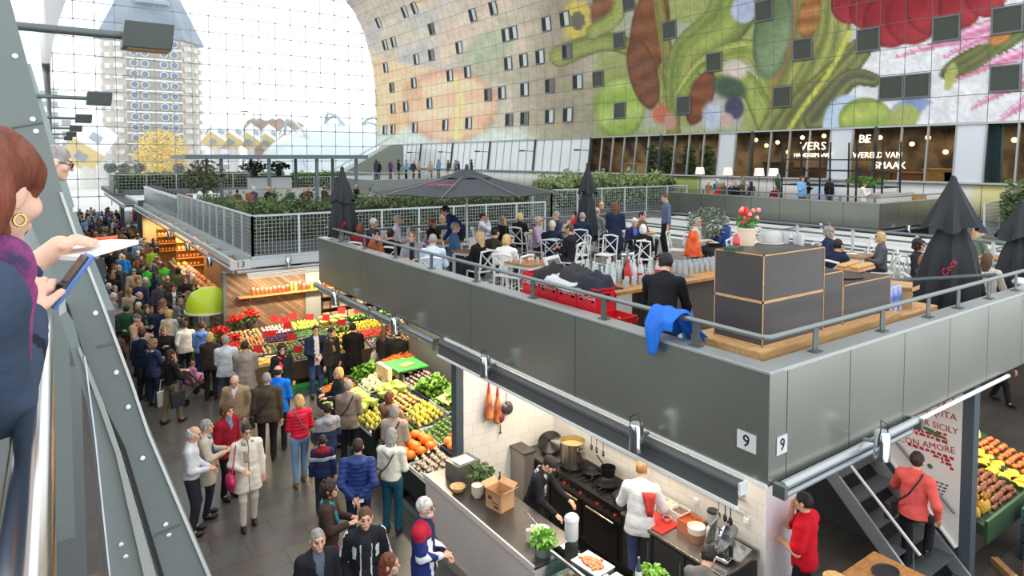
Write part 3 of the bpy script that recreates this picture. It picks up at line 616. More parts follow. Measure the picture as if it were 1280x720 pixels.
t=thing('flat_roof','pale flat roof with dark edge pipes in the row behind the near terrace','roof',(18,2,2.7))
MB().box(18.5,26,1,22.5,2.72,2.95).build('roof_sheet',M((206,206,202),.6,var=.05,vs=.5),t)
m=MB()
for x in(18.45,20.9,23.4,26.0):m.tube([(x,1,3.08),(x,22.5,3.08)],.04,6)
for y in(1.2,8,15,22.4):m.tube([(18.45,y,3.08),(26,y,3.08)],.03,6)
m.build('edge_pipe',M((96,102,104),.5),t)
for k in range(8):MB().box(18.2,18.5,2+k*2.7,2.12+k*2.7,2.6,3.0).build('bracket',PALE,t)
struct('wall_stall_5',MB().box(19.5,25.5,3,21.5,0,2.72),M((92,84,76),.8,var=.2,vs=.6))
fence('tall mesh fence in front of the reed hedge at the middle of the hall',[(19.5,30.5),(19.5,24.6),(29.2,24.6)],3.0,4.35,.14,1.6,.014)
struct('trim_deck_4',MB().box(19.3,29.4,24.4,44,2.7,3.0),DECK)
hedge('tall pale green reed hedge behind the middle fence',19.9,29,25.2,26.6,3.0,4.7,6500,.16,6,M((112,132,78),.7,rgb2=(150,166,112),vs=2.),.22)
RX0,RX1,RY0,RY1=27.6,34.0,13.3,25.3
struct('trim_deck_5',MB().box(RX0+.1,RX1,RY0+.1,RY1,2.96,ZR),DECK)
pv=thing('roof_parapet','dark grey clad parapet of the restaurant terrace below the mural','parapet',(RX0,RY0,2.96))
m=MB()
for k in range(8):m.box(RX0,RX0+.08,RY0+k*1.5+.01,RY0+(k+1)*1.5-.01,2.96,4.0)
m.build('side_cladding',CLAD,pv);m=MB()
for k in range(4):m.box(RX0+.08+k*1.55+.01,RX0+.08+(k+1)*1.55-.01,RY0,RY0+.08,2.96,4.0)
m.build('front_cladding',CLAD,pv);MB().box(RX0-.02,RX0+.2,RY0-.02,RY1,4.0,4.03).box(RX0+.2,RX1,RY0-.02,RY0+.2,4.0,4.03).build('cap',CAP,pv)
m=MB();m.tube([(RX0+.1,RY1,4.25),(RX0+.1,RY0+.1,4.25),(RX1,RY0+.1,4.25)],.03,6)
for k in range(9):m.box(RX0+.08,RX0+.12,RY0+.2+k*1.45,RY0+.3+k*1.45,4.0,4.25)
m.build('rail',RAILM,pv)
m=MB();m.tube([(RX0-.1,RY0,2.85),(RX0-.1,RY1,2.85)],.07,8);m.tube([(RX0,RY0-.1,2.85),(RX1,RY0-.1,2.85)],.06,8);m.build('roller_tube',M((120,132,148),.3,.6),pv)
for y,lab in((15.6,'nearest white spotlight under the street edge of the restaurant terrace'),(19.2,'middle white spotlight under the street edge of the restaurant terrace'),(22.8,'farthest white spotlight under the street edge of the restaurant terrace')):flood_lamp(RX0-.2,y,2.9,(-1,0),lab)
flood_lamp(29.5,RY0-.2,2.9,(0,-1),'white spotlight under the front edge of the restaurant terrace')
struct('wall_stall_6',MB().box(RX0+1,RX1,RY0+.8,RY1,0,2.9),M((70,62,54),.8,var=.3,vs=.7))
fence('pale mesh fence before the shrubs at the right end',[(28.4,9.9),(34.3,9.9)],3.0,4.2,.13,1.6,.014)
struct('trim_deck_6',MB().box(28.2,34.5,3,10.1,2.7,3.0),DECK)
hedge('leafy green shrubs behind the fence at the right end',28.8,34.2,8.0,9.5,3.0,4.6,3200,.13,8,None,.3)
t=thing('roof_parapet','distant grey terrace block crowded with standing visitors','parapet',(24,52,2.7));MB().box(22,33.5,52,66,2.7,4.0).build('cladding',M((150,160,160),.5),t)
m=MB();m.tube([(22.1,66,4.6),(22.1,52.1,4.6),(33.4,52.1,4.6)],.04,6)
for k in range(7):m.box(22.05+k*1.8,22.15+k*1.8,52.05,52.15,4.0,4.6)
m.build('rail',PALE,t)
t=thing('ramp','grey sloping stair enclosure rising against the far glazing','stairs',(27,70,3));m=MB();m.prism([(24,70,3.0),(33.5,70,3.0),(33.5,70,7.4),(32,70,7.4)],(0,0,0),(0,2,0));m.build('side_wall',M((150,160,152),.5),t);MB().tube([(24,69.9,4.0),(32,69.9,8.3)],.06,6).build('rail',PALE,t)
fence('distant pale railing with planters under the far glazing',[(17.5,58),(22,58)],3.0,4.2,.25,1.5,.02)
hedge('distant low green planting behind the cafe canopy',17.8,22,59,60.5,3.0,4.5,2600,.16,9,M((120,148,84),.7),.1)
struct('trim_deck_7',MB().box(15.4,34,44.5,79,2.6,3.0),DECK)
# figures: smooth blended bodies polygonised from distance fields
def V3(*a):return np.array(a,float)
def Rx(a):c,s=math.cos(a),math.sin(a);return np.array([[1,0,0],[0,c,-s],[0,s,c]])
def Rz(a):c,s=math.cos(a),math.sin(a);return np.array([[c,-s,0],[s,c,0],[0,0,1]])
def Ry(a):c,s=math.cos(a),math.sin(a);return np.array([[c,0,s],[0,1,0],[-s,0,c]])
def cap(a,ra,b,rb,sc=(1,1,1),rot=None,k=None):return('c',V3(*a),ra,V3(*b),rb,V3(*sc),rot,k)
def ell(c,r,rot=None,k=None):return('e',V3(*c),V3(*r),rot,k)
def polygonise(prims,vox,k=.02,cuts=(),subs=(),noise_amp=0.,noise_scale=20.):
 lo=np.full(3,9e9);hi=-lo;B=[]
 for p in prims:
  if p[0]=='c':
   ex=max(p[2]*max(p[5]),p[4]*max(p[5]));a=np.minimum(p[1],p[3])-ex;b=np.maximum(p[1],p[3])+ex
  else:ex=max(p[2])if p[3]is not None else p[2];a=p[1]-ex;b=p[1]+ex
  B.append((a,b));lo=np.minimum(lo,a);hi=np.maximum(hi,b)
 lo=lo-3*vox;n=np.ceil((hi+3*vox-lo)/vox).astype(int)+1
 D=np.full(n,.3);ax=[lo[i]+vox*np.arange(n[i])for i in range(3)]
 def dist(p,X,Y,Z):
  if p[0]=='c':
   _,a,ra,b,rb,sc,rot,_k=p;o=a
   P=np.stack([X-o[0],Y-o[1],Z-o[2]],-1);bb=b-a
   if rot is not None:P=P@rot;bb=bb@rot
   P=P/sc;bb=bb/sc;l2=bb@bb+1e-12;t=np.clip(P@bb/l2,0,1);d=np.sqrt(((P-t[...,None]*bb)**2).sum(-1))-(ra+(rb-ra)*t)
   return d*min(sc)
  _,c,r,rot,_k=p;P=np.stack([X-c[0],Y-c[1],Z-c[2]],-1)
  if rot is not None:P=P@rot
  q=np.sqrt(((P/r)**2).sum(-1));g=np.sqrt(((P/(r*r))**2).sum(-1));return q*(q-1)/np.maximum(g,1e-6)
 def region(a,b,m):
  i0=np.clip(((a-m-lo)/vox).astype(int),0,n);i1=np.clip(np.ceil((b+m-lo)/vox).astype(int)+1,0,n);return tuple(slice(i0[q],i1[q])for q in range(3))
 for p,(a,b)in zip(prims,B):
  kk=p[-1]if p[-1]is not None else k;s=region(a,b,kk+2*vox);X,Y,Z=np.meshgrid(*[ax[i][s[i]]for i in range(3)],indexing='ij',sparse=False)
  d=dist(p,X,Y,Z);e=D[s];h=np.clip(.5+.5*(e-d)/kk,0,1);D[s]=e*(1-h)+d*h-kk*h*(1-h)
 if cuts or subs:
  X,Y,Z=np.meshgrid(*ax,indexing='ij')
  for o,nn in cuts:D=np.maximum(D,(X-o[0])*nn[0]+(Y-o[1])*nn[1]+(Z-o[2])*nn[2])
  for p in subs:D=np.maximum(D,-dist(p,X,Y,Z))
 ins=D<0;c=[ins[x:n[0]-1+x,y:n[1]-1+y,z:n[2]-1+z]for x in(0,1)for y in(0,1)for z in(0,1)]
 cnt=sum(q.astype(np.int8)for q in c);act=(cnt>0)&(cnt<8);idx=np.full(act.shape,-1);ijk=np.argwhere(act);idx[act]=np.arange(len(ijk))
 acc=np.zeros((len(ijk),3));w=np.zeros(len(ijk));corner=[(x,y,z)for x in(0,1)for y in(0,1)for z in(0,1)]
 dv=[D[ijk[:,0]+x,ijk[:,1]+y,ijk[:,2]+z]for x,y,z in corner]
 for i in range(8):
  for j in range(i+1,8):
   if sum(abs(corner[i][q]-corner[j][q])for q in range(3))!=1:continue
   m=(dv[i]<0)!=(dv[j]<0);t=np.where(m,dv[i]/np.where(m,dv[i]-dv[j],1),0);ci=np.array(corner[i]);cj=np.array(corner[j])
   acc+=m[:,None]*(ci+t[:,None]*(cj-ci));w+=m
 V=lo+vox*(ijk+acc/np.maximum(w,1)[:,None]);F=[]
 for axn in range(3):
  u,v=(axn+1)%3,(axn+2)%3;s0=[slice(1,n[q]-1)for q in range(3)];s0[axn]=slice(0,n[axn]-1);s1=list(s0);s1[axn]=slice(1,n[axn])
  A=ins[tuple(s0)];Bq=ins[tuple(s1)];e=np.argwhere(A!=Bq)
  if not len(e):continue
  off=np.array([1,1,1]);off[axn]=0;e=e+off;fl=ins[e[:,0],e[:,1],e[:,2]]
  du=np.zeros(3,int);du[u]=1;dw=np.zeros(3,int);dw[v]=1
  q=[idx[tuple((e-x*du-y*dw).T)]for x,y in((1,1),(0,1),(0,0),(1,0))];f=np.stack(q,1);f[~fl]=f[~fl][:,::-1];F.append(f)
 F=np.concatenate(F)if F else np.zeros((0,4),int);F=F[(F>=0).all(1)]
 if noise_amp and len(V):
  c0=V.mean(0);d=V-c0;nr=np.linalg.norm(d,axis=1)+1e-6
  nv=np.array([noise.noise(Vector(p*noise_scale))for p in V.tolist()]if False else[noise.noise((p[0]*noise_scale,p[1]*noise_scale,p[2]*noise_scale*.5))for p in V.tolist()]);V=V+d/nr[:,None]*nv[:,None]*noise_amp
 return V,F
def vf_mesh(name,V,F,mi=None):
 me=bpy.data.meshes.new(name);me.vertices.add(len(V));me.vertices.foreach_set('co',V.astype(np.float32).ravel());me.loops.add(len(F)*4);me.polygons.add(len(F))
 me.loops.foreach_set('vertex_index',F.astype(np.int32).ravel());me.polygons.foreach_set('loop_start',np.arange(0,len(F)*4,4,dtype=np.int32));me.polygons.foreach_set('loop_total',np.full(len(F),4,np.int32))
 me.polygons.foreach_set('use_smooth',np.ones(len(F),bool))
 if mi is not None:me.polygons.foreach_set('material_index',mi.astype(np.int32))
 me.update(calc_edges=True);return me
def ik(a,b,l1,l2,hint):
 d=b-a;L=np.linalg.norm(d)
 if L>(l1+l2)*.995:b=a+d/L*(l1+l2)*.995;d=b-a;L=np.linalg.norm(d)
 u=d/L;h=hint-u*(hint@u);h=h/(np.linalg.norm(h)+1e-9);x=(l1*l1-l2*l2+L*L)/(2*L);y=math.sqrt(max(0,l1*l1-x*x));return a+u*x+h*y,b
SKIN=[M((216,166,138),.55,name='skin'),M((190,138,108),.55,name='tan_skin'),M((226,182,158),.55,name='fair_skin')]
EYE=M((40,30,26),.3);LIP=M((184,112,98),.5);BROW=M((120,90,70),.8)
HAIRC=dict(grey=(150,146,140),white=(214,210,204),black=(30,26,24),dark=(52,38,30),brown=(92,64,44),light=(150,112,74),blond=(198,164,112),red=(134,70,40),auburn=(110,58,38))
def cloth(c,k=0):return M(c,.85,var=.08,vs=9.,bump=.35,bs=26.,spec=.25)
def quilt(c):
 m=M(c,.55,var=.06,vs=7.,bump=.2,bs=30.,spec=.3,stretch=(1,1,1.01));nt=m.node_tree;b=nt.nodes['Principled BSDF']
 if not any(q.type=='TEX_WAVE' for q in nt.nodes):
  tc=nt.nodes.new('ShaderNodeTexCoord');wv=nt.nodes.new('ShaderNodeTexWave');wv.bands_direction='Z';wv.wave_profile='SIN';wv.inputs['Scale'].default_value=5.;wv.inputs['Distortion'].default_value=1.2;bp=nt.nodes.new('ShaderNodeBump');bp.inputs['Strength'].default_value=.3;bp.inputs['Distance'].default_value=.02
  nt.links.new(tc.outputs['Object'],wv.inputs['Vector']);nt.links.new(wv.outputs['Fac'],bp.inputs['Height']);nt.links.new(bp.outputs['Normal'],b.inputs['Normal'])
 return m
def hairm(c):
 return M(HAIRC[c]if isinstance(c,str)else c,.6,var=.25,vs=30.,bump=.5,bs=60.,stretch=(1,1,.25),spec=.4)
HANDS=dict(down=((.245,.02,.80),(.245,.02,.80)),front=((.05,.25,1.02),(.07,.24,1.04)),hold=((.11,.30,1.12),(.11,.30,1.14)),back=((.05,-.19,.93),(.06,-.20,.95)),pockets=((.20,.09,.87),(.20,.09,.87)),folded=((-.10,.22,1.16),(-.10,.24,1.14)),bagr=((.245,.02,.80),(.12,.24,1.06)),chin=((.10,.22,1.08),(.03,.16,1.46)),phone=((.24,.03,.82),(.08,.28,1.22)),reach=((.16,.46,1.12),(.22,.40,1.06)),walk=((.24,.16,.84),(.24,-.14,.82)),point=((.22,.1,.86),(.2,.5,1.2)))
SHOE=None
def person(label,x,y,z,face=0,h=1.74,coat=(40,44,56),hem='jacket',pants=(44,46,54),hair='dark',style='short',hands='down',seated=False,lean=0.,yaw=0.,nod=0.,build=1.,skin=0,open_=None,shoes=(36,30,28),scarf=None,glasses=False,vox=.013,group=None,absface=None,feet=None,shirtcol=None,extra=None,stride=0.,cat='person',hat=None,beard=None,regions=None,hood=False,hp=None,short_sleeve=False,beltbag=None,name='person'):
 s=h/1.75;t=thing(name,label,cat,(x,y,z),0,group)
 if absface is None:
  d=Vector((-x,-y));d.rotate(Matrix.Rotation(R(face),2));rz=math.atan2(-d.x,d.y)
 else:rz=R(absface)
 t.rotation_euler=(0,0,rz);t.scale=(s,s,s)
 w=build
 P=V3(0,0,.53 if seated else.93);Lr=Rx(-R(lean));T=lambda*p:P+Lr@V3(*p)
 if not seated and lean>12:P=P+V3(0,-lean*.004,-.01)
 N=T(0,-.015,.50);Hr=Rz(R(yaw))@Rx(-R(nod))if True else None
 Hc=N+Lr@V3(0,.02,.045)+(Rx(-R(lean*.35))@Rz(R(yaw))@Rx(-R(nod)))@V3(0,.02,.115);Hr=Rx(-R(lean*.35))@Rz(R(yaw))@Rx(-R(nod))
 HL=lambda*p:Hc+Hr@V3(*p)
 sh=[T(q*.168*w,-.01,.435)for q in(-1,1)]
 hw=hp or HANDS[hands];wr=[];el=[]
 for i,q in enumerate((-1,1)):
  a=V3(*hw[i]);a[0]*=q
  if seated and hp is None:a=a-V3(0,0,.40)
  elif lean and hp is None:a=P+Lr@(a-V3(0,0,.93))
  e,b=ik(sh[i],a,.29,.26,V3(q*.55,-.5,-.8));wr.append(b);el.append(e)
 hipj=[P+V3(q*.092*w,0,-.03)for q in(-1,1)];kn=[];an=[]
 for i,q in enumerate((-1,1)):
  if feet:f=V3(*feet[i]);f[0]*=q
  elif seated:f=V3(q*.11,.36+.06*i,.085)
  else:f=V3(q*.10,(stride*.5 if i else-stride*.5)+.0,.085)
  k_,f=ik(hipj[i],f,.415,.41,V3(0,1,.25 if not seated else 1.2));kn.append(k_);an.append(f)
 pr=[cap(P,.12*w,T(0,0,.2),.105*w,(1.12,.82,1),Lr),cap(T(0,0,.2),.105*w,T(0,0,.38),.12*w,(1.12,.82,1),Lr),cap(sh[0],.055,sh[1],.055),cap(T(0,-.02,.44),.06,HL(0,-.012,-.05),.05)]
 for i in(0,1):
  pr+=[cap(sh[i],.052,el[i],.042),cap(el[i],.042,wr[i],.028),cap(hipj[i],.082,kn[i],.055),cap(kn[i],.052,an[i],.036),cap(an[i],.036,an[i]+V3(0,.12,-.045),.03)]
  fd=(wr[i]-el[i]);fd=fd/np.linalg.norm(fd);q=(-1,1)[i];side=np.cross(fd,V3(0,0,1)if abs(fd[2])<.8 else V3(0,1,0));side/=np.linalg.norm(side)+1e-9;nrm=np.cross(side,fd)
  pl=wr[i]+fd*.05;pr.append(cap(wr[i],.026,wr[i]+fd*.085,.03,(1,1,1)))
  curl=-nrm*(1 if nrm[2]>0 else-1)
  for j in range(4):
   b0=wr[i]+fd*.085+side*(j-1.5)*.021;l=(.07,.08,.074,.058)[j];b1=b0+fd*l*.6+curl*.008;b2=b1+fd*l*.35+curl*l*.5;pr+=[cap(b0,.0105,b1,.0095,k=.004),cap(b1,.0095,b2,.0085,k=.004)]
  tb=wr[i]+fd*.03-side*q*.0+side*(.03 if q>0 else-.03);pr+=[cap(tb,.012,tb+fd*.045+side*(.028 if q>0 else-.028),.0095,k=.008)]
 skull=[ell(HL(0,-.008,.02),(.075,.094,.098),Hr),ell(HL(0,.022,-.052),(.056,.066,.062),Hr),cap(HL(0,.088,.012),.010,HL(0,.108,-.022),.014,k=.012),ell(HL(0,.072,-.092),(.026,.022,.02),Hr),cap(HL(-.03,.078,.034),.012,HL(.03,.078,.034),.012,k=.02),cap(HL(-.026,.085,-.058),.008,HL(.026,.085,-.058),.008,k=.012)]
 for q in(-1,1):skull+=[ell(HL(q*.079,-.008,-.008),(.012,.02,.032),Hr,.006),ell(HL(q*.042,.055,-.02),(.028,.028,.026),Hr,.02)]
 V,F=polygonise(pr+skull,vox,.022)
 C=V[F].mean(1);Lh=(C-Hc)@Hr;mi=np.zeros(len(F),int)
 for q in(-1,1):
  mi[((Lh[:,0]-q*.033)/.017)**2+((Lh[:,2]-.006)/.009)**2<(1. if vox<.012 else 1.5)]=1
  mi[(abs(Lh[:,0]-q*.034)<.023)&(abs(Lh[:,2]-.032)<.006)]=3
 mi[(abs(Lh[:,0])<.021)&(abs(Lh[:,2]+.060)<.006)]=2
 mi[(mi>0)&((Lh[:,1]<.05)|(abs(Lh).max(1)>.14))]=0
 hc=hairm(hair);body=link('body',vf_mesh('body',V,F,mi),[SKIN[skin],EYE,LIP,BROW if style!='bald' else SKIN[skin]],t)
 g=.016;hemz=dict(jacket=-.09,short=-.02,hip=-.14,long=-.46,mid=-.30,vest=-.06)[hem]
 tr=[cap(P+V3(0,0,.06),.118*w,P-V3(0,0,.03),.128*w,(1.14,.86,1))]
 for i in(0,1):tr+=[cap(hipj[i],.09,kn[i],.066),cap(kn[i],.066,an[i]+(kn[i]-an[i])*.06,.056)]
 V,F=polygonise(tr,.02,.03,cuts=[(an[0]+V3(0,0,-.02),V3(0,0,-1))]if not seated else[(V3(0,0,.05),V3(0,0,-1))])
 link('trousers',vf_mesh('trousers',V,F),cloth(pants),t)
 gi=.022 if hem in('short','vest')else.034
 cr=[cap(T(0,0,-.02),(.12+gi)*w,T(0,0,.2),(.108+gi)*w,(1.12,.84,1),Lr),cap(T(0,0,.2),(.108+gi)*w,T(0,-.005,.37),(.118+gi)*w,(1.12,.84,1),Lr),cap(sh[0],.042+gi,sh[1],.042+gi),cap(T(-.07,-.012,.475),.045+gi*.6,T(.07,-.012,.475),.045+gi*.6),cap(T(0,-.02,.46),.07,T(0,-.012,.505),.055+gi*.6)]
 cuts=[]
 if hem in('long','mid','hip')and not seated:
  fl=.05 if hem!='hip' else.02
  for i,q in((0,-1),(1,1)):cr+=[cap(P+V3(q*.05,0,.02),.122*w,P+V3(q*.085,kn[i][1]*.7*(-hemz/.46),hemz-.05),.118*w+fl*.6,(1.05,1,1))]
  cuts=[(P+V3(0,0,hemz),V3(0,0,-1))]
 elif not seated:cr+=[cap(T(0,0,0),(.12+gi)*w,T(0,0,hemz-.06),(.124+gi)*w,(1.12,.88,1),Lr)];cuts=[(T(0,0,hemz),Lr@V3(0,0,-1))]
 else:cr+=[cap(T(0,0,-.02),(.12+gi)*w,T(0,0,-.06),(.122+gi)*w,(1.12,.9,1),Lr)]
 for i in(0,1):
  if short_sleeve:cr+=[cap(sh[i],.05+gi,sh[i]+(el[i]-sh[i])*.75,.052+gi)]
  else:cr+=[cap(sh[i],.045+gi*.9,el[i],.042+gi*.6),cap(el[i],.042+gi*.6,wr[i]-(wr[i]-el[i])*.06,.034+gi*.35)]
 if hood:cr+=[cap(T(-.07,-.10,.47),.05,T(.07,-.10,.47),.05,k=.04),cap(T(0,-.12,.43),.05,T(0,-.11,.38),.03)]
 if open_ is not None and hem!='short' or hem in('hip','mid'):cr+=[cap(T(q*.075,.035,.475),.03,T(q*.02,.085,.43),.026,k=.012)for q in(-1,1)]+[cap(T(-.075,-.03,.485),.032,T(.075,-.03,.485),.032,k=.012),cap(T(-.08,.0,.48),.03,T(-.078,.035,.475),.03,k=.012),cap(T(.08,.0,.48),.03,T(.078,.035,.475),.03,k=.012)]
 V,F=polygonise(cr,.017 if vox<.0125 else.021,.03,cuts=cuts)
 nv=np.array([noise.noise((p[0]*9+x,p[1]*9+y,p[2]*14))for p in V.tolist()]);ctr=V-P;ctr[:,2]=0;nr=np.linalg.norm(ctr,axis=1)[:,None]+1e-6;V=V+ctr/nr*nv[:,None]*.009
 C=((V[F].mean(1))-P)@Lr;mi=np.zeros(len(F),int);cm=[quilt(coat)if 'quilted' in label else cloth(coat)]
 front=C[:,1]>.03
 if open_ is not None:
  wd=np.clip(.015+.11*(C[:,2]-.12),.02,.075)if open_[1]=='v' else(np.full(len(C),.055)if open_[1]=='open' else np.clip(.012+.3*(C[:,2]-.36),0,.06))
  mi[front&(abs(C[:,0])<wd)]=1;cm.append(cloth(open_[0]))
 if open_ is None and vox<.0125 and hem!='short':mi[front&(abs(C[:,0])<.009)]=len(cm);cm.append(cloth(tuple(int(v*.5)for v in coat)))
 if regions:
  for fn,colr in regions:mi[fn(C)]=len(cm);cm.append(cloth(colr))
 link('jacket' if hem!='long' else 'coat',vf_mesh('jacket',V,F,mi),cm,t)
 if style!='bald':
  hs=[ell(HL(0,-.014,.028),(.084,.102,.104),Hr)];sub=[ell(HL(0,.125,-.04),(.085,.085,.105),Hr)];cu=[(HL(0,0,-.065),Hr@V3(0,0,-1))];na,ns=.008,40.
  if style=='fringe':cu.append((HL(0,-.02,.045),Hr@V3(0,.35,1)))
  if style=='crop':hs=[ell(HL(0,-.012,.024),(.079,.098,.099),Hr)];na=.003
  if style in('bob','long','curly','wavy'):cu=[]
  if style=='bob':hs+=[ell(HL(0,-.035,-.03),(.092,.085,.10),Hr)];na=.01
  if style in('long','wavy'):hs+=[ell(HL(0,-.05,-.04),(.088,.075,.12),Hr),cap(HL(0,-.075,-.08),.075,HL(0,-.10,-.25),.05,(1.15,.6,1),Hr)];na=.014
  if style=='curly':hs=[ell(HL(0,-.02,.03),(.105,.115,.115),Hr),ell(HL(0,-.035,-.03),(.10,.09,.09),Hr)];na,ns=.03,34.
  if style=='pony':hs+=[cap(HL(0,-.11,.02),.035,HL(0,-.15,-.14),.018,k=.02)];cu=[(HL(0,0,-.16),Hr@V3(0,0,-1))]
  if style=='thick':hs=[ell(HL(0,-.03,.03),(.098,.115,.108),Hr),ell(HL(.02,-.085,-.05),(.11,.08,.13),Hr),cap(HL(.04,-.10,-.10),.085,HL(.06,-.11,-.33),.07,(1.2,.9,1),Hr),ell(HL(0,-.13,.04),(.06,.06,.06),Hr)];sub=[ell(HL(0,.12,-.05),(.09,.09,.115),Hr),ell(HL(.085,.02,-.03),(.03,.04,.05),Hr)];cu=[];na,ns=.022,26.
  if style=='bun':hs+=[ell(HL(0,-.115,.05),(.042,.042,.042),Hr)]
  V,F=polygonise(hs,.012,.02,cuts=cu,subs=sub,noise_amp=na,noise_scale=ns)
  link('hair',vf_mesh('hair',V,F),hc,t)
 if beard:
  V,F=polygonise([ell(HL(0,.035,-.075),(.06,.066,.055),Hr)],.012,.01,subs=[ell(HL(0,.10,-.03),(.05,.05,.04),Hr)],noise_amp=.006,noise_scale=50.);link('beard',vf_mesh('beard',V,F),hairm(beard),t)
 if hat:
  V,F=polygonise([ell(HL(0,-.01,.045),(.092,.112,.085),Hr)]+([cap(HL(0,.08,.045),.04,HL(0,.14,.035),.03,(1.4,1,.25),Hr)]if hat[1]=='cap' else[]),.012,.012,cuts=[(HL(0,0,.03),Hr@V3(0,0,-1))]);link('hat',vf_mesh('hat',V,F),cloth(hat[0]),t)
 if glasses:
  m=MB();
  for q in(-1,1):
   ring=[HL(q*.034+.025*math.cos(a),.098,.004+.019*math.sin(a))for a in[k*PI/5 for k in range(10)]];m.tube(ring,.0035,4,closed=True);m.tube([HL(q*.06,.094,.008),HL(q*.08,.0,.01)],.003,4)
  m.tube([HL(-.01,.1,.008),HL(.01,.1,.008)],.003,4);m.build('glasses',M((40,38,40),.3),t,world=False)
 if scarf:
  V,F=polygonise([cap(T(-.06,.03,.475),.045,T(.06,.03,.475),.045),cap(T(-.06,-.06,.49),.042,T(.06,-.06,.49),.042),cap(T(-.075,.03,.48),.04,T(-.075,-.06,.49),.04),cap(T(.075,.03,.48),.04,T(.075,-.06,.49),.04),cap(T(.03,.075,.45),.04,T(.04,.14,.22),.035,(1.2,.6,1),Lr)],.016,.02,noise_amp=.012,noise_scale=22.)
  link('scarf',vf_mesh('scarf',V,F),M(scarf if not isinstance(scarf[0],tuple)else scarf[0],.9,rgb2=None if not isinstance(scarf[0],tuple)else scarf[1],vs=18.,bump=.4,bs=40.),t)
 for i in(0,1):
  a=an[i];m=MB();top=V3(a[0],a[1]+.06,a[2]-.04);m.ball(top,(.046,.135,.05),10);m.ball((a[0],a[1]-.01,a[2]),(.045,.055,.06),8)
  m.v=[(p[0],p[1],max(p[2],a[2]-.083))for p in m.v];m.build('shoe',M(shoes,.5),t,world=False)
 t['_j']=0;del t['_j']
 if extra:extra(t,dict(P=P,T=T,HL=HL,wr=wr,el=el,sh=sh,N=N,an=an,Lr=Lr,Hr=Hr))
 return t
def head_at(px,py,z,h,seated=False,lean=0):
 """the spot on the level z under a head whose crown shows at the pixel (px, py)"""
 top=(h*1.36/1.75 if seated else h)*(1 if not lean else math.cos(R(lean*.62)))
 return at(px,py,z+top)[:2]
def handbag(colr,side=1,zc=.80,sz=(.30,.10,.22),name='handbag',strap=True,colr2=None,y=0.):
 def f(t,J):
  m=MB();c=(side*.30,.04+y,zc);m.ball((c[0],c[1],c[2]),(sz[1]*.55,sz[0]*.55,sz[2]*.55),12);m.v=[(p[0],p[1],max(p[2],c[2]-sz[2]*.42))for p in m.v]
  b=m.build(name,M(colr,.5,rgb2=colr2,vs=22.)if colr2 else M(colr,.5),t,world=False)
  if strap:m=MB();s=J['sh'][1 if side>0 else 0];m.tube([(c[0],c[1]+.08,c[2]+.08),(s[0]+side*.02,.07,s[2]+.03),(s[0]+side*.0,0,s[2]+.08),(s[0]+side*.02,-.08,s[2]+.02),(c[0],c[1]-.08,c[2]+.08)],.012,5);m.build('bag_strap',M(tuple(int(v*.8)for v in colr),.5),t,world=False)
 return f
def crossbag(colr,side=-1):
 def f(t,J):
  m=MB();s=J['sh'][1 if side<0 else 0];m.tube([(s[0]*.6,.08,s[2]+.05),(0,.17,s[2]-.16),(side*.2,.10,.98),(side*.24,0,.9),(side*.2,-.12,.98),(0,-.17,s[2]-.16),(s[0]*.6,-.09,s[2]+.05),(s[0]*.6,0,s[2]+.09)],.013,5,closed=True);m.build('bag_strap',M(colr,.6),t,world=False)
  m=MB();m.cbox((side*.27,-.02,.85),(.09,.28,.24));m.build('shoulder_bag',M(colr,.6),t,world=False,bevel=.02)
 return f
# visitors on the market floor
CH=lambda c,f=.5:tuple(int(v*f)for v in c)
def P_(px,py,z,label,face,h=1.72,**k):
 x,y=head_at(px,py,z,h,k.get('seated',False),k.get('lean',0));return person(label,x,y,z,face,h,**k)
POS=[]
def F(px,py,label,face,h=1.72,**k):
 k.setdefault('vox',.0115);t=P_(px,py,0,label,face,h,**k);POS.append((t.location.x,t.location.y));return t
def paper(w=.15,l=.21,c=(230,228,220),dz=.02,name='leaflet'):
 def f(t,J):
  p=(J['wr'][0]+J['wr'][1])/2;m=MB();m.cbox((p[0],p[1]+.06,p[2]+dz),(w,l,.004),.3,rx=.5);m.build(name,M(c,.6),t,world=False)
 return f
def both(*fs):
 def f(t,J):
  for q in fs:q(t,J)
 return f
def tote(colr,side=1,zc=.55):
 def f(t,J):
  m=MB();x=side*.27;m.prism([(x-.03,-.15,zc-.18),(x-.03,.15,zc-.18),(x-.02,.17,zc+.18),(x-.02,-.17,zc+.18)],(0,0,0),(.07,0,0));m.build('tote_bag',M(colr,.8,bump=.2,bs=30),t,world=False,bevel=.01)
  m=MB();m.tube([(x,-.1,zc+.18),(x-.01,-.06,zc+.42),(x-.01,.06,zc+.42),(x,.1,zc+.18)],.01,5);m.build('bag_strap',M(colr,.8),t,world=False)
 return f
F(238,530,'white haired man in a pale grey blouson with black trousers, seen in profile',80,1.76,coat=(206,208,214),hem='short',pants=(44,46,52),hair='white',style='fringe',hands='front',nod=12,vox=.010)
F(256,522,'grey haired woman in a beige coat and blue scarf behind the pale blouson',85,1.66,coat=(188,178,164),hem='mid',pants=(42,46,60),hair='grey',style='short',hands='hold',scarf=((50,84,150),(30,44,96)),vox=.0105)
F(283,502,'woman with short brown hair in a dark red coat and black trousers',40,1.70,coat=(140,18,38),hem='hip',pants=(28,28,32),hair='brown',style='curly',hands='down',open_=((90,130,160),'zip'),vox=.0105)
F(308,527,'woman in a cream trench coat holding a bright pink handbag',12,1.70,coat=(222,214,202),hem='mid',pants=(206,198,182),hair='dark',style='short',glasses=True,hands='bagr',scarf=((196,150,60),(60,130,150)),vox=.0100,extra=handbag((214,40,96),1,.90,(.36,.14,.26),colr2=(120,14,50),y=.16),stride=.15)
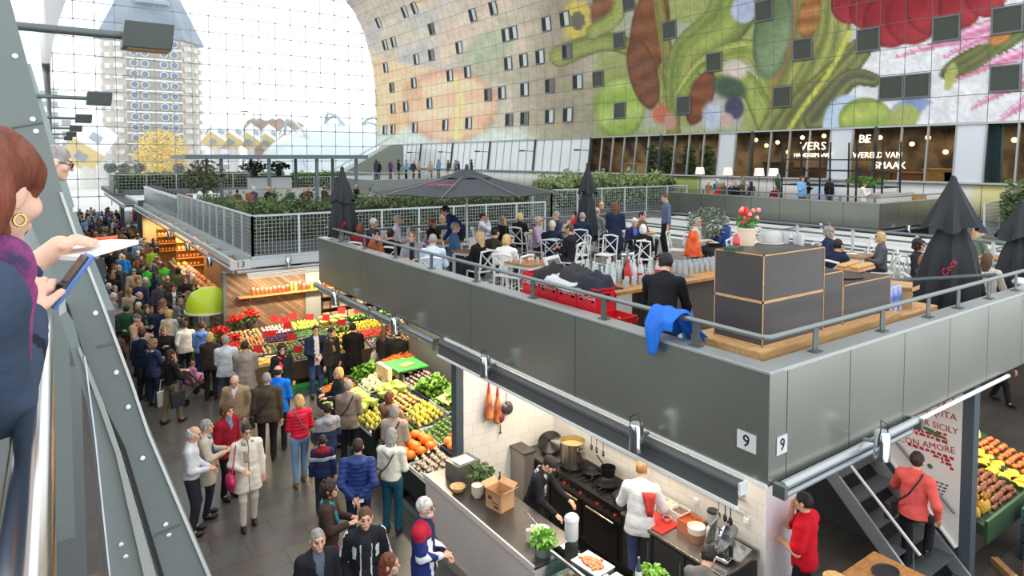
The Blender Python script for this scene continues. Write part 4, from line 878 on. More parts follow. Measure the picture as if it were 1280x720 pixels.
F(212,435,'woman with long brown hair in a black leather jacket carrying a white tote bag',120,1.70,coat=(26,26,30),hem='short',pants=(122,108,84),hair='dark',style='long',hands='hold',extra=both(tote((226,222,210),-1),tote((40,40,48),1,.62)),stride=.3)
F(190,422,'woman with curly fair hair in a navy quilted coat, beside the stroller',130,1.66,coat=(36,50,84),hem='hip',pants=(36,44,66),hair='light',style='curly',hands='hold',scarf=((200,206,200),(40,60,70)),extra=crossbag((20,20,24)))
F(177,410,'dark haired man in a navy wool coat near the grey ledge, back half turned',140,1.78,coat=(28,38,62),hem='mid',pants=(32,36,48),hair='dark',style='short',hands='down')
F(205,406,'woman with long fair hair in a black jumper facing us',10,1.68,coat=(24,24,28),hem='short',pants=(36,36,42),hair='light',style='long',hands='phone')
F(170,391,'man in a grey flat cap and beige coat with a bright red scarf',55,1.72,coat=(176,150,118),hem='hip',pants=(70,64,60),hair='white',style='short',hands='hold',scarf=((190,20,36),(150,10,24)),hat=((96,92,92),'cap'),extra=paper())
F(184,380,'woman in a green scarf and dark open coat in the middle of the crowd',5,1.70,coat=(44,46,54),hem='hip',hair='brown',style='bob',scarf=((60,120,96),(40,84,70)),hands='hold',extra=paper())
F(200,381,'brown haired woman in a plain navy coat beside the green scarf',20,1.68,coat=(30,40,72),hem='hip',hair='auburn',style='bob',hands='down')
F(211,386,'fair haired woman in a cream patterned jacket with a pale blue shoulder bag',160,1.66,coat=(206,194,176),hem='short',pants=(50,50,58),hair='blond',style='curly',hands='down',extra=handbag((176,206,226),1,.95,(.36,.12,.36)))
F(198,350,'dark haired man in a charcoal jumper looking down, left of the dark suit',30,1.78,coat=(66,70,78),hem='short',hair='black',style='crop',hands='down',nod=25,vox=.012)
F(217,354,'man in a dark suit jacket and white shirt with black hair',5,1.76,coat=(52,54,58),hem='jacket',hair='black',style='short',hands='front',open_=((226,226,226),'v'),vox=.012)
F(173,363,'bald man in a black coat looking to the right',70,1.76,coat=(26,26,30),hem='mid',hair='grey',style='fringe',vox=.012)
F(226,371,'woman with fair hair and a pale blue patterned scarf beside the steel rack',0,1.66,coat=(120,108,96),hem='jacket',hair='blond',style='wavy',scarf=((150,176,206),(80,100,140)),hands='hold',vox=.012)
F(203,373,'small woman with curly sandy hair in a camel jacket',60,1.60,coat=(178,146,110),hem='jacket',hair='light',style='curly',vox=.012)
F(252,400,'young man in a light blue hooded top with his back to us',170,1.74,coat=(110,150,214),hem='short',pants=(40,60,110),hair='brown',style='short',hood=True,hands='front')
F(262,414,'fair haired woman in a dark brown leather coat looking at the produce',165,1.70,coat=(62,48,42),hem='hip',pants=(36,36,42),hair='blond',style='bob',hands='front')
F(282,418,'grey haired man in a white jacket and jeans with his back to us',170,1.78,coat=(206,212,222),hem='hip',pants=(72,82,104),hair='grey',style='short',hands='front',build=1.08)
F(306,424,'dark haired man in a taupe raincoat with his back to us',175,1.78,coat=(150,140,132),hem='mid',pants=(80,76,74),hair='dark',style='short',hands='front',build=1.15)
F(294,464,'bald older man in a tan jacket facing us',-15,1.74,coat=(168,142,112),hem='jacket',pants=(150,146,140),hair='grey',style='fringe',hands='pockets',nod=25,open_=((222,222,224),'zip'),build=1.1)
F(333,464,'broad man in a dark olive brown jacket with a shoulder bag, back to us',180,1.78,coat=(74,66,54),hem='hip',pants=(34,32,34),hair='grey',style='short',hands='down',extra=crossbag((30,28,28)),build=1.15)
F(347,455,'balding man in a bright blue jacket with his back to us',170,1.76,coat=(20,116,226),hem='hip',pants=(36,36,44),hair='dark',style='fringe',hands='front')
F(374,491,'blonde woman in a red quilted jacket and pale jeans with her back to us',-165,1.68,coat=(214,32,62),hem='short',pants=(120,152,190),hair='blond',style='bob',hands='front',shoes=(150,104,62),extra=crossbag((112,92,78),1),vox=.0105,stride=.2)
F(409,502,'dark haired boy in a grey and navy hooded jacket',-160,1.60,coat=(36,48,84),hem='jacket',pants=(34,38,52),hair='black',style='short',hood=True,hands='front',regions=[(lambda C:C[:,2]>.28,(150,150,156))],vox=.0105)
F(403,542,'small boy in a navy jacket with a dark red hood and white chest stripes',178,1.36,coat=(34,42,84),hem='jacket',pants=(40,42,54),hair='dark',style='short',hood=True,hands='down',regions=[(lambda C:(C[:,2]>.41)&(abs(C[:,0])<.16),(120,24,40)),(lambda C:abs(C[:,2]-.33)<.016,(222,224,230)),(lambda C:abs(C[:,2]-.285)<.012,(222,224,230))],vox=.0105)
F(435,473,'grey haired person in a taupe jacket with a black strap, facing the vegetables',170,1.72,coat=(128,116,108),hem='hip',pants=(34,32,34),hair='grey',style='short',hands='front',extra=crossbag((30,28,28)))
F(424,457,'fair haired woman in sunglasses and a dark jacket turned to the left',-70,1.66,coat=(40,40,44),hem='jacket',hair='blond',style='bob',glasses=True,hands='hold')
F(486,487,'woman in a brown hooded coat bent over the vegetables',140,1.66,coat=(118,92,74),hem='long',pants=(40,36,36),hair='auburn',style='bob',hood=True,hands='reach',extra=crossbag((30,26,26)))
F(493,503,'grey haired woman in a long beige coat with a black bag strap, back to us',165,1.68,coat=(168,152,140),hem='long',pants=(34,32,36),hair='grey',style='bob',hands='front',extra=crossbag((26,24,26)),vox=.0105)
F(489,533,'woman in a cream hooded top and teal jeans with a brown strap, back to us',160,1.72,coat=(222,222,206),hem='short',pants=(28,86,104),hair='grey',style='long',hands='front',hood=True,extra=crossbag((96,74,56)),shoes=(50,40,34),vox=.0105)
F(447,546,'man in a navy quilted jacket holding a leaflet behind his back',172,1.76,coat=(36,58,116),hem='jacket',pants=(40,44,60),hair='dark',style='short',hands='back',hood=True,build=1.12,extra=paper(.16,.2,dz=-.03),vox=.010)
F(410,597,'woman with curly dark hair in a brown leather jacket and teal black scarf',75,1.66,coat=(66,50,44),hem='jacket',pants=(128,20,36),hair='dark',style='curly',glasses=True,hands='hold',scarf=((40,150,170),(30,28,34)),vox=.010)
F(396,656,'man with grey-brown hair in a black jacket looking up at us, bottom of the aisle',15,1.76,coat=(34,36,42),hem='jacket',pants=(40,42,50),hair='grey',style='crop',hands='down',open_=((96,104,118),'v'),vox=.009)
F(456,629,'young man in a black track jacket with white piping',5,1.80,coat=(32,34,40),hem='jacket',pants=(36,38,46),hair='brown',style='crop',hands='pockets',open_=((44,44,48),'open'),regions=[(lambda C:(abs(abs(C[:,0])-.062)<.007)&(C[:,1]>.02)&(C[:,2]<.4),(220,222,226)),(lambda C:(abs(C[:,0])>.19)&(abs(C[:,1]+.01)<.02),(220,222,226)),(lambda C:(abs(abs(C[:,0])-.13)<.02)&(abs(C[:,2]-.30)<.07)&(C[:,1]>.04),(206,208,212))],vox=.009)
F(529,618,'bearded older man in a blue, white and red sports jacket',75,1.76,coat=(40,52,116),hem='hip',pants=(46,56,96),hair='white',style='short',hands='front',beard='white',glasses=True,open_=((36,40,60),'open'),regions=[(lambda C:(abs(abs(C[:,0])-.10)<.035)&(C[:,1]>-.05)&(C[:,2]<.33),(226,228,234)),(lambda C:(C[:,2]>.36)&(abs(C[:,0])>.07),(178,30,54)),(lambda C:(abs(C[:,0])>.2)&(C[:,2]<.2)&(C[:,2]>.12),(226,228,234))],build=1.1,vox=.009)
F(484,688,'woman with chestnut hair and a teal scarf at the bottom edge',80,1.68,coat=(60,56,60),hem='jacket',hair='auburn',style='wavy',scarf=((40,150,176),(30,90,120)),vox=.009)
F(394,404,'tall man in a navy blazer, checked shirt and jeans in front of the produce',15,1.84,coat=(32,40,66),hem='hip',pants=(54,74,116),hair='dark',style='crop',glasses=True,hands='front',open_=((206,200,208),'open'))
F(414,407,'woman in a dark coat with a long fawn scarf beside the man in jeans',45,1.76,coat=(40,38,40),hem='hip',pants=(30,36,42),hair='dark',style='short',scarf=((150,120,96),(110,86,70)),hands='down')
F(441,402,'person in a long black coat looking at the oranges, back to us',178,1.76,coat=(20,20,24),hem='mid',pants=(24,24,30),hair='black',style='short',hands='front',build=1.1)
F(480,407,'woman with long brown hair in a black jacket carrying a grey handbag',150,1.72,coat=(30,30,34),hem='short',pants=(84,88,104),hair='brown',style='long',hands='front',extra=handbag((160,156,150),-1,.92,(.34,.14,.30)))
F(497,409,'person all in black at the end of the produce stand',165,1.78,coat=(18,18,20),hem='mid',pants=(22,22,26),hair='black',style='short',hands='front')
F(352,428,'woman in glasses with a bright pink scarf and black coat',8,1.70,coat=(30,32,38),hem='hip',pants=(36,38,46),hair='dark',style='curly',glasses=True,scarf=((226,50,96),(200,30,80)),hands='down')
F(184,331,'person in a bright green jacket, left of the two green jackets',175,1.74,coat=(62,176,56),hem='short',pants=(26,28,34),hair='dark',style='short',regions=[(lambda C:abs(C[:,0])>.17,(34,36,60))],vox=.012)
F(205,327,'person in a bright green jacket with red sleeves, right of the two green jackets',180,1.78,coat=(66,184,58),hem='short',pants=(26,28,34),hair='brown',style='short',regions=[(lambda C:(abs(C[:,0])>.18)&(C[:,2]>.1),(50,56,110)),(lambda C:(abs(C[:,0])>.18)&(C[:,2]<=.1),(190,40,50))],vox=.012)
F(154,317,'balding man in a vivid blue jacket facing us from the crowd',0,1.74,coat=(26,120,206),hem='jacket',hair='grey',style='fringe',vox=.012)
F(190,309,'person in a lime green jacket with red hair',170,1.70,coat=(150,176,50),hem='hip',hair='red',style='short',vox=.012)
st=thing('stroller','stroller with a dark frame and a pink blanket beside the white tote bag','stroller',(*at(240,500,0)[:2],0),R(-60));X0=st.location.x;Y0=st.location.y
m=MB();[m.tube([(a,.32,.08),(a,-.05,.55),(a,-.45,1.0)],.014,6)for a in(-.23,.23)];[m.tube([(a,-.35,.08),(a,.1,.62)],.014,6)for a in(-.23,.23)];m.tube([(-.23,-.45,1.0),(.23,-.45,1.0)],.018,6);m.build('frame',M((60,62,66),.4,.5),st,world=False)
for a in(-.24,.24):
 for b in(.32,-.35):MB().lathe([(.03,-.02),(.085,-.02),(.085,.02),(.03,.02)],(a,b,.085),12,axis=(1,0,0)).build('wheel',BLACK,st,world=False)
m=MB();m.sheet([[(a,.28,.42),(a,-.05,.40),(a,-.25,.85)]for a in(-.2,0,.2)]);o=m.build('seat',M((120,96,84),.8),st,world=False);o.modifiers.new('th','SOLIDIFY').thickness=.03
m=MB();m.ball((0,.1,.5),(.2,.26,.14),12);m.build('blanket',M((226,160,190),.9,rgb2=(196,110,150),vs=9.),st,world=False)
person('small child in a pink top sitting up in the stroller',X0+.02,Y0-.05,.22,absface=-60,h=1.0,coat=(206,140,170),hem='short',hair='light',style='short',seated=True,pants=(120,90,120),vox=.012)
PROTO=[]
def proto(**k):
 t=person('visitor in the far crowd',-30,-30,0,absface=0,vox=.019,**k);t.name='person';ko(t);PROTO.append(t);return t
proto(hands='down',style='short');proto(hands='front',style='fringe',hem='hip');proto(hands='phone',style='bob',hem='hip');proto(hands='hold',style='long',hem='mid');proto(hands='walk',style='crop',stride=.3);proto(hands='pockets',style='short',hem='hip',build=1.1)
proto(hands='down',style='curly',hem='mid');proto(hands='bagr',style='wavy',hem='jacket');proto(hands='down',style='short',hat=((60,60,70),'beanie'),hem='hip');proto(hands='front',style='pony',hem='short');proto(hands='hold',style='short',hood=True)
SP=[proto(hands='hold',style=s_,seated=True,hem='short')for s_ in('short','bob','curly','fringe')]
COATS=[('black',(28,28,32)),('navy',(36,48,84)),('charcoal',(70,72,78)),('dark brown',(78,58,46)),('grey',(134,134,138)),('olive',(88,92,60)),('beige',(190,170,140)),('burgundy',(112,28,48)),('cream',(226,218,202)),('teal',(50,130,130)),('red',(190,40,46)),('purple',(110,60,130)),('sky blue',(120,170,214)),('tan',(160,120,84)),('dark green',(46,84,62)),('pink',(222,140,160))]
HNAME=dict(grey='grey',white='white',black='black',dark='dark',brown='brown',blond='blond',red='ginger',light='sandy')
STY=['short','receding','bobbed','long','cropped','neat','curly','wavy','beanie-covered','tied-back','hooded-collar']
combos={}
def recolour(r,coat,hair,pants):
 for c in KIDS.get(r.name,()):
  nm=c.name.split('.')[0];mt=None
  if nm=='jacket' or nm=='coat':mt=cloth(coat)
  elif nm=='trousers':mt=cloth(pants)
  elif nm=='hair':mt=hairm(hair)
  elif nm=='hat':mt=cloth(CH(coat,.8))
  if mt is not None:s_=c.material_slots[0];s_.link='OBJECT';s_.material=mt
def visitor(x,y,z,label_fn,group,protos=None,face=None,rs=None,weights=None,seat=False):
 rs=rs or rnd;k=rs.randrange(len(SP))if seat else rs.randrange(11)
 for _ in range(60):
  cn,cc=rs.choices(COATS,weights=[9,8,7,5,5,4,4,3,3,2,2,2,2,3,3,1])[0];hn=rs.choice(list(HNAME));pn,pc=rs.choice([('dark',(36,38,46)),('blue',(58,74,110)),('grey',(96,96,100)),('brown',(84,70,58))])
  key=(group,k,cn,hn)
  if key not in combos:break
 combos[key]=1
 src=SP[k]if seat else PROTO[k];hh=rs.uniform(.92,1.05)
 r=dup(src,(x,y,z),face if face is not None else rs.uniform(-PI,PI),scale=hh*.98,group=group)
 st_=('short','bobbed','curly','receding')[k]if seat else STY[k]
 lab=label_fn(cn,HNAME[hn],st_,pn);r['label']=lab;recolour(r,cc,hn,pc);return r
def crowd_label(wh):
 def f(c,hh,s_,p):
  if s_=='beanie-covered':return 'person in knit hat with %s hair and %s coat, %s'%(hh,c,wh)
  if s_=='hooded-collar':return 'person with %s hair in a hooded %s jacket, %s'%(hh,c,wh)
  return 'person with %s %s hair in a %s coat, %s'%(s_,hh,c,wh)
 return f
POS+=[(3.55+.5*math.cos(a),20.3+.5*math.sin(a))for a in range(6)]+[(4.5,29+.4*k)for k in range(16)]
rs=random.Random(11);nc=0;y=17.6
WHERE=[(24,'before stall 13'),(31,'in the aisle crowd'),(40,'halfway down the aisle'),(50,'far down the aisle'),(99,'at the aisle end')]
while y<66:
 x=1.15+rs.uniform(0,.5);xm=3.9 if y<20 else 4.15
 while x<xm:
  xx,yy=x+rs.uniform(-.16,.16),y+rs.uniform(-.28,.28)
  if all((xx-a)**2+(yy-b)**2>.62**2 for a,b in POS)and not(y<19.5 and x>3.1):
   wh=[w for q,w in WHERE if yy<q][0];fc=rs.choice([0,0,PI,PI,PI/2,-PI/2,.5,-2.6])+rs.uniform(-.5,.5)
   visitor(xx,yy,0,crowd_label(wh),'crowd packed into the market aisle',face=fc,rs=rs);POS.append((xx,yy));nc+=1
  x+=rs.uniform(.62,.85)if y<45 else rs.uniform(.85,1.25)
 y+=.62 if y<40 else.9
# guests on the roof terraces
ZS=3.1
def S(px,py,label,face,h=1.72,**k):
 k.setdefault('seated',True);k.setdefault('hem','short');k.setdefault('vox',.0125);k.setdefault('hands','hold')
 z=k.pop('z',ZS);pu=k.pop('push',0);t=P_(px,py,z,label,face,h,**k);t.location.x*=1+pu;t.location.y*=1+pu;SEATS.append((t.location.x,t.location.y,t.rotation_euler.z,k['seated']));return t
SEATS=[]
S(450,277,'woman with auburn hair in a red and black patterned blouse at the terrace rail',150,coat=(120,30,40),hair='auburn',style='bob')
S(466,270,'white haired man in a navy jumper at the far left terrace table',60,1.78,coat=(36,54,96),hair='white',style='crop')
S(466,284,'dark haired man with glasses in a rust brown shirt at the terrace rail',80,1.70,coat=(150,84,46),hair='black',style='crop',glasses=True,hands='chin')
S(488,284,'woman with dark hair tied up in a black top, back to us on the terrace',165,1.66,coat=(26,26,28),hair='dark',style='bun')
S(496,266,'grey haired man in a pale lilac shirt beside the mesh fence',95,1.84,coat=(196,192,206),hair='grey',style='crop')
S(515,286,'woman with drawn back brown hair in a grey cardigan looking towards us',-5,1.68,coat=(140,142,146),hair='light',style='crop',open_=((40,40,46),'open'))
S(541,289,'grey haired man in a pale blue shirt, back to us at the terrace rail',172,1.76,coat=(196,212,236),hair='grey',style='crop',build=1.1)
S(568,275,'man with curly grey hair in a denim blue jacket beside the parasol pole',95,1.76,coat=(70,112,150),hair='grey',style='short',build=1.05)
S(569,256,'waiter in a navy suit bending over a table under the open parasol',-80,1.80,seated=False,lean=42,coat=(34,50,100),hair='black',style='short',hem='jacket',hands='reach')
S(540,271,'woman with copper hair in a black leather jacket under the parasol',60,1.66,coat=(34,36,40),hair='red',style='bob')
S(553,273,'fair haired woman behind the copper haired one under the parasol',10,1.68,coat=(60,56,54),hair='blond',style='bob',push=.1)
S(600,286,'woman with long wavy blonde hair in a black top at the parasol table',-140,1.70,coat=(26,26,30),hair='blond',style='wavy')
S(618,284,'dark haired man in a dark olive jumper next to the white knitted jumper',140,1.78,coat=(66,60,48),hair='black',style='crop',push=.04)
S(633,290,'woman with a blonde bob in a white jumper, back to us',160,1.68,coat=(230,228,224),hair='blond',style='bob')
S(603,263,'dark haired man in a white shirt, hand at his mouth',85,1.76,coat=(224,226,232),hair='black',style='crop',hands='chin')
S(627,267,'man with cropped grey hair in black holding his face',40,1.74,coat=(34,34,38),hair='grey',style='crop',hands='chin')
S(650,264,'blonde woman in a black jacket before the mesh fence',150,1.70,coat=(28,28,34),hair='blond',style='bob')
S(672,271,'white haired man with glasses in a lilac shirt',75,1.78,coat=(184,162,184),hair='white',style='fringe',glasses=True,build=1.1,push=.05)
S(690,273,'white haired man in a navy jacket on a white cross-backed chair, back to us',165,1.76,coat=(30,42,66),hair='white',style='short',build=1.12)
S(696,262,'grey haired man in a charcoal suit facing left at the middle table',-60,1.76,coat=(56,64,84),hair='grey',style='short')
S(718,262,'dark haired woman in a scarlet cardigan laughing at the middle table',-20,1.68,coat=(206,44,44),hair='dark',style='short')
S(713,275,'brown haired man in a black jacket facing left before the till',-115,1.74,coat=(32,32,38),hair='brown',style='crop',push=-.03)
S(728,263,'grey haired man in a midnight blue jumper, back to us at the middle table',170,1.78,coat=(36,46,74),hair='grey',style='crop')
S(746,257,'grey haired man in a grey jumper beside the folded parasol',150,1.80,coat=(128,132,136),hair='grey',style='fringe')
S(752,253,'man with thin fair hair behind the grey jumper by the folded parasol',10,1.80,coat=(90,80,76),hair='light',style='fringe',push=.06)
S(769,251,'woman with long curly auburn hair standing in a navy dress, back to us',178,1.72,seated=False,coat=(30,42,66),hem='long',hair='auburn',style='wavy',hands='front')
S(833,240,'waiter in a slate blue shirt and black apron standing at a table',-75,1.84,seated=False,coat=(92,106,134),hem='short',pants=(34,34,38),hair='brown',style='crop',hands='down',vox=.012)
S(793,270,'white haired woman in a navy jacket facing us behind the bottles',15,1.68,coat=(36,44,80),hair='white',style='short',open_=((80,100,190),'v'))
S(804,278,'woman with pale grey hair in a black cardigan, back to us behind the bar',175,1.66,coat=(24,24,28),hair='white',style='bob')
S(802,262,'dark haired young man in a brown shirt at the table by the waiter',60,1.74,coat=(110,84,62),hair='black',style='crop')
S(871,269,'grey haired man with glasses and a beige jacket behind the olive bush',70,1.74,coat=(196,190,180),hair='grey',style='crop',glasses=True)
S(907,267,'grey haired man in a royal blue jumper facing left behind the flower pot',-110,1.76,coat=(46,70,130),hair='grey',style='crop')
S(927,280,'dark haired woman in a mint green cardigan beside the flower pot',60,1.64,coat=(130,190,180),hair='dark',style='short')
S(1036,281,'woman with short curly grey hair in a navy jacket beyond the dark boxes',70,1.70,coat=(34,46,76),hair='grey',style='curly')
S(1047,296,'dark haired person in navy with striped collar resting a hand on the head',150,1.70,coat=(34,42,66),hair='black',style='short',hands='chin')
S(1102,287,'woman with ash blonde hair in a dark grey fur jacket facing left',-80,1.70,coat=(92,92,96),hair='blond',style='bob')
S(1148,296,'woman with thick dark curly hair and sunglasses by the folded parasol',70,1.66,coat=(44,40,52),hair='dark',style='curly',glasses=True)
S(1156,314,'woman with dark blonde hair in an olive leather jacket left of the folded parasol',110,1.64,coat=(84,84,74),hair='light',style='bob')
S(1222,280,'woman with long blonde hair in a sage green jacket right of the folded parasol',130,1.70,coat=(122,136,112),hair='blond',style='wavy')
S(1234,313,'brown haired person with a cream rucksack at the right terrace rail',165,1.62,coat=(206,196,180),hair='brown',style='wavy')
S(1276,268,'fair haired person in black at the right edge of the terrace',170,1.70,coat=(34,34,38),hair='light',style='bob')
t=S(829,313,'barman in a black shirt and grey apron bent over the bar, back to us',172,1.80,seated=False,lean=26,nod=20,coat=(24,24,27),hem='short',pants=(72,74,80),hair='black',style='short',hands='reach',vox=.0095,build=1.06)
SEATS[:]=[s for s in SEATS if s[3]]
rs=random.Random(5);FARP=[]
def far(px,py,z,seat,g,wh):
 x,y=at(px,py,z+(1.33 if seat else 1.72))[:2];y=min(max(y,13.9),25);x=min(max(x,28.2),32.6);x=x if x>31.7 or y>15.2 or seat is None else x
 while any((x-a)**2+(y-b)**2<.3 for a,b in FARP):x,y=x+.25,y+.35
 FARP.append((x,y))
 def lab(c,hh,s_,p):return 'person with %s %s hair in %s, %s %s'%(s_ if 'hat' not in s_ else 'short',hh,c,'seated' if seat else 'standing',wh)
 return visitor(x,y,z,lab,g,face=rs.uniform(-PI,PI),rs=rs,seat=seat)
for px,py,seat in((861,229,1),(884,224,1),(902,226,1),(913,227,1),(920,228,1),(934,223,0),(939,225,1),(950,225,1),(961,224,1),(969,230,1),(977,217,0),(1001,221,1),(1008,219,0),(1016,218,1),(1026,221,1),(1037,219,0),(1050,224,0),(1063,214,0),(1085,216,0)):
 far(px,py,ZR,seat,'guests on the restaurant terrace below the mural','on the restaurant terrace below the mural')
for k in range(13):
 px=583+k*10.4+rs.uniform(-3,3);a=at(px,213,5.0);x=min(33,max(22.6,22.8+k*.8));yy=53+rs.uniform(0,1.5)
 r=visitor(x,yy,4.0,lambda c,hh,s_,p:'person with %s hair, %s coat and %s trousers at the distant terrace rail'%(hh,c,p),'visitors lined up on the distant terrace',rs=rs)
for k in range(12):
 x,yy=7.2+.62*k,(34.9,36.2,35.4)[k%3]
 visitor(x,yy,3.05,lambda c,hh,s_,p:'cafe guest with %s %s hair in %s beyond the hedge of stall 13'%(s_,hh,c),'guests at the far cafe',rs=rs,seat=True)
# people in and around the kitchen
def bandana(colr,side=1):
 def f(t,J):
  T=J['T'];m=MB();rows=[]
  for i in range(5):
   u=i/4;rows.append([tuple(T(side*.11+(j-2)*.045*(1-.65*u)+.02*u,-.165-.014*math.sin(j*2),.44-.30*u))for j in range(5)])
  m.sheet(rows);o=m.build('neckerchief',M((186,54,50),.85,bump=.4,bs=20),t,world=False);q=o.modifiers.new('th','SOLIDIFY');q.thickness=.016
 return f
t=P_(801,577,0,'cook in a white shirt with a red cloth over the shoulder at the stove',176,1.80,coat=(214,214,216),hem='hip',pants=(58,72,104),hair='light',style='crop',hands='reach',nod=22,lean=8,vox=.009,build=1.04,extra=bandana(None),hp=((.22,.38,1.02),(.26,.36,1.04)))
P_(672,561,0,'cook in black with a dark cap and a checked scarf leaning over the counter',70,1.72,coat=(26,26,30),hem='jacket',pants=(30,30,34),hair='black',style='crop',hat=((46,40,36),'beanie'),lean=18,nod=30,hands='reach',vox=.010,scarf=((206,206,210),(60,60,70)))
P_(879,683,0,'dark haired helper in grey with a blue apron strap, cut by the bottom edge',160,1.66,coat=(110,106,104),hem='short',pants=(40,40,46),hair='black',style='short',lean=14,nod=35,vox=.010,hands='front')
t=person('man in a red polo shirt leaning on the white end wall',7.46,4.38,0,-110,1.84,coat=(196,16,34),hem='jacket',pants=(30,30,34),hair='black',style='crop',short_sleeve=True,hands='chin',vox=.009)
xs,ys=at(1146,561,2.15)[:2]
person('man in a coral red jacket climbing the steep metal stairs',9.27,3.93,.30,160,1.72,coat=(220,92,86),hem='jacket',pants=(26,26,30),hair='dark',style='short',hands='reach',feet=((.09,.0,.085),(.09,.26,.30)),hp=((.24,.40,1.15),(.26,.1,.9)),vox=.009,extra=crossbag((40,34,36)),lean=6)
person('person in burgundy trousers and pale shoes higher up the metal stairs',9.5,5.2,1.62,absface=0,h=1.72,coat=(60,60,66),hem='jacket',pants=(110,26,50),hair='dark',style='short',shoes=(206,196,176),feet=((.09,.0,.085),(.09,.24,.30)),vox=.011)
x,y,_=at(1250,505,0);person('person in black trousers and shoes walking in the far right aisle',x,y,0,60,1.76,coat=(40,42,50),hem='jacket',pants=(28,28,32),hair='dark',style='short',stride=.5,hands='walk',vox=.013,shoes=(26,24,24))
P_(573,466,0,'stall keeper in dark clothes behind the green board among the vegetables',-80,1.66,coat=(36,30,30),hem='jacket',hair='dark',style='bob',vox=.012,hands='front')
# the kitchen stall under the near terrace
def tile_mat(c,j,w=.32,h=.2,rough=.18,ax='Y'):
 m=bpy.data.materials.new('wall_tiles');m.use_nodes=True;nt=m.node_tree;n=nt.nodes;L=nt.links;b=n['Principled BSDF']
 tc=n.new('ShaderNodeTexCoord');sp=n.new('ShaderNodeSeparateXYZ');cb=n.new('ShaderNodeCombineXYZ');L.new(tc.outputs['Object'],sp.inputs[0]);L.new(sp.outputs[ax],cb.inputs['X']);L.new(sp.outputs['Z'],cb.inputs['Y'])
 br=n.new('ShaderNodeTexBrick');br.inputs['Scale'].default_value=1;br.inputs['Mortar Size'].default_value=.003;br.inputs['Brick Width'].default_value=w;br.inputs['Row Height'].default_value=h
 br.inputs['Color1'].default_value=(*lin(c),1);br.inputs['Color2'].default_value=(*lin(tuple(v-5 for v in c)),1);br.inputs['Mortar'].default_value=(*lin(j),1)
 L.new(cb.outputs[0],br.inputs['Vector']);L.new(br.outputs['Color'],b.inputs['Base Color']);b.inputs['Roughness'].default_value=rough;return m
TILE=(222,218,210);TOPM=M((96,92,88),.3,.7,var=.1,vs=3.);CABM=M((36,36,38),.45);WOOD=M((186,132,76),.5,rgb2=(160,106,56),vs=5.,stretch=(1,8,8));PLY=M((206,164,112),.6,rgb2=(186,142,92),vs=4.,stretch=(1,6,6));PLASTW=M((226,224,216),.4);CARD=M((186,146,104),.8,var=.06,vs=4.)
struct('wall_kitchen',MB().box(7.1,7.75,4.7,9.0,0,2.93),tile_mat(TILE,(176,172,166),ax='Y'))
struct('wall_kitchen_end',MB().box(7.1,7.76,4.685,4.7,0,2.93),M((226,222,226),.5));struct('wall_partition',MB().box(5.25,7.1,8.9,9.0,0,2.93),tile_mat(TILE,(186,184,180),ax='X'));struct('trim_post',MB().box(5.12,5.25,8.86,9.02,0,2.93),M((64,74,80),.5))
struct('wall_stall_back',MB().box(7.75,10.15,8.9,9.0,0,2.93).box(6.9,7.1,9.0,14.2,0,2.93),M((70,70,70),.7))
t=thing('service_counter','pale panelled service counter with a dark steel top','counter',(4.9,7.4,0));MB().box(4.56,5.3,6.05,8.84,0.12,1.0).build('body',M((206,196,188),.45,var=.04,vs=1.5),t);MB().box(4.53,4.6,6.05,8.84,0.0,0.14).build('kick_board',M((150,142,136),.5),t);MB().box(4.54,5.32,6.05,8.86,1.0,1.04).build('worktop',TOPM,t,bevel=.006);MB().box(4.535,4.56,6.05,8.86,.98,1.06).build('front_lip',M((214,206,198),.5),t)
t=thing('display_case','refrigerated glass display case filled with trays of food','display',(4.9,4.9,0));MB().box(4.56,5.25,3.75,6.0,0,.62).build('body',M((176,180,182),.35,.4),t);MB().box(4.62,5.2,3.8,5.95,.62,.66).build('lower_shelf',M((150,176,186),.3,.3),t)
MB().box(4.72,5.24,3.78,5.97,.9,.92).build('tray_shelf',M((196,198,198),.3,.5),t);MB().box(4.74,5.26,3.75,6.0,1.2,1.215).build('glass_top',glass((220,232,230),.3),t);m=MB();m.prism([(4.58,3.76,.66),(4.58,5.99,.66),(4.76,5.99,1.2),(4.76,3.76,1.2)],(0,0,0),(.008,0,0));m.build('front_glass',glass((236,244,242),.2),t);MB().box(4.735,4.765,3.75,6.0,1.185,1.22).build('edge_rail',STEEL,t)
MB().prism([(4.58,5.985,.62),(5.24,5.985,.62),(5.24,5.985,1.2),(4.76,5.985,1.2)],(0,0,0),(0,.012,0)).build('side_glass',glass((226,240,240),.2),t)
FOODC=[((196,120,100),(226,196,180)),((150,60,60),(206,150,140)),((206,160,96),(160,96,60)),((222,206,180),(170,120,90)),((130,60,50),(196,130,110))]
rs=random.Random(21)
FNAMES=['sliced pink ham','dark cured sausage','golden breaded bites','pale mozzarella pieces','chopped red meat']
for k in range(5):
 y0=5.52-.42*k;tr=thing('food_tray','white tray of %s on the upper shelf of the glass case'%FNAMES[k],'tray',(4.98,y0+.19,.92),0,'trays in the display case');MB().box(4.78,5.18,y0,y0+.39,.922,.93).box(4.78,4.79,y0,y0+.39,.93,.96).box(5.17,5.18,y0,y0+.39,.93,.96).box(4.79,5.17,y0,y0+.01,.93,.96).box(4.79,5.17,y0+.38,y0+.39,.93,.96).build('tray',PLASTW,tr)
 m=MB()
 for i in range(46):m.ball((rs.uniform(4.82,5.14),rs.uniform(y0+.04,y0+.35),.945+rs.uniform(0,.03)),(rs.uniform(.02,.035),rs.uniform(.02,.04),.014),6,rot=Matrix.Rotation(rs.uniform(0,3),3,'Z'))
 m.build('food',M(FOODC[k][0],.5,rgb2=FOODC[k][1],vs=16.),tr)['kind']='stuff'
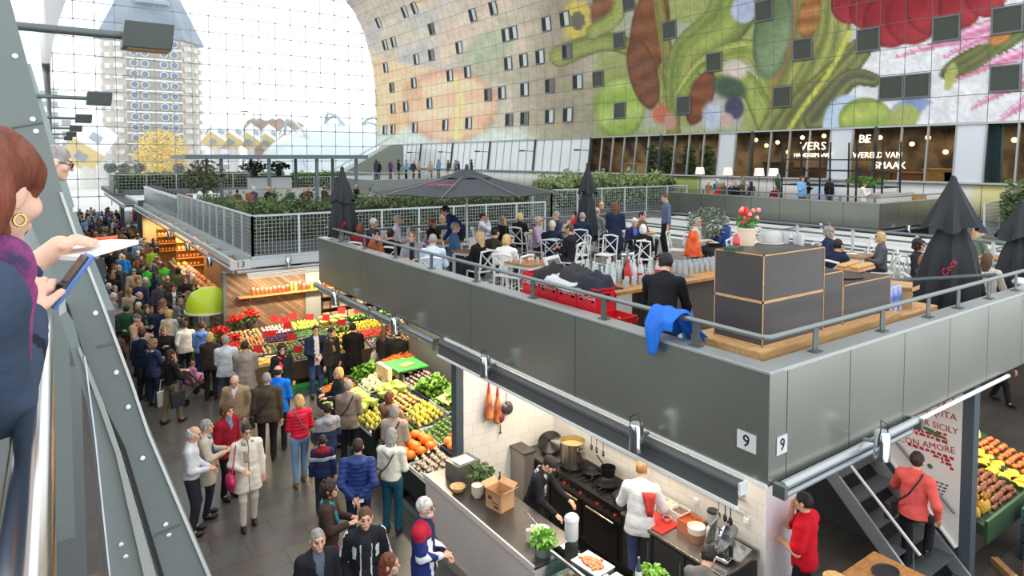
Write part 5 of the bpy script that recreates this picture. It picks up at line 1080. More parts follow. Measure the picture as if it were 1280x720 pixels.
for k in range(4):
 y0=5.45-.5*k;tr=thing('food_box','%s tub on the lower shelf of the glass case'%['blue patterned','white','orange filled','green filled'][k],'tub',(4.9,y0,.66),0,'tubs in the display case');MB().lathe([(.17,0),(.2,.1),(.19,.1),(.16,.02)],(4.9,y0+.2,.662),14).build('tub',PLASTW if k else M((90,140,170),.4),tr);m=MB()
 for i in range(20):m.ball((4.9+rs.uniform(-.11,.11),y0+.2+rs.uniform(-.11,.11),.74),.035,6)
 m.build('filling',M([(70,120,150),(226,220,206),(220,120,50),(110,140,70)][k],.5),tr)['kind']='stuff'
def basil(label,x,y,z,r,n,seed):
 t=thing('potted_basil',label,'plant',(x,y,z));MB().lathe([(r*.55,0),(r*.7,.11),(r*.66,.11),(r*.5,.02)],(x,y,z),14).build('pot',M((120,140,130),.5),t);MB().lathe([(r*.64,.09),(0,.1)],(x,y,z),12).build('soil',M((50,40,32),.9),t);m=MB();q=random.Random(seed)
 for _ in range(n):
  d=Vector((q.gauss(0,1),q.gauss(0,1),abs(q.gauss(.3,.7)))).normalized()*r*q.uniform(.6,1.05);p=Vector((x,y,z+.14))+d;a=Vector((d.x,d.y,q.uniform(-.2,.3)+.01)).normalized();b=a.cross(Vector((0,0,1))).normalized();s=q.uniform(.024,.042);u=Vector((0,0,.012))
  m.add([p-a*s,p-a*s*.3+b*s*.62+u,p+a*s*.5+b*s*.5+u,p+a*s*1.1,p+a*s*.5-b*s*.5+u,p-a*s*.3-b*s*.62+u],[(0,1,5),(1,2,4,5),(2,3,4)])
 m.build('leaves',M((96,156,40),.5,rgb2=(140,192,70),vs=14.),t);return t
x,y,_=at(690,692,1.04);basil('potted basil on the counter end beside the glass case',4.8,6.2,1.04,.17,170,1)
for k,yy in enumerate((5.0,4.66,4.32,4.0)):basil('potted basil behind the glass case, %s of the row'%['farthest','second','third','nearest'][k],5.42,yy,.95,.2,190,10+k)
MB_=MB().box(5.28,5.56,3.8,5.2,.9,.95);tag(MB_.build('plant_shelf',STEEL),'steel shelf carrying the potted basil behind the glass case','shelf')
MB().box(5.3,5.34,3.9,3.94,0,.9).box(5.5,5.54,3.9,3.94,0,.9).box(5.3,5.34,5.06,5.1,0,.9).box(5.5,5.54,5.06,5.1,0,.9).build('leg',STEEL,bpy.data.objects['plant_shelf'],world=False)
def plate(label,x,y,z,rz,w,l,fill,sz):
 t=thing('serving_plate',label,'plate',(x,y,z),rz);MB().box(-w/2,w/2,-l/2,l/2,0,.012).build('plate',M((232,230,226),.3),t,world=False,bevel=.005);m=MB();q=random.Random(int(x*99))
 for i in range(30):m.ball((q.gauss(0,sz[0]*.4),q.gauss(0,sz[1]*.4),.022),(.03,.025,.014),6)
 m.lathe([(sz[0],.012),(sz[0]*.9,.028),(0,.03)],(0,0,0),14,sy=sz[1]/sz[0]);m.build('food',M(fill[0],.5,rgb2=fill[1],vs=30.),t,world=False)
plate('white oblong plate with a flat bread pizza on the glass case',4.98,5.5,1.215,.1,.3,.42,((206,150,80),(150,60,40)),(.1,.16));plate('small white plate of green salad on the glass case',4.98,5.1,1.215,.1,.26,.24,((90,110,50),(150,70,50)),(.07,.08))
def bottle(label,x,y,z,h=.28,r=.036,colr=(180,206,200),capc=(230,230,230),lab=None,clear=True,group=None,name='bottle',cat='bottle'):
 t=thing(name,label,cat,(x,y,z),0,group);m=MB();m.lathe([(r*.9,0),(r,.01),(r,h*.58),(r*.4,h*.8),(r*.36,h*.95),(0,h*.95)],(x,y,z),14);m.build('glass',M(colr,.08,trans=.0 if not clear else.0,spec=.9),t);MB().lathe([(r*.42,h*.93),(r*.42,h),(0,h)],(x,y,z),10).build('cap',M(capc,.4),t)
 if lab:MB().lathe([(r*1.02,h*.2),(r*1.03,h*.22),(r*1.03,h*.48),(r*1.02,h*.5)],(x,y,z),14).build('label',M(lab,.6),t)
 return t
bottle('clear sauce bottle with a white label between the plates and the basil',5.16,4.95,1.215,.3,.035,(70,80,96),(90,100,110),(226,226,226))
def carton(label,c,d,rz,mat,name='carton',open_=False,mark=None,cat='box',group=None):
 t=thing(name,label,cat,c,rz,group);w,l,h=d;m=MB();m.box(-w/2,w/2,-l/2,l/2,0,h)if not open_ else[m.box(-w/2,w/2,-l/2,-l/2+.006,0,h),m.box(-w/2,w/2,l/2-.006,l/2,0,h),m.box(-w/2,-w/2+.006,-l/2,l/2,0,h),m.box(w/2-.006,w/2,-l/2,l/2,0,h),m.box(-w/2,w/2,-l/2,l/2,0,.006)]
 m.build('box',mat,t,world=False,bevel=.003)
 if open_:
  for sgn in(-1,1):
   m=MB();m.prism([(-w/2,sgn*l/2,h),(w/2,sgn*l/2,h),(w/2,sgn*(l/2+l*.3),h+l*.18),(-w/2,sgn*(l/2+l*.3),h+l*.18)],(0,0,0),(0,0,.004));m.build('flap',mat,t,world=False)
   m=MB();m.prism([(sgn*w/2,-l/2,h),(sgn*w/2,l/2,h),(sgn*(w/2+w*.28),l/2,h+w*.2),(sgn*(w/2+w*.28),-l/2,h+w*.2)],(0,0,0),(0,0,.004));m.build('flap',mat,t,world=False)
 if mark:
  m=MB()
  for(u0,u1,v0,v1)in mark:m.box(-w/2-.003,-w/2-.0005,u0*l-l/2,u1*l-l/2,v0*h,v1*h)
  m.build('printed_marks',M((96,70,50),.8),t,world=False)
 return t
carton('open cardboard carton with dark print at the inner edge of the counter',(4.98,7.42,1.04),(.26,.30,.26),.2,CARD,open_=True,mark=[(.15,.45,.15,.3),(.15,.6,.38,.44),(.6,.85,.5,.7)])
t=carton('steel napkin cabinet with a sheet of paper on its lid, left end of the counter',(5.02,8.5,1.04),(.42,.34,.24),.1,M((120,120,112),.35,.5),name='napkin_cabinet',cat='cabinet');MB().box(-.14,.14,-.12,.12,.242,.246).build('paper_sheet',WHITE,t,world=False)
t=thing('rosemary_pot','bushy pot of green herbs behind the paper bowls','plant',(5.05,8.03,1.04));MB().lathe([(.07,0),(.09,.14),(.08,.14),(.06,.02)],(5.05,8.03,1.04),12).build('pot',M((110,120,96),.6),t);m=MB();leaves(m,(5.05,8.03,1.27),(.2,.2,.12),420,.04,random.Random(2));m.build('foliage',M((70,96,54),.7,rgb2=(96,120,70),vs=10.),t)
for k,(x,y,n)in enumerate(((4.86,7.82,7),(5.06,7.74,9))):
 for i in range(n):
  m=MB();m.lathe([(.055,0),(.085,.055),(.081,.055),(.052,.004),(0,.004)],(x,y,1.04+i*.02),16);tag(m.build('paper_bowl',M((228,220,206),.6)),'cream paper bowl in the %s of two stacks by the herb pot'%['left','right'][k],'bowl','stacked bowls on the counter, %s stack'%['left','right'][k])
def basket(label,x,y,z,r=.1,h=.07,group=None):
 m=MB();m.lathe([(r*.6,0),(r*.7,.004),(r,h),(r*1.06,h),(r*.94,h*.95),(r*.55,.012),(0,.012)],(x,y,z),20);return tag(m.build('bamboo_bowl',M((222,184,122),.5,rgb2=(196,152,92),vs=14.,stretch=(1,1,6))),label,'bowl',group)
basket('single bamboo bowl at the outer corner of the counter',4.7,8.1,1.06,.11)
bottle('tall dark pepper mill beside the herb pot on the counter',5.2,7.75,1.04,.3,.03,(40,32,28),(60,50,44),clear=False,name='pepper_mill',cat='mill')
t=thing('glass_jar','tall clear jar holding a crumpled plastic bag beside the glass case','jar',(5.1,6.25,1.2));MB().lathe([(.07,0),(.085,.02),(.085,.26),(.08,.27),(.08,.03),(0,.02)],(5.1,6.02,1.215),16).build('jar',M((206,208,208),.15,spec=.8),t);m=MB();m.ball((5.1,6.02,1.47),(.1,.09,.07),12);m.build('plastic_bag',M((216,218,220),.3,bump=.8,bs=14),t)
t=thing('steel_bowl','white bowl with a ladle standing on the dark worktop','bowl',(5.0,6.62,1.04));MB().lathe([(.05,0),(.11,.07),(.1,.08),(.05,.01),(0,.01)],(5.05,6.55,1.04),18).build('bowl',PLASTW,t);MB().tube([(5.05,6.55,1.08),(5.0,6.8,1.22),(4.99,6.84,1.21)],.008,6).build('ladle',CHROME,t)
for k,(x,y)in enumerate(((4.82,6.52),(4.88,6.46),(4.92,6.56))):
 m=MB();m.lathe([(.028,0),(.04,.15),(.037,.15),(.026,.01)],(x,y,1.04),12);tag(m.build('paper_cup',M((232,226,212),.6)),'tall cream paper cup in a cluster of three behind the basil','cup','cluster of cups by the basil')
t=thing('base_cabinet','black base cabinet with steel top in the kitchen corner','cabinet',(6.75,8.5,0));MB().box(6.42,7.08,8.15,8.88,0,.9).build('body',CABM,t);MB().box(6.4,7.09,8.13,8.89,.9,.94).build('worktop',TOPM,t)
t=thing('steel_box','low steel cupboard against the tiles in the kitchen corner','cupboard',(6.25,8.65,0));MB().box(6.18,6.4,8.5,8.88,0,1.04).build('body',M((150,146,140),.35,.6),t,bevel=.01);MB().box(6.16,6.41,8.48,8.89,1.04,1.07).build('lid',TOPM,t)
t=thing('range_cooker','wide black range cooker with two ovens and red control lights','cooker',(6.75,7.3,0));MB().box(6.44,7.08,6.5,8.12,.08,.9).build('body',M((24,24,26),.3,.2),t);MB().box(6.42,7.08,6.5,8.12,.9,.93).build('hob',M((30,30,32),.4,.5),t)
for y0 in(6.58,7.36):
 d_=MB().box(6.42,6.44,y0,y0+.68,.2,.66).build('oven_door',M((16,16,18),.12),t);MB().tube([(6.39,y0+.05,.7),(6.39,y0+.63,.7)],.014,8).build('door_handle',M((206,186,150),.25,.9),t)
m=MB();MB().prism([(6.42,6.52,.74),(6.42,8.1,.74),(6.46,8.1,.9),(6.46,6.52,.9)],(0,0,0),(.02,0,0)).build('control_panel',M((40,36,34),.3),t)
for k in range(12):MB().lathe([(.022,0),(.018,.03),(0,.03)],(6.43,6.62+k*.125,.82),10,axis=(-1,0,.2)).build('control_knob',M((60,56,54),.3,.6)if k%3 else M((196,40,36),.4),t)
for k in range(4):
 x,y=6.68,6.75+k*.38
 m=MB();[m.tube([(x-.16,y+q,.945),(x+.3,y+q,.945)],.008,5)for q in(-.1,0,.1)];m.build('pan_grate',BLACK,t)
def pan(label,x,y,z,r,h,mat,ha,name='frying_pan',lid=False):
 t=thing(name,label,'pan',(x,y,z));MB().lathe([(r*.85,0),(r,h),(r*.96,h),(r*.82,.01),(0,.01)],(x,y,z),20).build('pan',mat,t);MB().tube([(x+r*math.cos(ha),y+r*math.sin(ha),z+h*.8),(x+(r+.2)*math.cos(ha),y+(r+.2)*math.sin(ha),z+h+.05)],.012,6).build('handle',BLACK,t);return t
PANB=M((26,26,28),.4,.4)
pan('large black frying pan at the middle of the range',6.72,7.12,.955,.17,.05,PANB,3.6);pan('black frying pan nearest the stock pot',6.78,7.52,.955,.15,.05,PANB,4.0);pan('deep black saucepan at the back of the range',6.9,7.28,1.0,.12,.13,PANB,1.4,'saucepan');pan('small grey frying pan beside the cook',6.66,6.72,.955,.14,.05,M((70,70,72),.35,.6),3.2)
t=thing('stock_pot','tall shiny stock pot full of broth at the end of the range','pot',(6.72,7.92,.955));x,y=6.72,7.92;MB().lathe([(.19,0),(.2,.02),(.2,.40),(.21,.405),(.195,.41),(.19,.03),(0,.03)],(x,y,.955),24).build('pot',M((176,168,150),.22,.95),t);MB().lathe([(.19,.33),(0,.335)],(x,y,.955),20).build('broth',M((176,150,90),.3),t)
for q in(-1,1):MB().tube([(x-.05,y+q*.2,1.27),(x-.05,y+q*.25,1.28),(x+.05,y+q*.25,1.28),(x+.05,y+q*.2,1.27)],.01,6).build('handle',STEEL,t)
m=MB();m.lathe([(.0,.03),(.2,0),(.21,.015),(.02,.05),(.02,.08),(0,.08)],(6.72,8.5,1.12),20,axis=(-.5,-.3,.8));tag(m.build('pot_lid',M((50,48,46),.25,.8)),'dark round pot lid propped up behind the stock pot','lid')
MB_=MB().box(6.6,6.9,8.4,8.6,.94,1.02);tag(MB_.build('steel_tray',TOPM,bevel=.01),'shallow steel tray under the propped pot lid','tray')
t=thing('base_cabinet','steel topped black base cabinet on the right of the range','cabinet',(6.75,5.6,0));MB().box(6.42,7.08,4.78,6.47,.08,.9).build('body',CABM,t);MB().box(6.38,7.09,4.76,6.48,.9,.94).build('worktop',M((150,144,136),.25,.85),t,bevel=.005);MB().box(7.05,7.09,4.76,6.48,.94,1.02).build('upstand',STEEL,t)
for y0 in(4.82,5.37,5.92):d_=MB().box(6.405,6.42,y0,y0+.5,.12,.86).build('door',M((44,44,46),.4),t);MB().box(6.39,6.405,y0+.04,y0+.06,.5,.75).build('door_handle',STEEL,t)
tag(MB().cbox((6.6,6.02,.95),(.36,.5,.018),.06).build('cutting_board',M((200,50,44),.5),bevel=.004),'red cutting board on the steel worktop beside the cook','board')
def tub(label,x,y,z,w,l,h,c,fill,rz=0):
 t=thing('food_tub',label,'tub',(x,y,z),rz);m=MB();m.box(-w/2,w/2,-l/2,l/2,0,.008).box(-w/2,-w/2+.01,-l/2,l/2,.008,h).box(w/2-.01,w/2,-l/2,l/2,.008,h).box(-w/2+.01,w/2-.01,-l/2,-l/2+.01,.008,h).box(-w/2+.01,w/2-.01,l/2-.01,l/2,.008,h);m.build('tub',c,t,world=False);MB().box(-w/2+.01,w/2-.01,-l/2+.01,l/2-.01,.01,h*.8).build('contents',M(fill,.6,var=.3,vs=40.),t,world=False)
tub('white food tub with green herbs against the back tiles',6.93,6.32,.94,.22,.2,.13,PLASTW,(140,150,110));tub('white food tub with pale cream against the back tiles',6.93,6.1,.94,.22,.2,.13,PLASTW,(206,196,170));tub('white food tub with brown sauce against the back tiles',6.93,5.88,.94,.22,.2,.13,PLASTW,(120,96,80));tub('terracotta coloured tub of red sauce on the worktop',6.84,5.62,.94,.26,.26,.15,M((190,110,76),.5),(150,64,30))
t=thing('steel_bowl','small white bowl of chopped tomato beside the red board','bowl',(6.78,5.96,.94));MB().lathe([(.03,0),(.06,.05),(.055,.05),(.03,.01),(0,.01)],(6.72,5.93,.96),14).build('bowl',PLASTW,t);MB().lathe([(.05,.045),(0,.06)],(6.72,5.93,.96),10).build('food',M((170,50,40),.5,var=.3,vs=40.),t)
t=thing('plastic_bucket','clear plastic bucket of brown paste on the worktop','bucket',(6.72,5.42,.94));MB().lathe([(.09,0),(.105,.15),(0,.15)],(6.7,5.42,.94),18).build('contents',M((150,110,84),.5),t);MB().lathe([(.107,.12),(.115,.2),(.11,.2),(.10,.155)],(6.7,5.42,.94),18).build('rim',M((226,214,196),.3),t)
t=thing('blender','kitchen blender with a clear jug on the worktop by the wall','blender',(6.95,5.4,.94));MB().lathe([(.09,0),(.085,.1),(.06,.14),(0,.14)],(6.95,5.36,.94),16).build('base',M((206,206,204),.4),t);MB().lathe([(.055,.14),(.075,.33),(.07,.33),(.05,.15)],(6.95,5.36,.94),14).build('jug',M((170,176,176),.1,spec=.8),t);MB().lathe([(.078,.33),(.07,.36),(0,.365)],(6.95,5.36,.94),14).build('lid',DARK,t)
t=thing('meat_slicer','polished steel meat slicer with a round blade on the worktop','slicer',(6.72,5.0,.94));x,y,z=6.74,5.02,.94
MB().cbox((x,y,z+.05),(.42,.3,.05),.2).build('base',CHROME,t,bevel=.015);MB().lathe([(.0,-.02),(.19,-.012),(.2,0),(.19,.012),(0,.03)],(x-.02,y+.02,z+.24),28,axis=(-.35,.9,.25)).build('blade',CHROME,t);MB().prism([(x-.22,y+.14,z+.08),(x+.05,y+.18,z+.08),(x+.02,y+.12,z+.4),(x-.12,y+.1,z+.38)],(0,0,0),(.01,.02,0)).build('guard_plate',STEEL,t);MB().lathe([(.07,-.1),(.08,0),(.06,.1),(0,.11)],(x+.12,y-.0,z+.24),16,axis=(1,.2,.3)).build('motor',STEEL,t);MB().cbox((x+.02,y-.18,z+.13),(.34,.22,.02),.2,rx=.15).build('carriage',CHROME,t);MB().lathe([(.03,0),(.03,.1),(.022,.13),(0,.13)],(x-.14,y-.2,z+.14),12).build('handle',BLACK,t)
for q in(-.16,.16):
 for w in(-.11,.11):MB().lathe([(.022,0),(.018,.03)],(x+q,y+w,z),10).build('foot',BLACK,t)
MB_=MB().tube([(5.7,8.84,2.62),(6.5,8.84,2.62)],.012,8).box(5.75,5.77,8.84,8.9,2.6,2.64).box(6.43,6.45,8.84,8.9,2.6,2.64);tag(MB_.build('hanging_rail',STEEL),'steel rail on the tiles carrying the hams','rail')
t=thing('wall_rack','long steel wall rack with hanging utensils above the worktop','rack',(6.95,6.4,1.6));m=MB();[m.tube([(6.84+.06*k,5.0,1.6),(6.84+.06*k,7.75,1.6)],.009,6)for k in range(5)];[m.tube([(6.82,yy,1.6),(7.1,yy,1.6),(7.1,yy,1.85)],.01,6)for yy in(5.0,5.9,6.85,7.75)];m.tube([(6.82,5.0,1.75),(6.82,7.75,1.75)],.009,6);m.build('rack',STEEL,t)
rs=random.Random(9)
for k,y in enumerate((5.02,5.1,5.2,7.35,7.5,7.62)):
 u=thing('utensil','%s hanging from the %s end of the wall rack'%(['dark tongs','black knife','steel ladle','steel spatula','slotted spoon','steel whisk'][k],'near' if k<3 else 'far'),'utensil',(6.86,y,1.2));MB().tube([(6.86,y,1.59),(6.86,y,1.38)],.008,6).build('handle',BLACK if k<2 else STEEL,u);MB().ball((6.86,y,1.33),(.012,.035,.06),8).build('head',DARK if k<2 else CHROME,u)
for k,(y,c)in enumerate(((5.55,(196,60,60)),(5.68,(90,140,190)),(5.8,(226,220,210)),(5.95,(60,56,54)),(6.2,(226,226,222)),(6.4,(40,40,44)))):
 m=MB();m.lathe([(.035,0),(.045,.01),(.045,.10),(.03,.12),(.0,.125)],(6.95,y,1.612),12);tag(m.build('spice_jar',M(c,.4)),'%s jar standing on the wall rack'%['red','blue','cream','dark brown','white','black'][k],'jar')
for k,(px,py,l)in enumerate(((611,506,.52),(622,510,.50))):
 x,y,z=aty(px,py,8.8);t=thing('cured_ham','%s of two cured hams hanging on the white tiles'%['left','right'][k],'ham',(x,y,z));V,Fc=polygonise([cap((x,y,z+.20),.028,(x,y,z+.05),.05),cap((x,y,z+.05),.05,(x,y-.01,z-.18),.085,(1,.8,1))],.014,.03,noise_amp=.008,noise_scale=14.);V=V-V3(x,y,z);link('meat',vf_mesh('meat',V,Fc),M((196,130,66),.35,rgb2=(150,64,44),vs=5.),t);MB().lathe([(.03,0),(.02,.1),(.008,.22)],(x,y,z+.2),10).build('wrapped_shank',M((170,50,56),.5),t)
 if k:MB().ball((x+.03,y-.04,z-.16),(.075,.05,.085),12).build('cut_face',M((110,40,34),.4,var=.3,vs=12.),t)
x,y,z=aty(633,510,8.85);t=thing('hanging_pan','round steel sieve hanging beside the hams','pan',(x,y,z));MB().lathe([(.0,-.05),(.07,-.04),(.11,0),(.12,0),(.08,-.06),(0,-.07)],(x,y-.02,z),20,axis=(0,1,0)).build('bowl',M((110,110,112),.3,.9),t);MB().tube([(x,y,z+.1),(x,y,z+.26)],.008,6).build('handle',STEEL,t)
x,y,z=aty(625,535,8.88);t=thing('wall_hook','small dark handled tool hanging under the hams','tool',(x,y,z));MB().cbox((x,y,z+.08),(.06,.03,.03)).build('hook_plate',WHITE,t);MB().tube([(x,y-.01,z+.08),(x,y-.01,z-.08)],.008,6).build('rod',DARK,t);MB().ball((x,y-.01,z-.08),(.03,.015,.012),8).build('tip',DARK,t)
for(yy,zz)in((4.95,1.3),(5.75,1.2)):tag(MB().box(7.08,7.1,yy-.04,yy+.04,zz-.04,zz+.04).box(7.072,7.08,yy-.025,yy+.025,zz-.025,zz+.025).build('wall_socket',WHITE),'white socket on the tiles %s'%('above the meat slicer' if yy<5 else 'behind the food tubs'),'socket')
x,y,_=at(1075,705,.92);t=thing('wooden_table','honey coloured wooden table at the bottom right','table',(7.75,3.6,0));m=MB()
for k in range(4):m.box(7.35+.26*k,7.605+.26*k,3.15,4.0,.88,.93)
m.build('tabletop',WOOD,t,bevel=.006)
for q in(7.42,8.3):
 for w in(3.2,3.95):MB().box(q-.035,q+.035,w-.035,w+.035,0,.88).build('leg',WOOD,t)
tag(MB().lathe([(.17,0),(.19,.015),(.17,.02),(.16,.008),(0,.008)],(8.05,3.7,.93),24,sy=.75).build('dark_tray',M((34,34,36),.5)),'dark oval tray lying on the wooden table','tray')
for k in range(9):basket('bamboo bowl in the tall stack on the wooden table',7.05,3.78,.93+k*.026,.115,.07,'stacked bamboo bowls on the table')
tag(MB().box(6.9,7.3,3.55,4.0,.1,.93).build('side_pedestal',M((150,150,150),.4,.3),bevel=.01),'grey pedestal under the stack of bamboo bowls','pedestal')
t=thing('menu_card','white folded card leaning against the bamboo bowls','card',(7.25,3.75,.93));MB().prism([(7.2,3.6,.935),(7.2,3.9,.935),(7.26,3.9,1.14),(7.26,3.6,1.14)],(0,0,0),(.004,0,0)).build('front_leaf',WHITE,t);MB().prism([(7.33,3.6,.935),(7.33,3.9,.935),(7.265,3.9,1.14),(7.265,3.6,1.14)],(0,0,0),(.004,0,0)).build('rear_leaf',WHITE,t)
t=thing('step_cabinet','black stepped cabinet behind the man in the red polo','cabinet',(8.1,5.2,0));MB().box(7.8,8.5,4.9,5.6,0,1.0).box(7.8,8.25,4.9,5.6,1.0,1.3).box(7.8,8.02,4.9,5.6,1.3,1.6).build('body',M((26,26,28),.5),t)
STX0,STX1=9.0,10.1;t=thing('metal_stairs','steep grey metal stairs rising through the deck to the terrace','stairs',(9.5,3.5,0));y0,y1,z1=3.44,6.6,2.95
for k in range(12):
 u=(k+.6)/12;yy=y0+(y1-y0)*u;zz=z1*u;MB().box(STX0+.03,STX1,yy-.13,yy+.13,zz-.02,zz).build('tread',M((96,100,102),.5,.4,bump=.3,bs=90),t)
for x in(STX0,STX1):m=MB();m.prism([(x-.02,y0-.12,0),(x-.02,y0+.16,0),(x-.02,y1+.1,z1),(x-.02,y1-.18,z1)],(0,0,0),(.04,0,0));m.build('stringer',M((150,154,156),.4,.4),t)
m=MB();m.tube([(STX0,3.72,.79),(STX0,5.9,2.75)],.022,8);m.build('handrail',M((206,208,210),.35,.4),t)
for yy in(3.8,4.8,5.7):q=(yy-y0)/(y1-y0)*z1;MB().tube([(STX0,yy,q),(STX0,yy,.79+(yy-3.72)*.9)],.014,6).build('baluster',STEEL,t)
struct('wall_stairs',MB().box(10.2,10.3,3.72,9.0,0,2.93),M((82,84,82),.6,var=.06,vs=2.));struct('trim_corner_post',MB().box(10.16,10.34,3.58,3.72,0,2.95),M((78,90,98),.5,.2))
t=thing('poster_panel','white slanting wall panel with red Italian lettering beside the stairs','poster',(10.2,4.2,1.0));MB().prism([(10.15,3.72,.5),(10.15,3.72,2.92),(10.15,6.1,2.92)],(0,0,0),(.045,0,0)).build('board',M((226,220,212),.6),t);RED=M((176,36,44),.7);m=MB();m.tube([(10.13,3.74,.49),(10.13,5.95,2.75)],.028,8);m.build('edge_rail',M((222,222,220),.4),t);m=MB();m.tube([(10.1,3.75,.98),(10.1,5.8,2.84)],.02,8);m.build('handrail',M((140,146,150),.35,.6),t)
def wl(body,yc,zc,size,mat=RED,sx=1.,rot=0.):lettering(body,size,Matrix.Translation(-Vector(t.location))@frame((10.147,yc,zc),(0,-math.cos(rot),math.sin(rot)),(0,math.sin(rot),math.cos(rot))),mat,t,'lettering',.002,sx=sx)
wl('VIVI',3.93,2.56,.13);wl('LA',3.97,2.43,.13);wl('VITA',3.92,2.30,.13);wl('ONIA',4.18,2.26,.12);wl('DAR SICILY',4.06,2.11,.125,sx=.95);wl('TERRA',4.52,1.98,.13,rot=-.3);wl('CON AMORE',4.16,1.79,.125,rot=.12)
m=MB();m.prism([(10.147,4.3,2.06),(10.147,4.1,2.04),(10.147,3.86,1.94),(10.147,4.08,1.97)],(-.003,0,0),(0,0,0));m.build('green_leaf',M((50,120,60),.6),t)
rs=random.Random(14);m=MB()
for row in range(13):
 z=2.0-.05*row;wd=(.6 if row<7 else.6*(14-row)/7);yc=4.22-.045*row*(row>6)-.02*row;y=yc+wd/2
 if.07>abs(z-1.80):continue
 while y>max(3.84,yc-wd/2):
  l=rs.uniform(.03,.09);m.prism([(10.147,y,z),(10.147,y-l,z+rs.uniform(-.012,.012)),(10.147,y-l*.9,z+.035),(10.147,y-l*.1,z+.04)],(-.002,0,0),(0,0,0));y-=l+.016
m.build('island_of_words',RED,t)
m=MB();m.lathe([(.035,0),(.035,.002),(0,.002)],(10.146,4.1,1.5),14,axis=(-1,0,0));m.build('green_dot',M((60,120,66),.6),t)
m=MB()
for row in range(4):
 for k in range(5):m.box(10.144,10.147,3.86+row*.02+k*.06,3.9+row*.02+k*.06,1.3-row*.05,1.32-row*.05)
m.build('small_print',M((60,60,60),.7),t)['kind']='stuff'
def area(name,loc,sx,sy,pw,c,rot=(0,0,0)):
 l=bpy.data.lights.new(name,'AREA');l.shape='RECTANGLE';l.size=sx;l.size_y=sy;l.energy=pw;l.color=c;o=bpy.data.objects.new(name,l);col.objects.link(o);o.location=loc;o.rotation_euler=rot;return o
def strip_lamp(label,x0,x1,y0,y1,z,pw,c=(1,.86,.66)):
 t=thing('ceiling_strip_light',label,'lamp',((x0+x1)/2,(y0+y1)/2,z));MB().box(x0,x1,y0,y1,z,z+.05).build('housing',WHITE,t);MB().box(x0+.01,x1-.01,y0+.01,y1-.01,z-.006,z).build('diffuser',M(tuple(int(255*v)for v in c),.5,emit=2.),t);area('lamp_light',((x0+x1)/2,(y0+y1)/2,z-.02),x1-x0,y1-y0,pw,c)
strip_lamp('strip light over the kitchen worktop',6.6,6.72,5.0,8.6,2.86,70,(1,.88,.72));strip_lamp('strip light over the service counter',5.5,5.62,4.2,8.6,2.86,40,(1,.92,.82));strip_lamp('strip light over the metal stairs',8.4,8.5,3.8,6,2.86,18,(1,.95,.9))
# vegetables and fruit
def proto_mesh(name,fn,smooth=True):
 m=MB();fn(m);me=m.mesh(name,None,smooth);return me
def f_round(r,sq=1.,dimp=.0,n=10):return lambda m:m.ball((0,0,r*sq),(r,r,r*sq),n)
def f_long(l,r0,r1,bend=0.,n=7):return lambda m:m.tube([(l*(t-.5),bend*math.sin(PI*t),r0)for t in(0,.15,.4,.7,.92,1)],[r0*.5,r0,r0*.95,(r0+r1)/2,r1,r1*.4],n)
def f_cauli(m):
 q=random.Random(2)
 for _ in range(26):
  d=Vector((q.gauss(0,1),q.gauss(0,1),abs(q.gauss(0,1)))).normalized();m.ball(d*.075+Vector((0,0,.04)),.034,6)
def f_cabbage(m):
 m.ball((0,0,.09),(.09,.09,.085),12)
 for k in range(6):
  a=k*PI/3;rows=[]
  for i in range(4):
   u=i/3;rows.append([(math.cos(a+w)*(.06+.07*u),math.sin(a+w)*(.06+.07*u),.02+.12*u-.03*abs(w))for w in(-.5,-.2,.2,.5)])
  m.sheet(rows)
def f_pumpkin(m):
 n=20;vs=[]
 for i in range(9):
  t=PI*i/8
  for j in range(n):
   w=2*PI*j/n;r=.11*(1+.08*math.cos(w*8))*math.sin(t);vs.append((r*math.cos(w),r*math.sin(w),.08-.08*math.cos(t)))
 m.add(vs,[(i*n+j,i*n+(j+1)%n,(i+1)*n+(j+1)%n,(i+1)*n+j)for i in range(8)for j in range(n)])
def f_pine(m):
 m.ball((0,0,.09),(.065,.065,.10),12);q=random.Random(5)
 for k in range(16):
  a=k*2.4;l=.09+.05*(k%3)/2;d=Vector((math.cos(a)*.5,math.sin(a)*.5,1)).normalized();b=Vector((-math.sin(a),math.cos(a),0))*.012;p=Vector((0,0,.18));m.add([p-b,p+b,p+d*l],[(0,1,2)])
def f_leafy(m):
 q=random.Random(4)
 for k in range(22):
  a=q.uniform(0,6.3);d=Vector((math.cos(a)*q.uniform(.3,1),math.sin(a)*q.uniform(.3,1),q.uniform(.3,1))).normalized();b=d.cross(Vector((0,0,1))).normalized();l=q.uniform(.10,.17);m.add([(0,0,.01),d*l*.6+b*.045,d*l,d*l*.6-b*.045],[(0,1,2,3)])
def f_leek(m):m.tube([(-.28,0,.02),(-.05,0,.02),(.12,0,.024)],[.018,.02,.022],7);[m.add([(.1,-.02,.02),(.1,.02,.02),(.36,y+.015,.03+abs(y)),(.36,y-.015,.03+abs(y))],[(0,1,2,3)])for y in(-.05,0,.05)]
def f_bananas(m):[m.tube([(.09*math.cos(a),.028*(k-2),.05+.05*math.sin(a))for a in(0.2,.8,1.5,2.2,2.9)],[.008,.017,.019,.017,.006],7)for k in range(5)]
def f_bunch(m):
 q=random.Random(8)
 for k in range(7):m.tube([(-.10,(k-3)*.014,.02+.012*(k%2)),(.06,(k-3)*.02,.02)],[.004,.014],6)
 for k in range(14):a=q.uniform(-.5,.5);p=Vector((.07,0,.02));d=Vector((math.cos(a),math.sin(a),q.uniform(0,.5))).normalized();b=Vector((-d.y,d.x,0))*.012;m.add([p,p+d*.1+b,p+d*.2,p+d*.1-b],[(0,1,2,3)])
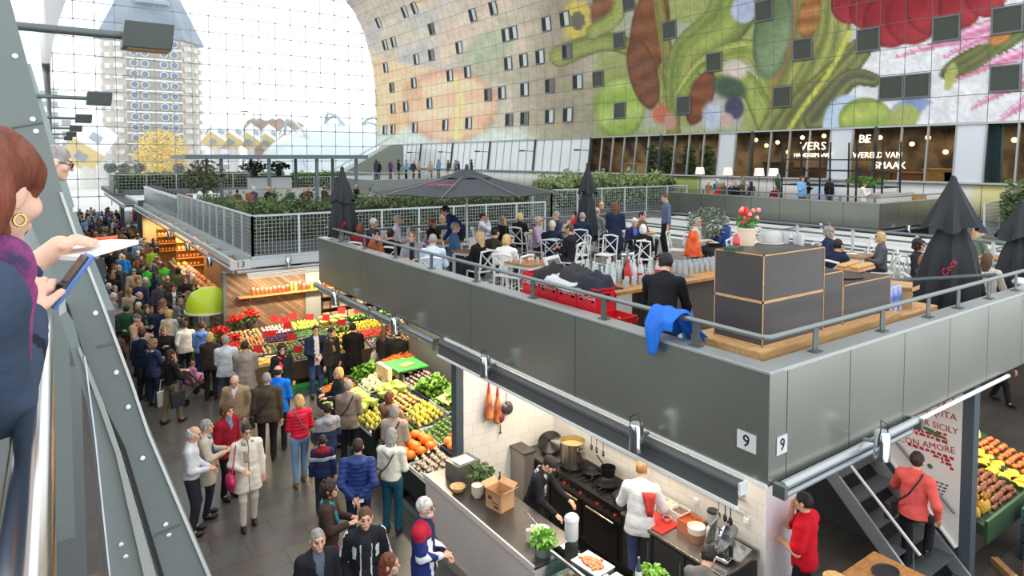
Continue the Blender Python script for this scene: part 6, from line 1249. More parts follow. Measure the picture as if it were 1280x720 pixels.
KIND=dict(orange=('orange',f_round(.042),M((232,122,28),.5,bump=.15,bs=120)),lime=('lime',f_round(.033,.95),M((96,146,44),.4)),pear=('pear',lambda m:m.lathe([(0,0),(.03,.008),(.04,.035),(.03,.065),(.016,.09),(.008,.1),(0,.1)],(0,0,0),10),M((206,196,84),.5)),potato=('potato',lambda m:m.ball((0,0,.032),(.05,.036,.032),9),M((196,158,100),.8,var=.1,vs=20.)),onion=('onion',lambda m:m.lathe([(0,0),(.03,.006),(.042,.035),(.025,.062),(.006,.08),(0,.085)],(0,0,0),10),M((178,112,60),.4)),cabbage=('cabbage',f_cabbage,M((196,206,110),.5,rgb2=(168,190,84),vs=10.)),cauliflower=('cauliflower',f_cauli,M((226,214,170),.7)),tomato=('tomato',f_round(.036,.85),M((214,58,34),.3)),pumpkin=('pumpkin',f_pumpkin,M((226,120,36),.5)),squash=('squash',f_long(.24,.05,.035),M((222,178,84),.5)),carrot=('carrot',f_long(.19,.018,.008),M((232,118,40),.5)),aubergine=('aubergine',f_long(.2,.042,.024),M((52,30,60),.25)),mushroom=('mushroom',lambda m:m.lathe([(.012,0),(.012,.025),(.034,.03),(.03,.05),(0,.06)],(0,0,0),10),M((176,150,146),.6)),garlic=('garlic',lambda m:m.lathe([(0,0),(.03,.008),(.036,.03),(.012,.055),(.006,.08),(0,.08)],(0,0,0),9),M((228,206,190),.6)),lemon=('lemon',lambda m:m.ball((0,0,.034),(.046,.034,.034),9),M((236,206,64),.4)),leek=('leek',f_leek,M((200,214,140),.5,rgb2=(120,160,70),vs=5.)),pepper=('pepper',lambda m:m.lathe([(0,0),(.028,.004),(.036,.03),(.042,.07),(.024,.085),(.006,.078),(.005,.1),(0,.1)],(0,0,0),8),M((226,196,40),.3)),herb=('lettuce',f_leafy,M((84,130,48),.6,rgb2=(130,170,70),vs=9.)),bunch=('carrot_bunch',f_bunch,M((226,112,40),.5)),courgette=('courgette',f_long(.2,.024,.022),M((64,104,48),.4)),mango=('mango',lambda m:m.ball((0,0,.045),(.062,.048,.045),10),M((222,150,60),.4,rgb2=(206,70,50),vs=6.)),date=('sweet_potato',f_long(.17,.036,.016),M((120,66,40),.5)),pineapple=('pineapple',f_pine,M((214,172,60),.6,rgb2=(150,116,40),vs=40.)),maize=('maize',f_long(.34,.036,.018),M((196,200,96),.5,rgb2=(222,206,120),vs=8.)),banana=('banana_bunch',f_bananas,M((232,200,60),.5)),red_apple=('apple',f_round(.04,.9),M((206,60,50),.35,rgb2=(226,150,60),vs=8.)))
PM={}
def pile(kind,label,group,x0,x1,y0,y1,zf,step,rs,layers=1,scale=1.,jig=.35,mix=None):
 nm,fn,mat=KIND[kind]
 if kind not in PM:PM[kind]=proto_mesh(nm,fn);PM[kind].materials.append(mat)
 n=0
 for l in range(layers):
  y=y0+step*(.5+.4*l)
  while y<y1-step*.4*l:
   x=x0+step*(.5+.4*l)
   while x<x1-step*.4*l:
    xx=x+rs.uniform(-jig,jig)*step*.5;yy=y+rs.uniform(-jig,jig)*step*.5
    o=bpy.data.objects.new(nm,PM[kind]);col.objects.link(o);o.location=(xx,yy,zf(xx,yy)+l*step*.62);s=scale*rs.uniform(.85,1.12);o.scale=(s,s,s)
    o.rotation_euler=(rs.uniform(-.25,.25),rs.uniform(-.25,.25),rs.uniform(0,6.28))if kind not in('leek','carrot','maize','squash','aubergine','courgette','date','bunch')else(0,rs.uniform(-.1,.1),rs.uniform(-.35,.35))
    tag(o,label,nm.replace('_',' '),group);n+=1;x+=step
   y+=step
 return n
rs=random.Random(31)
def crate(label,x0,x1,y0,y1,z0,h,mat,zs=0.,group=None,name='vegetable_crate',th=.014,slats=False):
 t=thing(name,label,'crate',((x0+x1)/2,(y0+y1)/2,z0),0,group);m=MB();m.box(x0,x1,y0,y1,z0,z0+.01)
 hs=[(0,h)]if not slats else[(0,h*.28),(h*.36,h*.62),(h*.72,h)]
 for a,b in hs:m.box(x0,x0+th,y0,y1,z0+a,z0+b).box(x1-th,x1,y0,y1,z0+a,z0+b).box(x0+th,x1-th,y0,y0+th,z0+a,z0+b).box(x0+th,x1-th,y1-th,y1,z0+a,z0+b)
 m.build('tray',mat,t)
 if slats:
  for a in(x0+th,x1-2*th-.01):
   for b in(y0+th,y1-2*th-.01):MB().box(a,a+.024,b,b+.024,z0+.01,z0+h).build('corner_post',mat,t)
 return t
BX0,BX1,BY0,BY1=4.78,6.75,9.12,14.5
zb=lambda x,y=0:.62+(x-BX0)*.26
t=thing('produce_stand','long sloping dark green produce stand beside the tiled kitchen wall','stand',((BX0+BX1)/2,12,0));MB().prism([(BX0,0,.42),(BX1,0,.42),(BX1,0,zb(BX1)-.005),(BX0,0,zb(BX0)-.005)],(0,BY0,0),(0,BY1,0)).build('sloping_bed',M((34,42,40),.6),t);MB().box(BX0-.04,BX0,BY0,BY1,.3,zb(BX0)+.07).build('front_board',M((30,46,42),.5),t);MB().box(BX0+.25,BX1,BY0+.02,BY1-.02,0,.42).build('plinth',M((48,46,44),.7),t);MB().box(BX0-.1,BX0+.0,BY0,BY1,.0,.06).build('floor_rail',M((90,110,100),.5),t)
WB=M((196,206,216),.4);BLUEC=M((36,54,84),.5)
COL=[(4.8,5.42),(5.44,6.06),(6.08,6.7)]
LAY=[(9.18,9.98,[('garlic',.115,2,'pale garlic bulb'),('pumpkin',.2,1,'ribbed orange pumpkin'),('orange',.1,2,'round orange')]),(10.0,10.8,[('pumpkin',.19,1,'ribbed orange pumpkin'),('lime',.1,1,'green lime'),('potato',.11,1,'brown potato')]),(10.82,11.62,[('lime',.1,2,'green lime'),('pear',.115,2,'yellow green pear'),('herb',.15,2,'leafy green herb bunch')]),(11.64,12.4,[('pear',.115,2,'yellow pear'),('potato',.11,2,'large brown potato'),('herb',.15,2,'dark green leafy bunch')]),(12.42,13.1,[('cabbage',.18,1,'pale round cabbage'),('cabbage',.18,1,'yellow green cabbage'),('mushroom',.1,1,'grey mushroom')]),(13.12,13.8,[('leek',.085,1,'long leek'),('cauliflower',.17,1,'cream cauliflower'),('cauliflower',.17,1,'cream cauliflower')]),(13.82,14.46,[('carrot',.085,2,'orange carrot'),('herb',.13,2,'yellow green celery leaf'),('bunch',.12,1,'bunched carrot with leaves')])]
PLACE=['nearest the kitchen','second from the kitchen','third from the kitchen','halfway along the stand','fifth from the kitchen','sixth from the kitchen','at the far end'];ROWN=['front','middle','back']
for r,(y0,y1,cols_)in enumerate(LAY):
 for c,(kind,step,ly,wd)in enumerate(cols_):
  x0,x1=COL[c];z0=zb(x0)
  ct=crate('%s tray of produce in the %s row, %s'%(['white','dark blue'][(r+c)%2],ROWN[c],PLACE[r]),x0,x1,y0,y1,zb(x0)+.0,.07,(WB,BLUEC)[(r+c)%2]);ct.rotation_euler=(0,0,0)
  o=pile(kind,'%s in the %s row tray %s'%(wd,ROWN[c],PLACE[r]),'%ss in the %s tray %s'%(wd,ROWN[c],PLACE[r]),x0+.03,x1-.03,y0+.03,y1-.03,lambda x,y:zb(x)+.012,step,rs,ly)
def card(label,px,py,z,c=(206,30,34),w=.16,h=.11,group=None,rz=None):
 x,y,_=at(px,py,z);m=MB();m.prism([(-w/2,0,0),(w/2,0,0),(w/2,.03,h),(-w/2,.03,h)],(0,0,0),(0,.004,0));m.box(-.004,.004,.0,.008,-.32,0.0);o=m.build('price_card',M(c,.6));o.location=(x,y,z);o.rotation_euler=(0,0,-.55 if rz is None else rz);return tag(o,label,'sign',group)
x,y,z=5.95,13.55,1.08;t=thing('bread_board','green board on the vegetables carrying brown paper bags','board',(6.3,13.4,1.1));MB().box(6.0,6.75,12.9,13.7,1.24,1.27).build('board',M((70,160,80),.5),t);MB().box(6.1,6.16,13.0,13.06,.95,1.24).box(6.6,6.66,13.5,13.56,1.05,1.24).build('support',DARK,t)
for k in range(5):x=5.86+.0*k;yy=13.05+k*.13;m=MB();m.prism([(-.05,-.06,0),(.05,-.06,0),(.05,.06,0),(-.05,.06,0)],(0,0,0),(0,0,.26));o=m.build('paper_bag',M((226,196,150),.8,bump=.3,bs=20),bevel=.01);o.location=(x+.0,yy,zb(x)+.17);tag(o,'upright cream paper bag in the row beside the green board','bag','paper bags in front of the green board')
tag(MB().cbox((6.35,13.2,1.285),(.3,.22,.02),.3).build('cardboard_sheet',CARD),'torn cardboard lying on the green board','cardboard');
m=MB();m.cbox((6.2,11.1,1.18),(.34,.3,.012),.5,rx=.3);tag(m.build('brown_sign',M((206,160,116),.7)),'blank brown card sign stuck among the limes','sign')
strip_lamp('strip light over the near vegetable stand',5.9,6.05,9.3,14.2,2.86,190,(1,.86,.6))
GX0,GX1,GY0,GY1=3.7,8.6,16.7,18.75;zg=lambda x,y:.66+(y-GY0)*.24
t=thing('produce_stand','broad sloping produce stand with a green base in front of stall 13','stand',((GX0+GX1)/2,17.7,0));MB().prism([(0,GY0,.45),(0,GY1,.45),(0,GY1,zg(0,GY1)-.005),(0,GY0,zg(0,GY0)-.005)],(GX0,0,0),(GX1,0,0)).build('sloping_bed',M((54,48,44),.7),t);MB().box(GX0,GX1,GY0-.04,GY0,.25,zg(0,GY0)+.06).build('front_board',M((92,70,52),.7),t);MB().box(GX0,GX1,GY0+.1,GY1,0,.45).build('plinth',M((60,54,50),.8),t);MB().box(GX0,11.5,GY0-.3,GY0-.0,0,.12).build('kerb',M((60,150,76),.5),t)
GL_=[[('squash',0.13,1,'yellow squash'),('potato',0.108,1,'golden potato'),('onion',0.0918,1,'brown onion'),('potato',0.108,1,'small brown potato')],[('lime',0.108,1,'dark green lime'),('lime',0.108,1,'green lime'),('aubergine',0.119,1,'purple aubergine'),('garlic',0.0918,1,'white garlic bulb')],[('cauliflower',0.194,1,'small white cauliflower'),('aubergine',0.119,1,'dark aubergine'),('courgette',0.0864,1,'green courgette'),('pear',0.0918,1,'yellow pear')],[('lemon',0.0972,1,'yellow lemon'),('pepper',0.108,1,'yellow pepper'),('herb',0.173,1,'green lettuce head'),('cabbage',0.216,1,'pale cabbage')],[('mushroom',0.0864,1,'pale mushroom'),('tomato',0.0864,1,'orange red tomato'),('pepper',0.108,1,'yellow pepper'),('herb',0.173,1,'leafy green head')],[('potato',0.108,1,'earthy potato'),('tomato',0.0864,1,'red tomato'),('lemon',0.0972,1,'yellow lemon'),('herb',0.173,1,'curly green head')]]
CN=['first column','second column','third column','fourth column','fifth column','last column'];RN=['front','second','third','back']
for i,colk in enumerate(GL_):
 for j,(kind,step,ly,wd)in enumerate(colk):
  x0=GX0+.04+i*.81;y0=GY0+.03+j*.51;crate('%s tray in the %s row, %s before the plank wall'%(['wooden','blue','green'][(i+j)%3],RN[j],CN[i]),x0,x0+.78,y0,y0+.48,zg(0,y0),.06,(PLY,M((40,80,130),.5),M((50,110,70),.5))[(i+j)%3])
  pile(kind,'%s in the %s row tray, %s before the plank wall'%(wd,RN[j],CN[i]),'%ss, %s row, %s'%(wd,RN[j],CN[i]),x0+.03,x0+.75,y0+.03,y0+.45,lambda x,y:zg(x,y)+.012,step,rs,ly)
for k,(px,py)in enumerate(((334,422),(343,402),(355,404),(366,399),(387,400),(407,401),(427,392),(427,407),(447,391),(364,425),(372,441),(322,441),(340,421),(359,411))):card('bright red price card in the produce of stall 13, %s from the left'%['first','third','fourth','fifth','sixth','seventh','eighth','ninth','tenth','lower first','lower second','lowest first','second','upper fourth'][k],px,py,1.25 if py<412 else 1.05,w=.22,h=.17)
for k,(x,y)in enumerate(((3.5,17.2),(3.62,17.75),(3.5,18.3),(3.98,18.95),(4.4,18.98))):
 t=thing('potted_poinsettia','potted plant with red leaves, %s of the corner of stall 13'%['first','second','third','fourth','fifth'][k],'plant',(x,y,0));z=.95+.09*k;MB().lathe([(.12,0),(.12,z-.1),(.15,z),(.13,z),(.1,z-.1)],(x,y,0),12).build('bucket',M((70,74,70),.6),t);m=MB();leaves(m,(x,y,z+.14),(.2,.2,.14),90,.07,rs);m.build('leaves',M((74,110,58),.7),t);m=MB();leaves(m,(x,y,z+.26),(.22,.22,.1),80,.075,rs);m.build('red_bracts',M((220,44,40),.6),t)
def plank_mat():
 m=bpy.data.materials.new('diagonal_planks');m.use_nodes=True;nt=m.node_tree;n=nt.nodes;L=nt.links;b=n['Principled BSDF'];tc=n.new('ShaderNodeTexCoord');sp=n.new('ShaderNodeSeparateXYZ');cb=n.new('ShaderNodeCombineXYZ');L.new(tc.outputs['Object'],sp.inputs[0]);L.new(sp.outputs['X'],cb.inputs['X']);L.new(sp.outputs['Z'],cb.inputs['Y'])
 mp=n.new('ShaderNodeMapping');mp.inputs['Rotation'].default_value=(0,0,R(40));L.new(cb.outputs[0],mp.inputs['Vector']);br=n.new('ShaderNodeTexBrick');br.inputs['Scale'].default_value=1;br.inputs['Brick Width'].default_value=.7;br.inputs['Row Height'].default_value=.085;br.inputs['Mortar Size'].default_value=.004;br.inputs['Bias'].default_value=-.1
 br.inputs['Color1'].default_value=(*lin((160,122,88)),1);br.inputs['Color2'].default_value=(*lin((92,76,66)),1);br.inputs['Mortar'].default_value=(*lin((44,36,32)),1);L.new(mp.outputs[0],br.inputs['Vector'])
 nz=n.new('ShaderNodeTexNoise');nz.inputs['Scale'].default_value=9;L.new(mp.outputs[0],nz.inputs['Vector']);mx=n.new('ShaderNodeMix');mx.data_type='RGBA';mx.blend_type='MULTIPLY';mx.inputs['Factor'].default_value=.4;L.new(br.outputs['Color'],mx.inputs['A']);L.new(nz.outputs['Color'],mx.inputs['B']);L.new(mx.outputs['Result'],b.inputs['Base Color']);b.inputs['Roughness'].default_value=.6;return m
struct('wall_planks',MB().box(3.82,6.0,19.25,19.36,0,2.72),plank_mat());struct('trim_wall_post',MB().box(3.74,3.82,19.2,19.4,0,2.74),M((110,116,118),.4,.4));struct('wall_pillar',MB().box(6.0,6.45,19.2,19.65,0,2.72),M((136,136,134),.7,var=.06,vs=3.));struct('wall_shop_back',MB().box(6.45,14.5,20.6,20.7,0,2.72),M((120,84,54),.7,var=.2,vs=1.));struct('wall_stall_street',MB().box(5.6,5.7,19.4,36,0,2.72),M((130,92,58),.7,var=.3,vs=.8))
t=thing('wall_shelf','long wooden shelf with jars on the plank wall of stall 13','shelf',(5.2,19.1,2.0));MB().box(4.1,8.6,18.98,19.22,2.0,2.035).build('board',WOOD,t)
for x in(4.4,5.2,5.85,6.9,8.1):MB().prism([(x,19.22,1.8),(x,19.22,2.0),(x,19.05,2.0)],(0,0,0),(.03,0,0)).build('bracket',WOOD,t)
JC=[(206,80,40),(190,60,36),(222,150,50),(110,130,60),(226,190,80),(150,60,50)];JN=['orange','red','amber','green','yellow','dark red']
for k in range(34):
 x=4.5+k*.118;c=k%6 if k>8 else(k//5)%2;tall=1.25 if k in(9,10,11,14,15)else rs.uniform(.75,1.05);z=2.036;t=thing('preserve_jar','%s preserve jar in the row on the long wooden shelf'%JN[c],'jar',(x,19.1,z),0,'%s jars on the wooden shelf'%JN[c]);MB().lathe([(.04,0),(.045,.02),(.045,.16*tall),(.03,.19*tall),(0,.19*tall)],(x,19.1,z),10).build('glass',M(JC[c],.2,spec=.8),t);MB().lathe([(.035,.19*tall),(.035,.22*tall),(0,.22*tall)],(x,19.1,z),10).build('lid',M((206,196,160),.4),t)
t=thing('crate_shelf','tall shelf of small wooden boxes beyond the grey pillar','shelf',(7.3,19.9,0));MB().box(6.55,6.6,19.6,20.2,0,2.2).box(8.3,8.35,19.6,20.2,0,2.2).build('side_panel',M((60,48,40),.7),t)
for z in(.9,1.25,1.6,1.95):MB().box(6.6,8.3,19.6,20.2,z,z+.03).build('shelf_board',M((84,64,50),.7),t)
for j,z in enumerate((.93,1.28,1.63)):
 for k in range(6):tag(MB().box(6.65+k*.27,6.87+k*.27,19.62,20.0,z,z+.2).build('goods_box',M(((206,178,140),(176,150,120),(222,206,176))[(j+k)%3],.7,var=.1,vs=8.),bevel=.008),'small pale goods box on the %s board of the tall shelf'%['lowest','middle','top'][j],'box','goods boxes, %s board of the tall shelf'%['lowest','middle','top'][j])
strip_lamp('strip light above the produce of stall 13',4.2,8.6,18.3,18.42,2.66,150,(1,.84,.58));strip_lamp('strip light in front of the plank wall',4.3,8.4,18.85,18.95,2.66,40,(1,.82,.55))
t=thing('juice_stand','round lime green juice stand with a domed top at the corner of stall 13','stand',(3.55,20.2,0));LIME=M((190,212,40),.4);MB().lathe([(.3,0),(.5,.2),(.62,.6),(.62,.85),(.0,.85)],(3.55,20.3,0),24).build('bowl_base',LIME,t);MB().lathe([(.62,1.55),(.6,1.8),(.45,2.05),(.2,2.17),(0,2.2)],(3.55,20.3,0),24).build('dome_top',LIME,t);MB().lathe([(.64,1.5),(.64,1.56),(0,1.56)],(3.55,20.3,0),24).build('dome_rim',M((232,236,200),.5),t)
for k in range(4):a=k*PI/2+.5;MB().tube([(3.55+.5*math.cos(a),20.3+.5*math.sin(a),.85),(3.55+.5*math.cos(a),20.3+.5*math.sin(a),1.5)],.02,6).build('post',STEEL,t)
pile('orange','orange on the round lime green juice stand','oranges on the juice stand',3.15,3.95,19.9,20.7,lambda x,y:.86,.11,rs,1)
def rack(label,px,py,h,rz):
 x,y,_=at(px,py,h);t=thing('steel_rack',label,'rack',(x,y,0),rz);m=MB()
 for a in(-.25,.25):
  for b in(-.3,.3):m.tube([(a,b,.05),(a,b,h)],.014,6)
 for k in range(9):z=.25+k*(h-.4)/8;[m.tube([(a,-.3,z),(a,.3,z)],.01,5)for a in(-.25,.25)]
 m.tube([(-.25,-.3,h),(.25,-.3,h),(.25,.3,h),(-.25,.3,h)],.014,6,closed=True);m.build('frame',STEEL,t,world=False)
 for a in(-.25,.25):
  for b in(-.3,.3):MB().ball((a,b,.04),.04,8).build('castor',BLACK,t,world=False)
rack('tall empty steel tray rack standing at the edge of the crowd',233,371,1.75,.4);rack('second steel tray rack behind the young man in the blue hood',259,372,1.7,.3)
def stall_box(label,x0,x1,y,z0,z1,c,lit,n):
 t=thing('stall_shelf',label,'shelf',((x0+x1)/2,y,0));MB().box(x0,x1,y+.3,y+.34,0,z1).build('back_panel',M(c,.7),t);m=MB()
 for k in range(n):zz=z0+(z1-z0)*k/n;MB().box(x0,x1,y,y+.3,zz,zz+.04).build('shelf_board',M((190,120,50),.6),t)
 for k in range(n-1):
  m=MB();zz=z0+(z1-z0)*k/n+.04
  for i in range(int((x1-x0)/.16)):m.ball((x0+.1+i*.16,y+.15,zz+.09),(.07,.1,.09),7)
  m.build('loaf_row',M(((206,140,60),(176,104,44),(222,170,90))[k%3],.7),t)
 area('stall_light',((x0+x1)/2,y-.5,z1+.1),x1-x0,.2,lit,(1,.8,.5))
stall_box('lit bread shelf under the street side of the mesh fence',4.5,5.6,33.0,.9,2.4,(206,140,70),60,4);stall_box('second lit bread shelf farther down the aisle',4.4,5.6,39.0,.9,2.5,(222,160,84),60,4)
for k in range(5):yy=23+k*2.4;struct('wall_counter_%d'%k,MB().box(4.35,5.0,yy,yy+2.1,0,1.0),M((150,110,76),.6,var=.2,vs=2.))
for k in range(5):
 yy=23+k*2.4
 pile(('potato','onion','red_apple','garlic','pear')[k],'%s on the %s counter under the mesh fence'%(['loaf-brown potato','onion','red apple','garlic bulb','pear'][k],['first','second','third','fourth','fifth'][k]),'%s on the %s counter'%(['potatoes','onions','apples','garlic','pears'][k],['first','second','third','fourth','fifth'][k]),4.4,4.95,yy+.1,yy+2.0,lambda x,y:1.0,.27,rs,1,1.8)
strip_lamp('strip light over the counters under the mesh fence',4.5,4.6,23,34,2.66,110,(1,.8,.5))
t=thing('wooden_kiosk','pale wooden stall front with a dark shade at the far side of the aisle','kiosk',(4.4,42,0));MB().box(4.1,5.3,42,42.1,0,2.6).build('wood_panel',M((226,184,124),.6),t);MB().box(5.3,6.2,41.8,42.1,1.5,2.6).build('shade',M((70,60,54),.7),t);MB().box(4.02,4.1,41.9,42.2,0,2.65).build('corner_post',M((190,150,100),.6),t);area('stall_light',(4.3,41,2.5),1,.3,40,(1,.85,.6))
t=thing('butcher_stall','white stall with pinkish hanging meats at the far end of the aisle','stall',(4.2,50,0));MB().box(4.0,5.0,50,52,0,1.3).build('counter',WHITE,t);m=MB()
for k in range(6):m.ball((4.3+.1*k,49.9,1.9+.1*(k%2)),(.1,.1,.3),8)
m.build('meats',M((176,70,74),.5),t);MB().box(4.0,5.6,49.86,49.9,2.2,2.26).build('hanging_rail',STEEL,t)
t=thing('sign_board','dark grey board on a post at the edge of the ledge','sign',(1.15,17.5,0));x,y,_=at(118,330,2.6);t.location=(x,y,0);MB().box(x-.25,x+.27,y,y+.06,0,2.75).build('board',M((84,94,100),.5),t);MB().box(x-.1,x+.16,y-.012,y,1.75,2.1).build('notice',M((40,48,56),.5),t)
fx0,fx1,fy0,fy1=10.55,13.4,3.55,5.1;zf=lambda x,y:.74+(y-fy0)*.28
t=thing('produce_stand','sloping exotic fruit stand beyond the poster wall','stand',(12,4.3,0));MB().prism([(0,fy0,.6),(0,fy1,.6),(0,fy1,zf(0,fy1)),(0,fy0,zf(0,fy0))],(fx0,0,0),(fx1,0,0)).build('sloping_bed',M((40,60,44),.6),t);MB().box(fx0,fx1,fy0-.04,fy0,.5,.82).build('front_board',M((44,76,50),.5),t);MB().box(fx0+.05,fx1,fy0+.3,fy1,0,.6).build('plinth',M((96,84,76),.7),t)
pile('pineapple','pineapple at the front corner of the exotic fruit stand','pineapples on the fruit stand',10.58,11.1,3.6,4.2,zf,.15,rs,1);pile('date','dark brown sweet potato heaped on the exotic fruit stand','sweet potatoes on the fruit stand',11.12,12.0,3.6,4.5,zf,.095,rs,2);pile('maize','long pale green maize cob on the exotic fruit stand','maize cobs on the fruit stand',11.0,13.2,4.5,4.75,zf,.15,rs,2);pile('banana','small bunch of yellow bananas on the exotic fruit stand','banana bunches on the fruit stand',12.05,12.6,3.6,4.5,zf,.16,rs,1);pile('mango','red and yellow mango in the back row of the exotic fruit stand','mangoes on the fruit stand',10.6,13.3,4.75,5.08,zf,.12,rs,2);pile('red_apple','red apple at the far right of the exotic fruit stand','apples on the fruit stand',12.65,13.35,3.6,4.45,zf,.11,rs,1,1.15)
for k in range(3):
 z=.0+.26*k;crate('blue plastic crate in the stack before the exotic fruit, %s'%['lowest','middle','topmost'][k],11.5,12.1,3.0,3.42,z,.24,M((60,84,104),.5),slats=True)
pile('lemon','yellow lemon in the topmost blue crate','lemons in the blue crate',11.53,12.07,3.03,3.39,lambda x,y:.62,.085,rs,2)
for k in range(3):crate('slatted wooden crate in the stack at the bottom right corner, %s'%['lowest','middle','topmost'][k],10.75,11.25,2.75,3.15,.24*k,.22,M((150,96,56),.7),slats=True)
MB().box(10.75,11.25,2.75,3.15,.70,.72).build('lid',M((166,108,62),.7),[o for o in bpy.data.objects if o.get('label')=='slatted wooden crate in the stack at the bottom right corner, topmost'][0])
tag(MB().cbox((10.6,3.05,.06),(.1,1.4,.1),-.7).build('timber_beam',PLY),'pale timber beam lying on the floor by the corner post','beam')
strip_lamp('strip light over the exotic fruit stand',10.7,13.3,4.2,4.3,2.86,90,(1,.86,.6))
# furniture and things on the roof terrace
WCH=M((226,226,222),.45,name='white_chair_paint');ZT=ZD
def make_chair():
 t=thing('cafe_chair','white cross-backed cafe chair','chair',(0,0,0));MB().box(-.21,.21,-.21,.21,.43,.46).build('seat',WCH,t,bevel=.01,world=False)
 for a in(-.19,.19):MB().tube([(a,.19,.43),(a*1.05,.22,0)],[.018,.014],8).build('leg',WCH,t,world=False);MB().tube([(a*1.05,-.24,0),(a,-.2,.44),(a,-.27,.88)],[.015,.018,.016],8).build('leg',WCH,t,world=False)
 m=MB();m.tube([(-.2,-.27,.87),(0,-.30,.9),(.2,-.27,.87)],.022,8);m.build('top_rail',WCH,t,world=False)
 m=MB();m.tube([(-.18,-.215,.5),(.18,-.265,.84)],.013,6);m.tube([(.18,-.215,.5),(-.18,-.265,.84)],.013,6);m.build('cross_back',WCH,t,world=False)
 m=MB();m.tube([(-.19,-.2,.24),(.19,-.2,.24)],.01,6);m.tube([(-.19,.2,.24),(.19,.2,.24)],.01,6);m.tube([(-.19,.2,.2),(-.19,-.2,.2)],.01,6);m.tube([(.19,.2,.2),(.19,-.2,.2)],.01,6);m.build('stretcher',WCH,t,world=False)
 return ko(t)
ch0=make_chair();first=True
def chair(x,y,rz,label,group=None):
 global first
 if first:first=False;ch0.location=(x,y,ZT);ch0.rotation_euler=(0,0,rz);tag(ch0,label,'chair',group);return ch0
 return dup(ch0,(x,y,ZT),rz,label,group)
for s_ in[o for o in bpy.data.objects if o.parent is None and o.name.startswith('person')and abs(o.location.z-ZT)<.01]:
 lab=s_['label']
 if any((s_.location.x-q[0])**2+(s_.location.y-q[1])**2<.001 for q in SEATS):
  w=lab.split();short=' '.join(w[:9]);cut=min([lab.find(c)for c in(',',' at the ',' beside ',' under ',' before ',' behind ',' facing ',' next ',' by ',' left ',' right ',' looking ',' laughing ',' on a ',' holding ',' resting ',' beyond ')if lab.find(c)>0]or[len(lab)]);chair(s_.location.x,s_.location.y-0,s_.rotation_euler.z,('white cafe chair under the '+lab[:cut]).strip())
for px,py,rz,lab in((690,320,R(-30),'empty white cross-backed chair behind the navy jacket'),(757,318,R(110),'empty white cross-backed chair behind the cash till'),(792,322,R(20),'empty white cross-backed chair beyond the bar bottles'),(848,312,R(-150),'empty white cross-backed chair beside the standing waiter'),(646,345,R(15),'empty white chair beside the white side table'),(722,318,R(70),'empty white chair left of the cash till'),(938,303,R(-40),'empty white chair near the dark boxes'),(1080,322,R(60),'empty white chair beyond the blue cartons')):
 x,y,_=at(px,py,ZT+.45);chair(x,y,rz,lab)
TTOP=M((176,128,80),.45,rgb2=(150,104,60),vs=4.,stretch=(1,8,1))
def make_table():
 t=thing('cafe_table','cafe table','table',(0,0,0));m=MB();[m.box(-.36+.18*k,-.184+.18*k,-.36,.36,.72,.75)for k in range(4)];m.build('tabletop',TTOP,t,world=False);MB().box(-.32,.32,-.32,.32,.65,.72).build('apron',WCH,t,world=False)
 for a in(-.31,.31):
  for b in(-.31,.31):MB().box(a-.025,a+.025,b-.025,b+.025,0,.65).build('leg',WCH,t,world=False)
 return ko(t)
tb0=make_table();fst=True
TABS=[]
for px,py,rz,lab in((478,303,.2,'cafe table between the rail guests at the far left'),(556,301,.1,'cafe table under the open parasol'),(592,312,.4,'cafe table at the parasol pole'),(662,327,.15,'small white table with a sauce bottle at the rail'),(664,289,.2,'cafe table before the mesh fence'),(712,288,.3,'cafe table in the middle of the terrace'),(742,276,.1,'cafe table by the folded parasol in the middle'),(797,291,.2,'cafe table behind the bar bottles'),(893,289,.25,'cafe table behind the olive bush'),(1068,318,.1,'cafe table between the navy and the fur jackets'),(1180,332,.2,'cafe table at the folded parasol on the right'),(1250,322,.2,'cafe table at the right end of the terrace')):
 x,y,_=at(px,py,ZT+.75);q=tb0 if fst else dup(tb0);fst=False;q.location=(x,y,ZT);q.rotation_euler=(0,0,rz);tag(q,lab,'table');TABS.append((x,y,lab))
rs=random.Random(77)
def tumbler(label,x,y,z,h=.11,r=.032,c=(206,212,214),group=None,fill=None):
 m=MB();m.lathe([(r*.8,0),(r,h),(r*.93,h),(r*.72,.012),(0,.012)],(x,y,z),12);o=m.build('drinking_glass',M(c,.05,spec=.9,alpha=.55));return tag(o,label,'glass',group)
TS=['in the far left corner','under the parasol','at the parasol pole','with the sauce bottle','before the mesh fence','in the middle of the terrace','by the middle folded parasol','behind the bar','behind the olive bush','near the fur jacket','at the right folded parasol','at the right end']
for k,(x,y,lab)in enumerate(TABS):
 for j in range(2):tumbler('drinking glass on the cafe table %s'%TS[k],x+(-.2,.05,.22)[j],y+(.18,-.2,.1)[j],ZT+.75,group='glasses on the table %s'%TS[k])
 if k in(1,2,4,5,8,9):tag(MB().lathe([(.06,0),(.12,.012),(.125,.016),(.06,.006),(0,.006)],(x-.03,y+.02,ZT+.75),18).build('dinner_plate',WHITE),'white plate on the cafe table %s'%TS[k],'plate')
 if k in(0,1,2,5,6):m=MB();m.cbox((x+.12,y+.2,ZT+.88),(.2,.02,.26),rs.uniform(-.6,.6),rx=.3);tag(m.build('menu_card',WHITE),'white menu card standing on the cafe table %s'%TS[k],'menu')
bottle('orange sauce bottle on the white side table by the rail',*TABS[3][:2],ZT+.75,.16,.03,(206,120,50),(226,190,150),(232,226,214))
bottle('second orange sauce bottle on the white side table by the rail',TABS[3][0]+.08,TABS[3][1]+.06,ZT+.75,.13,.028,(196,110,50),(206,60,50),None)
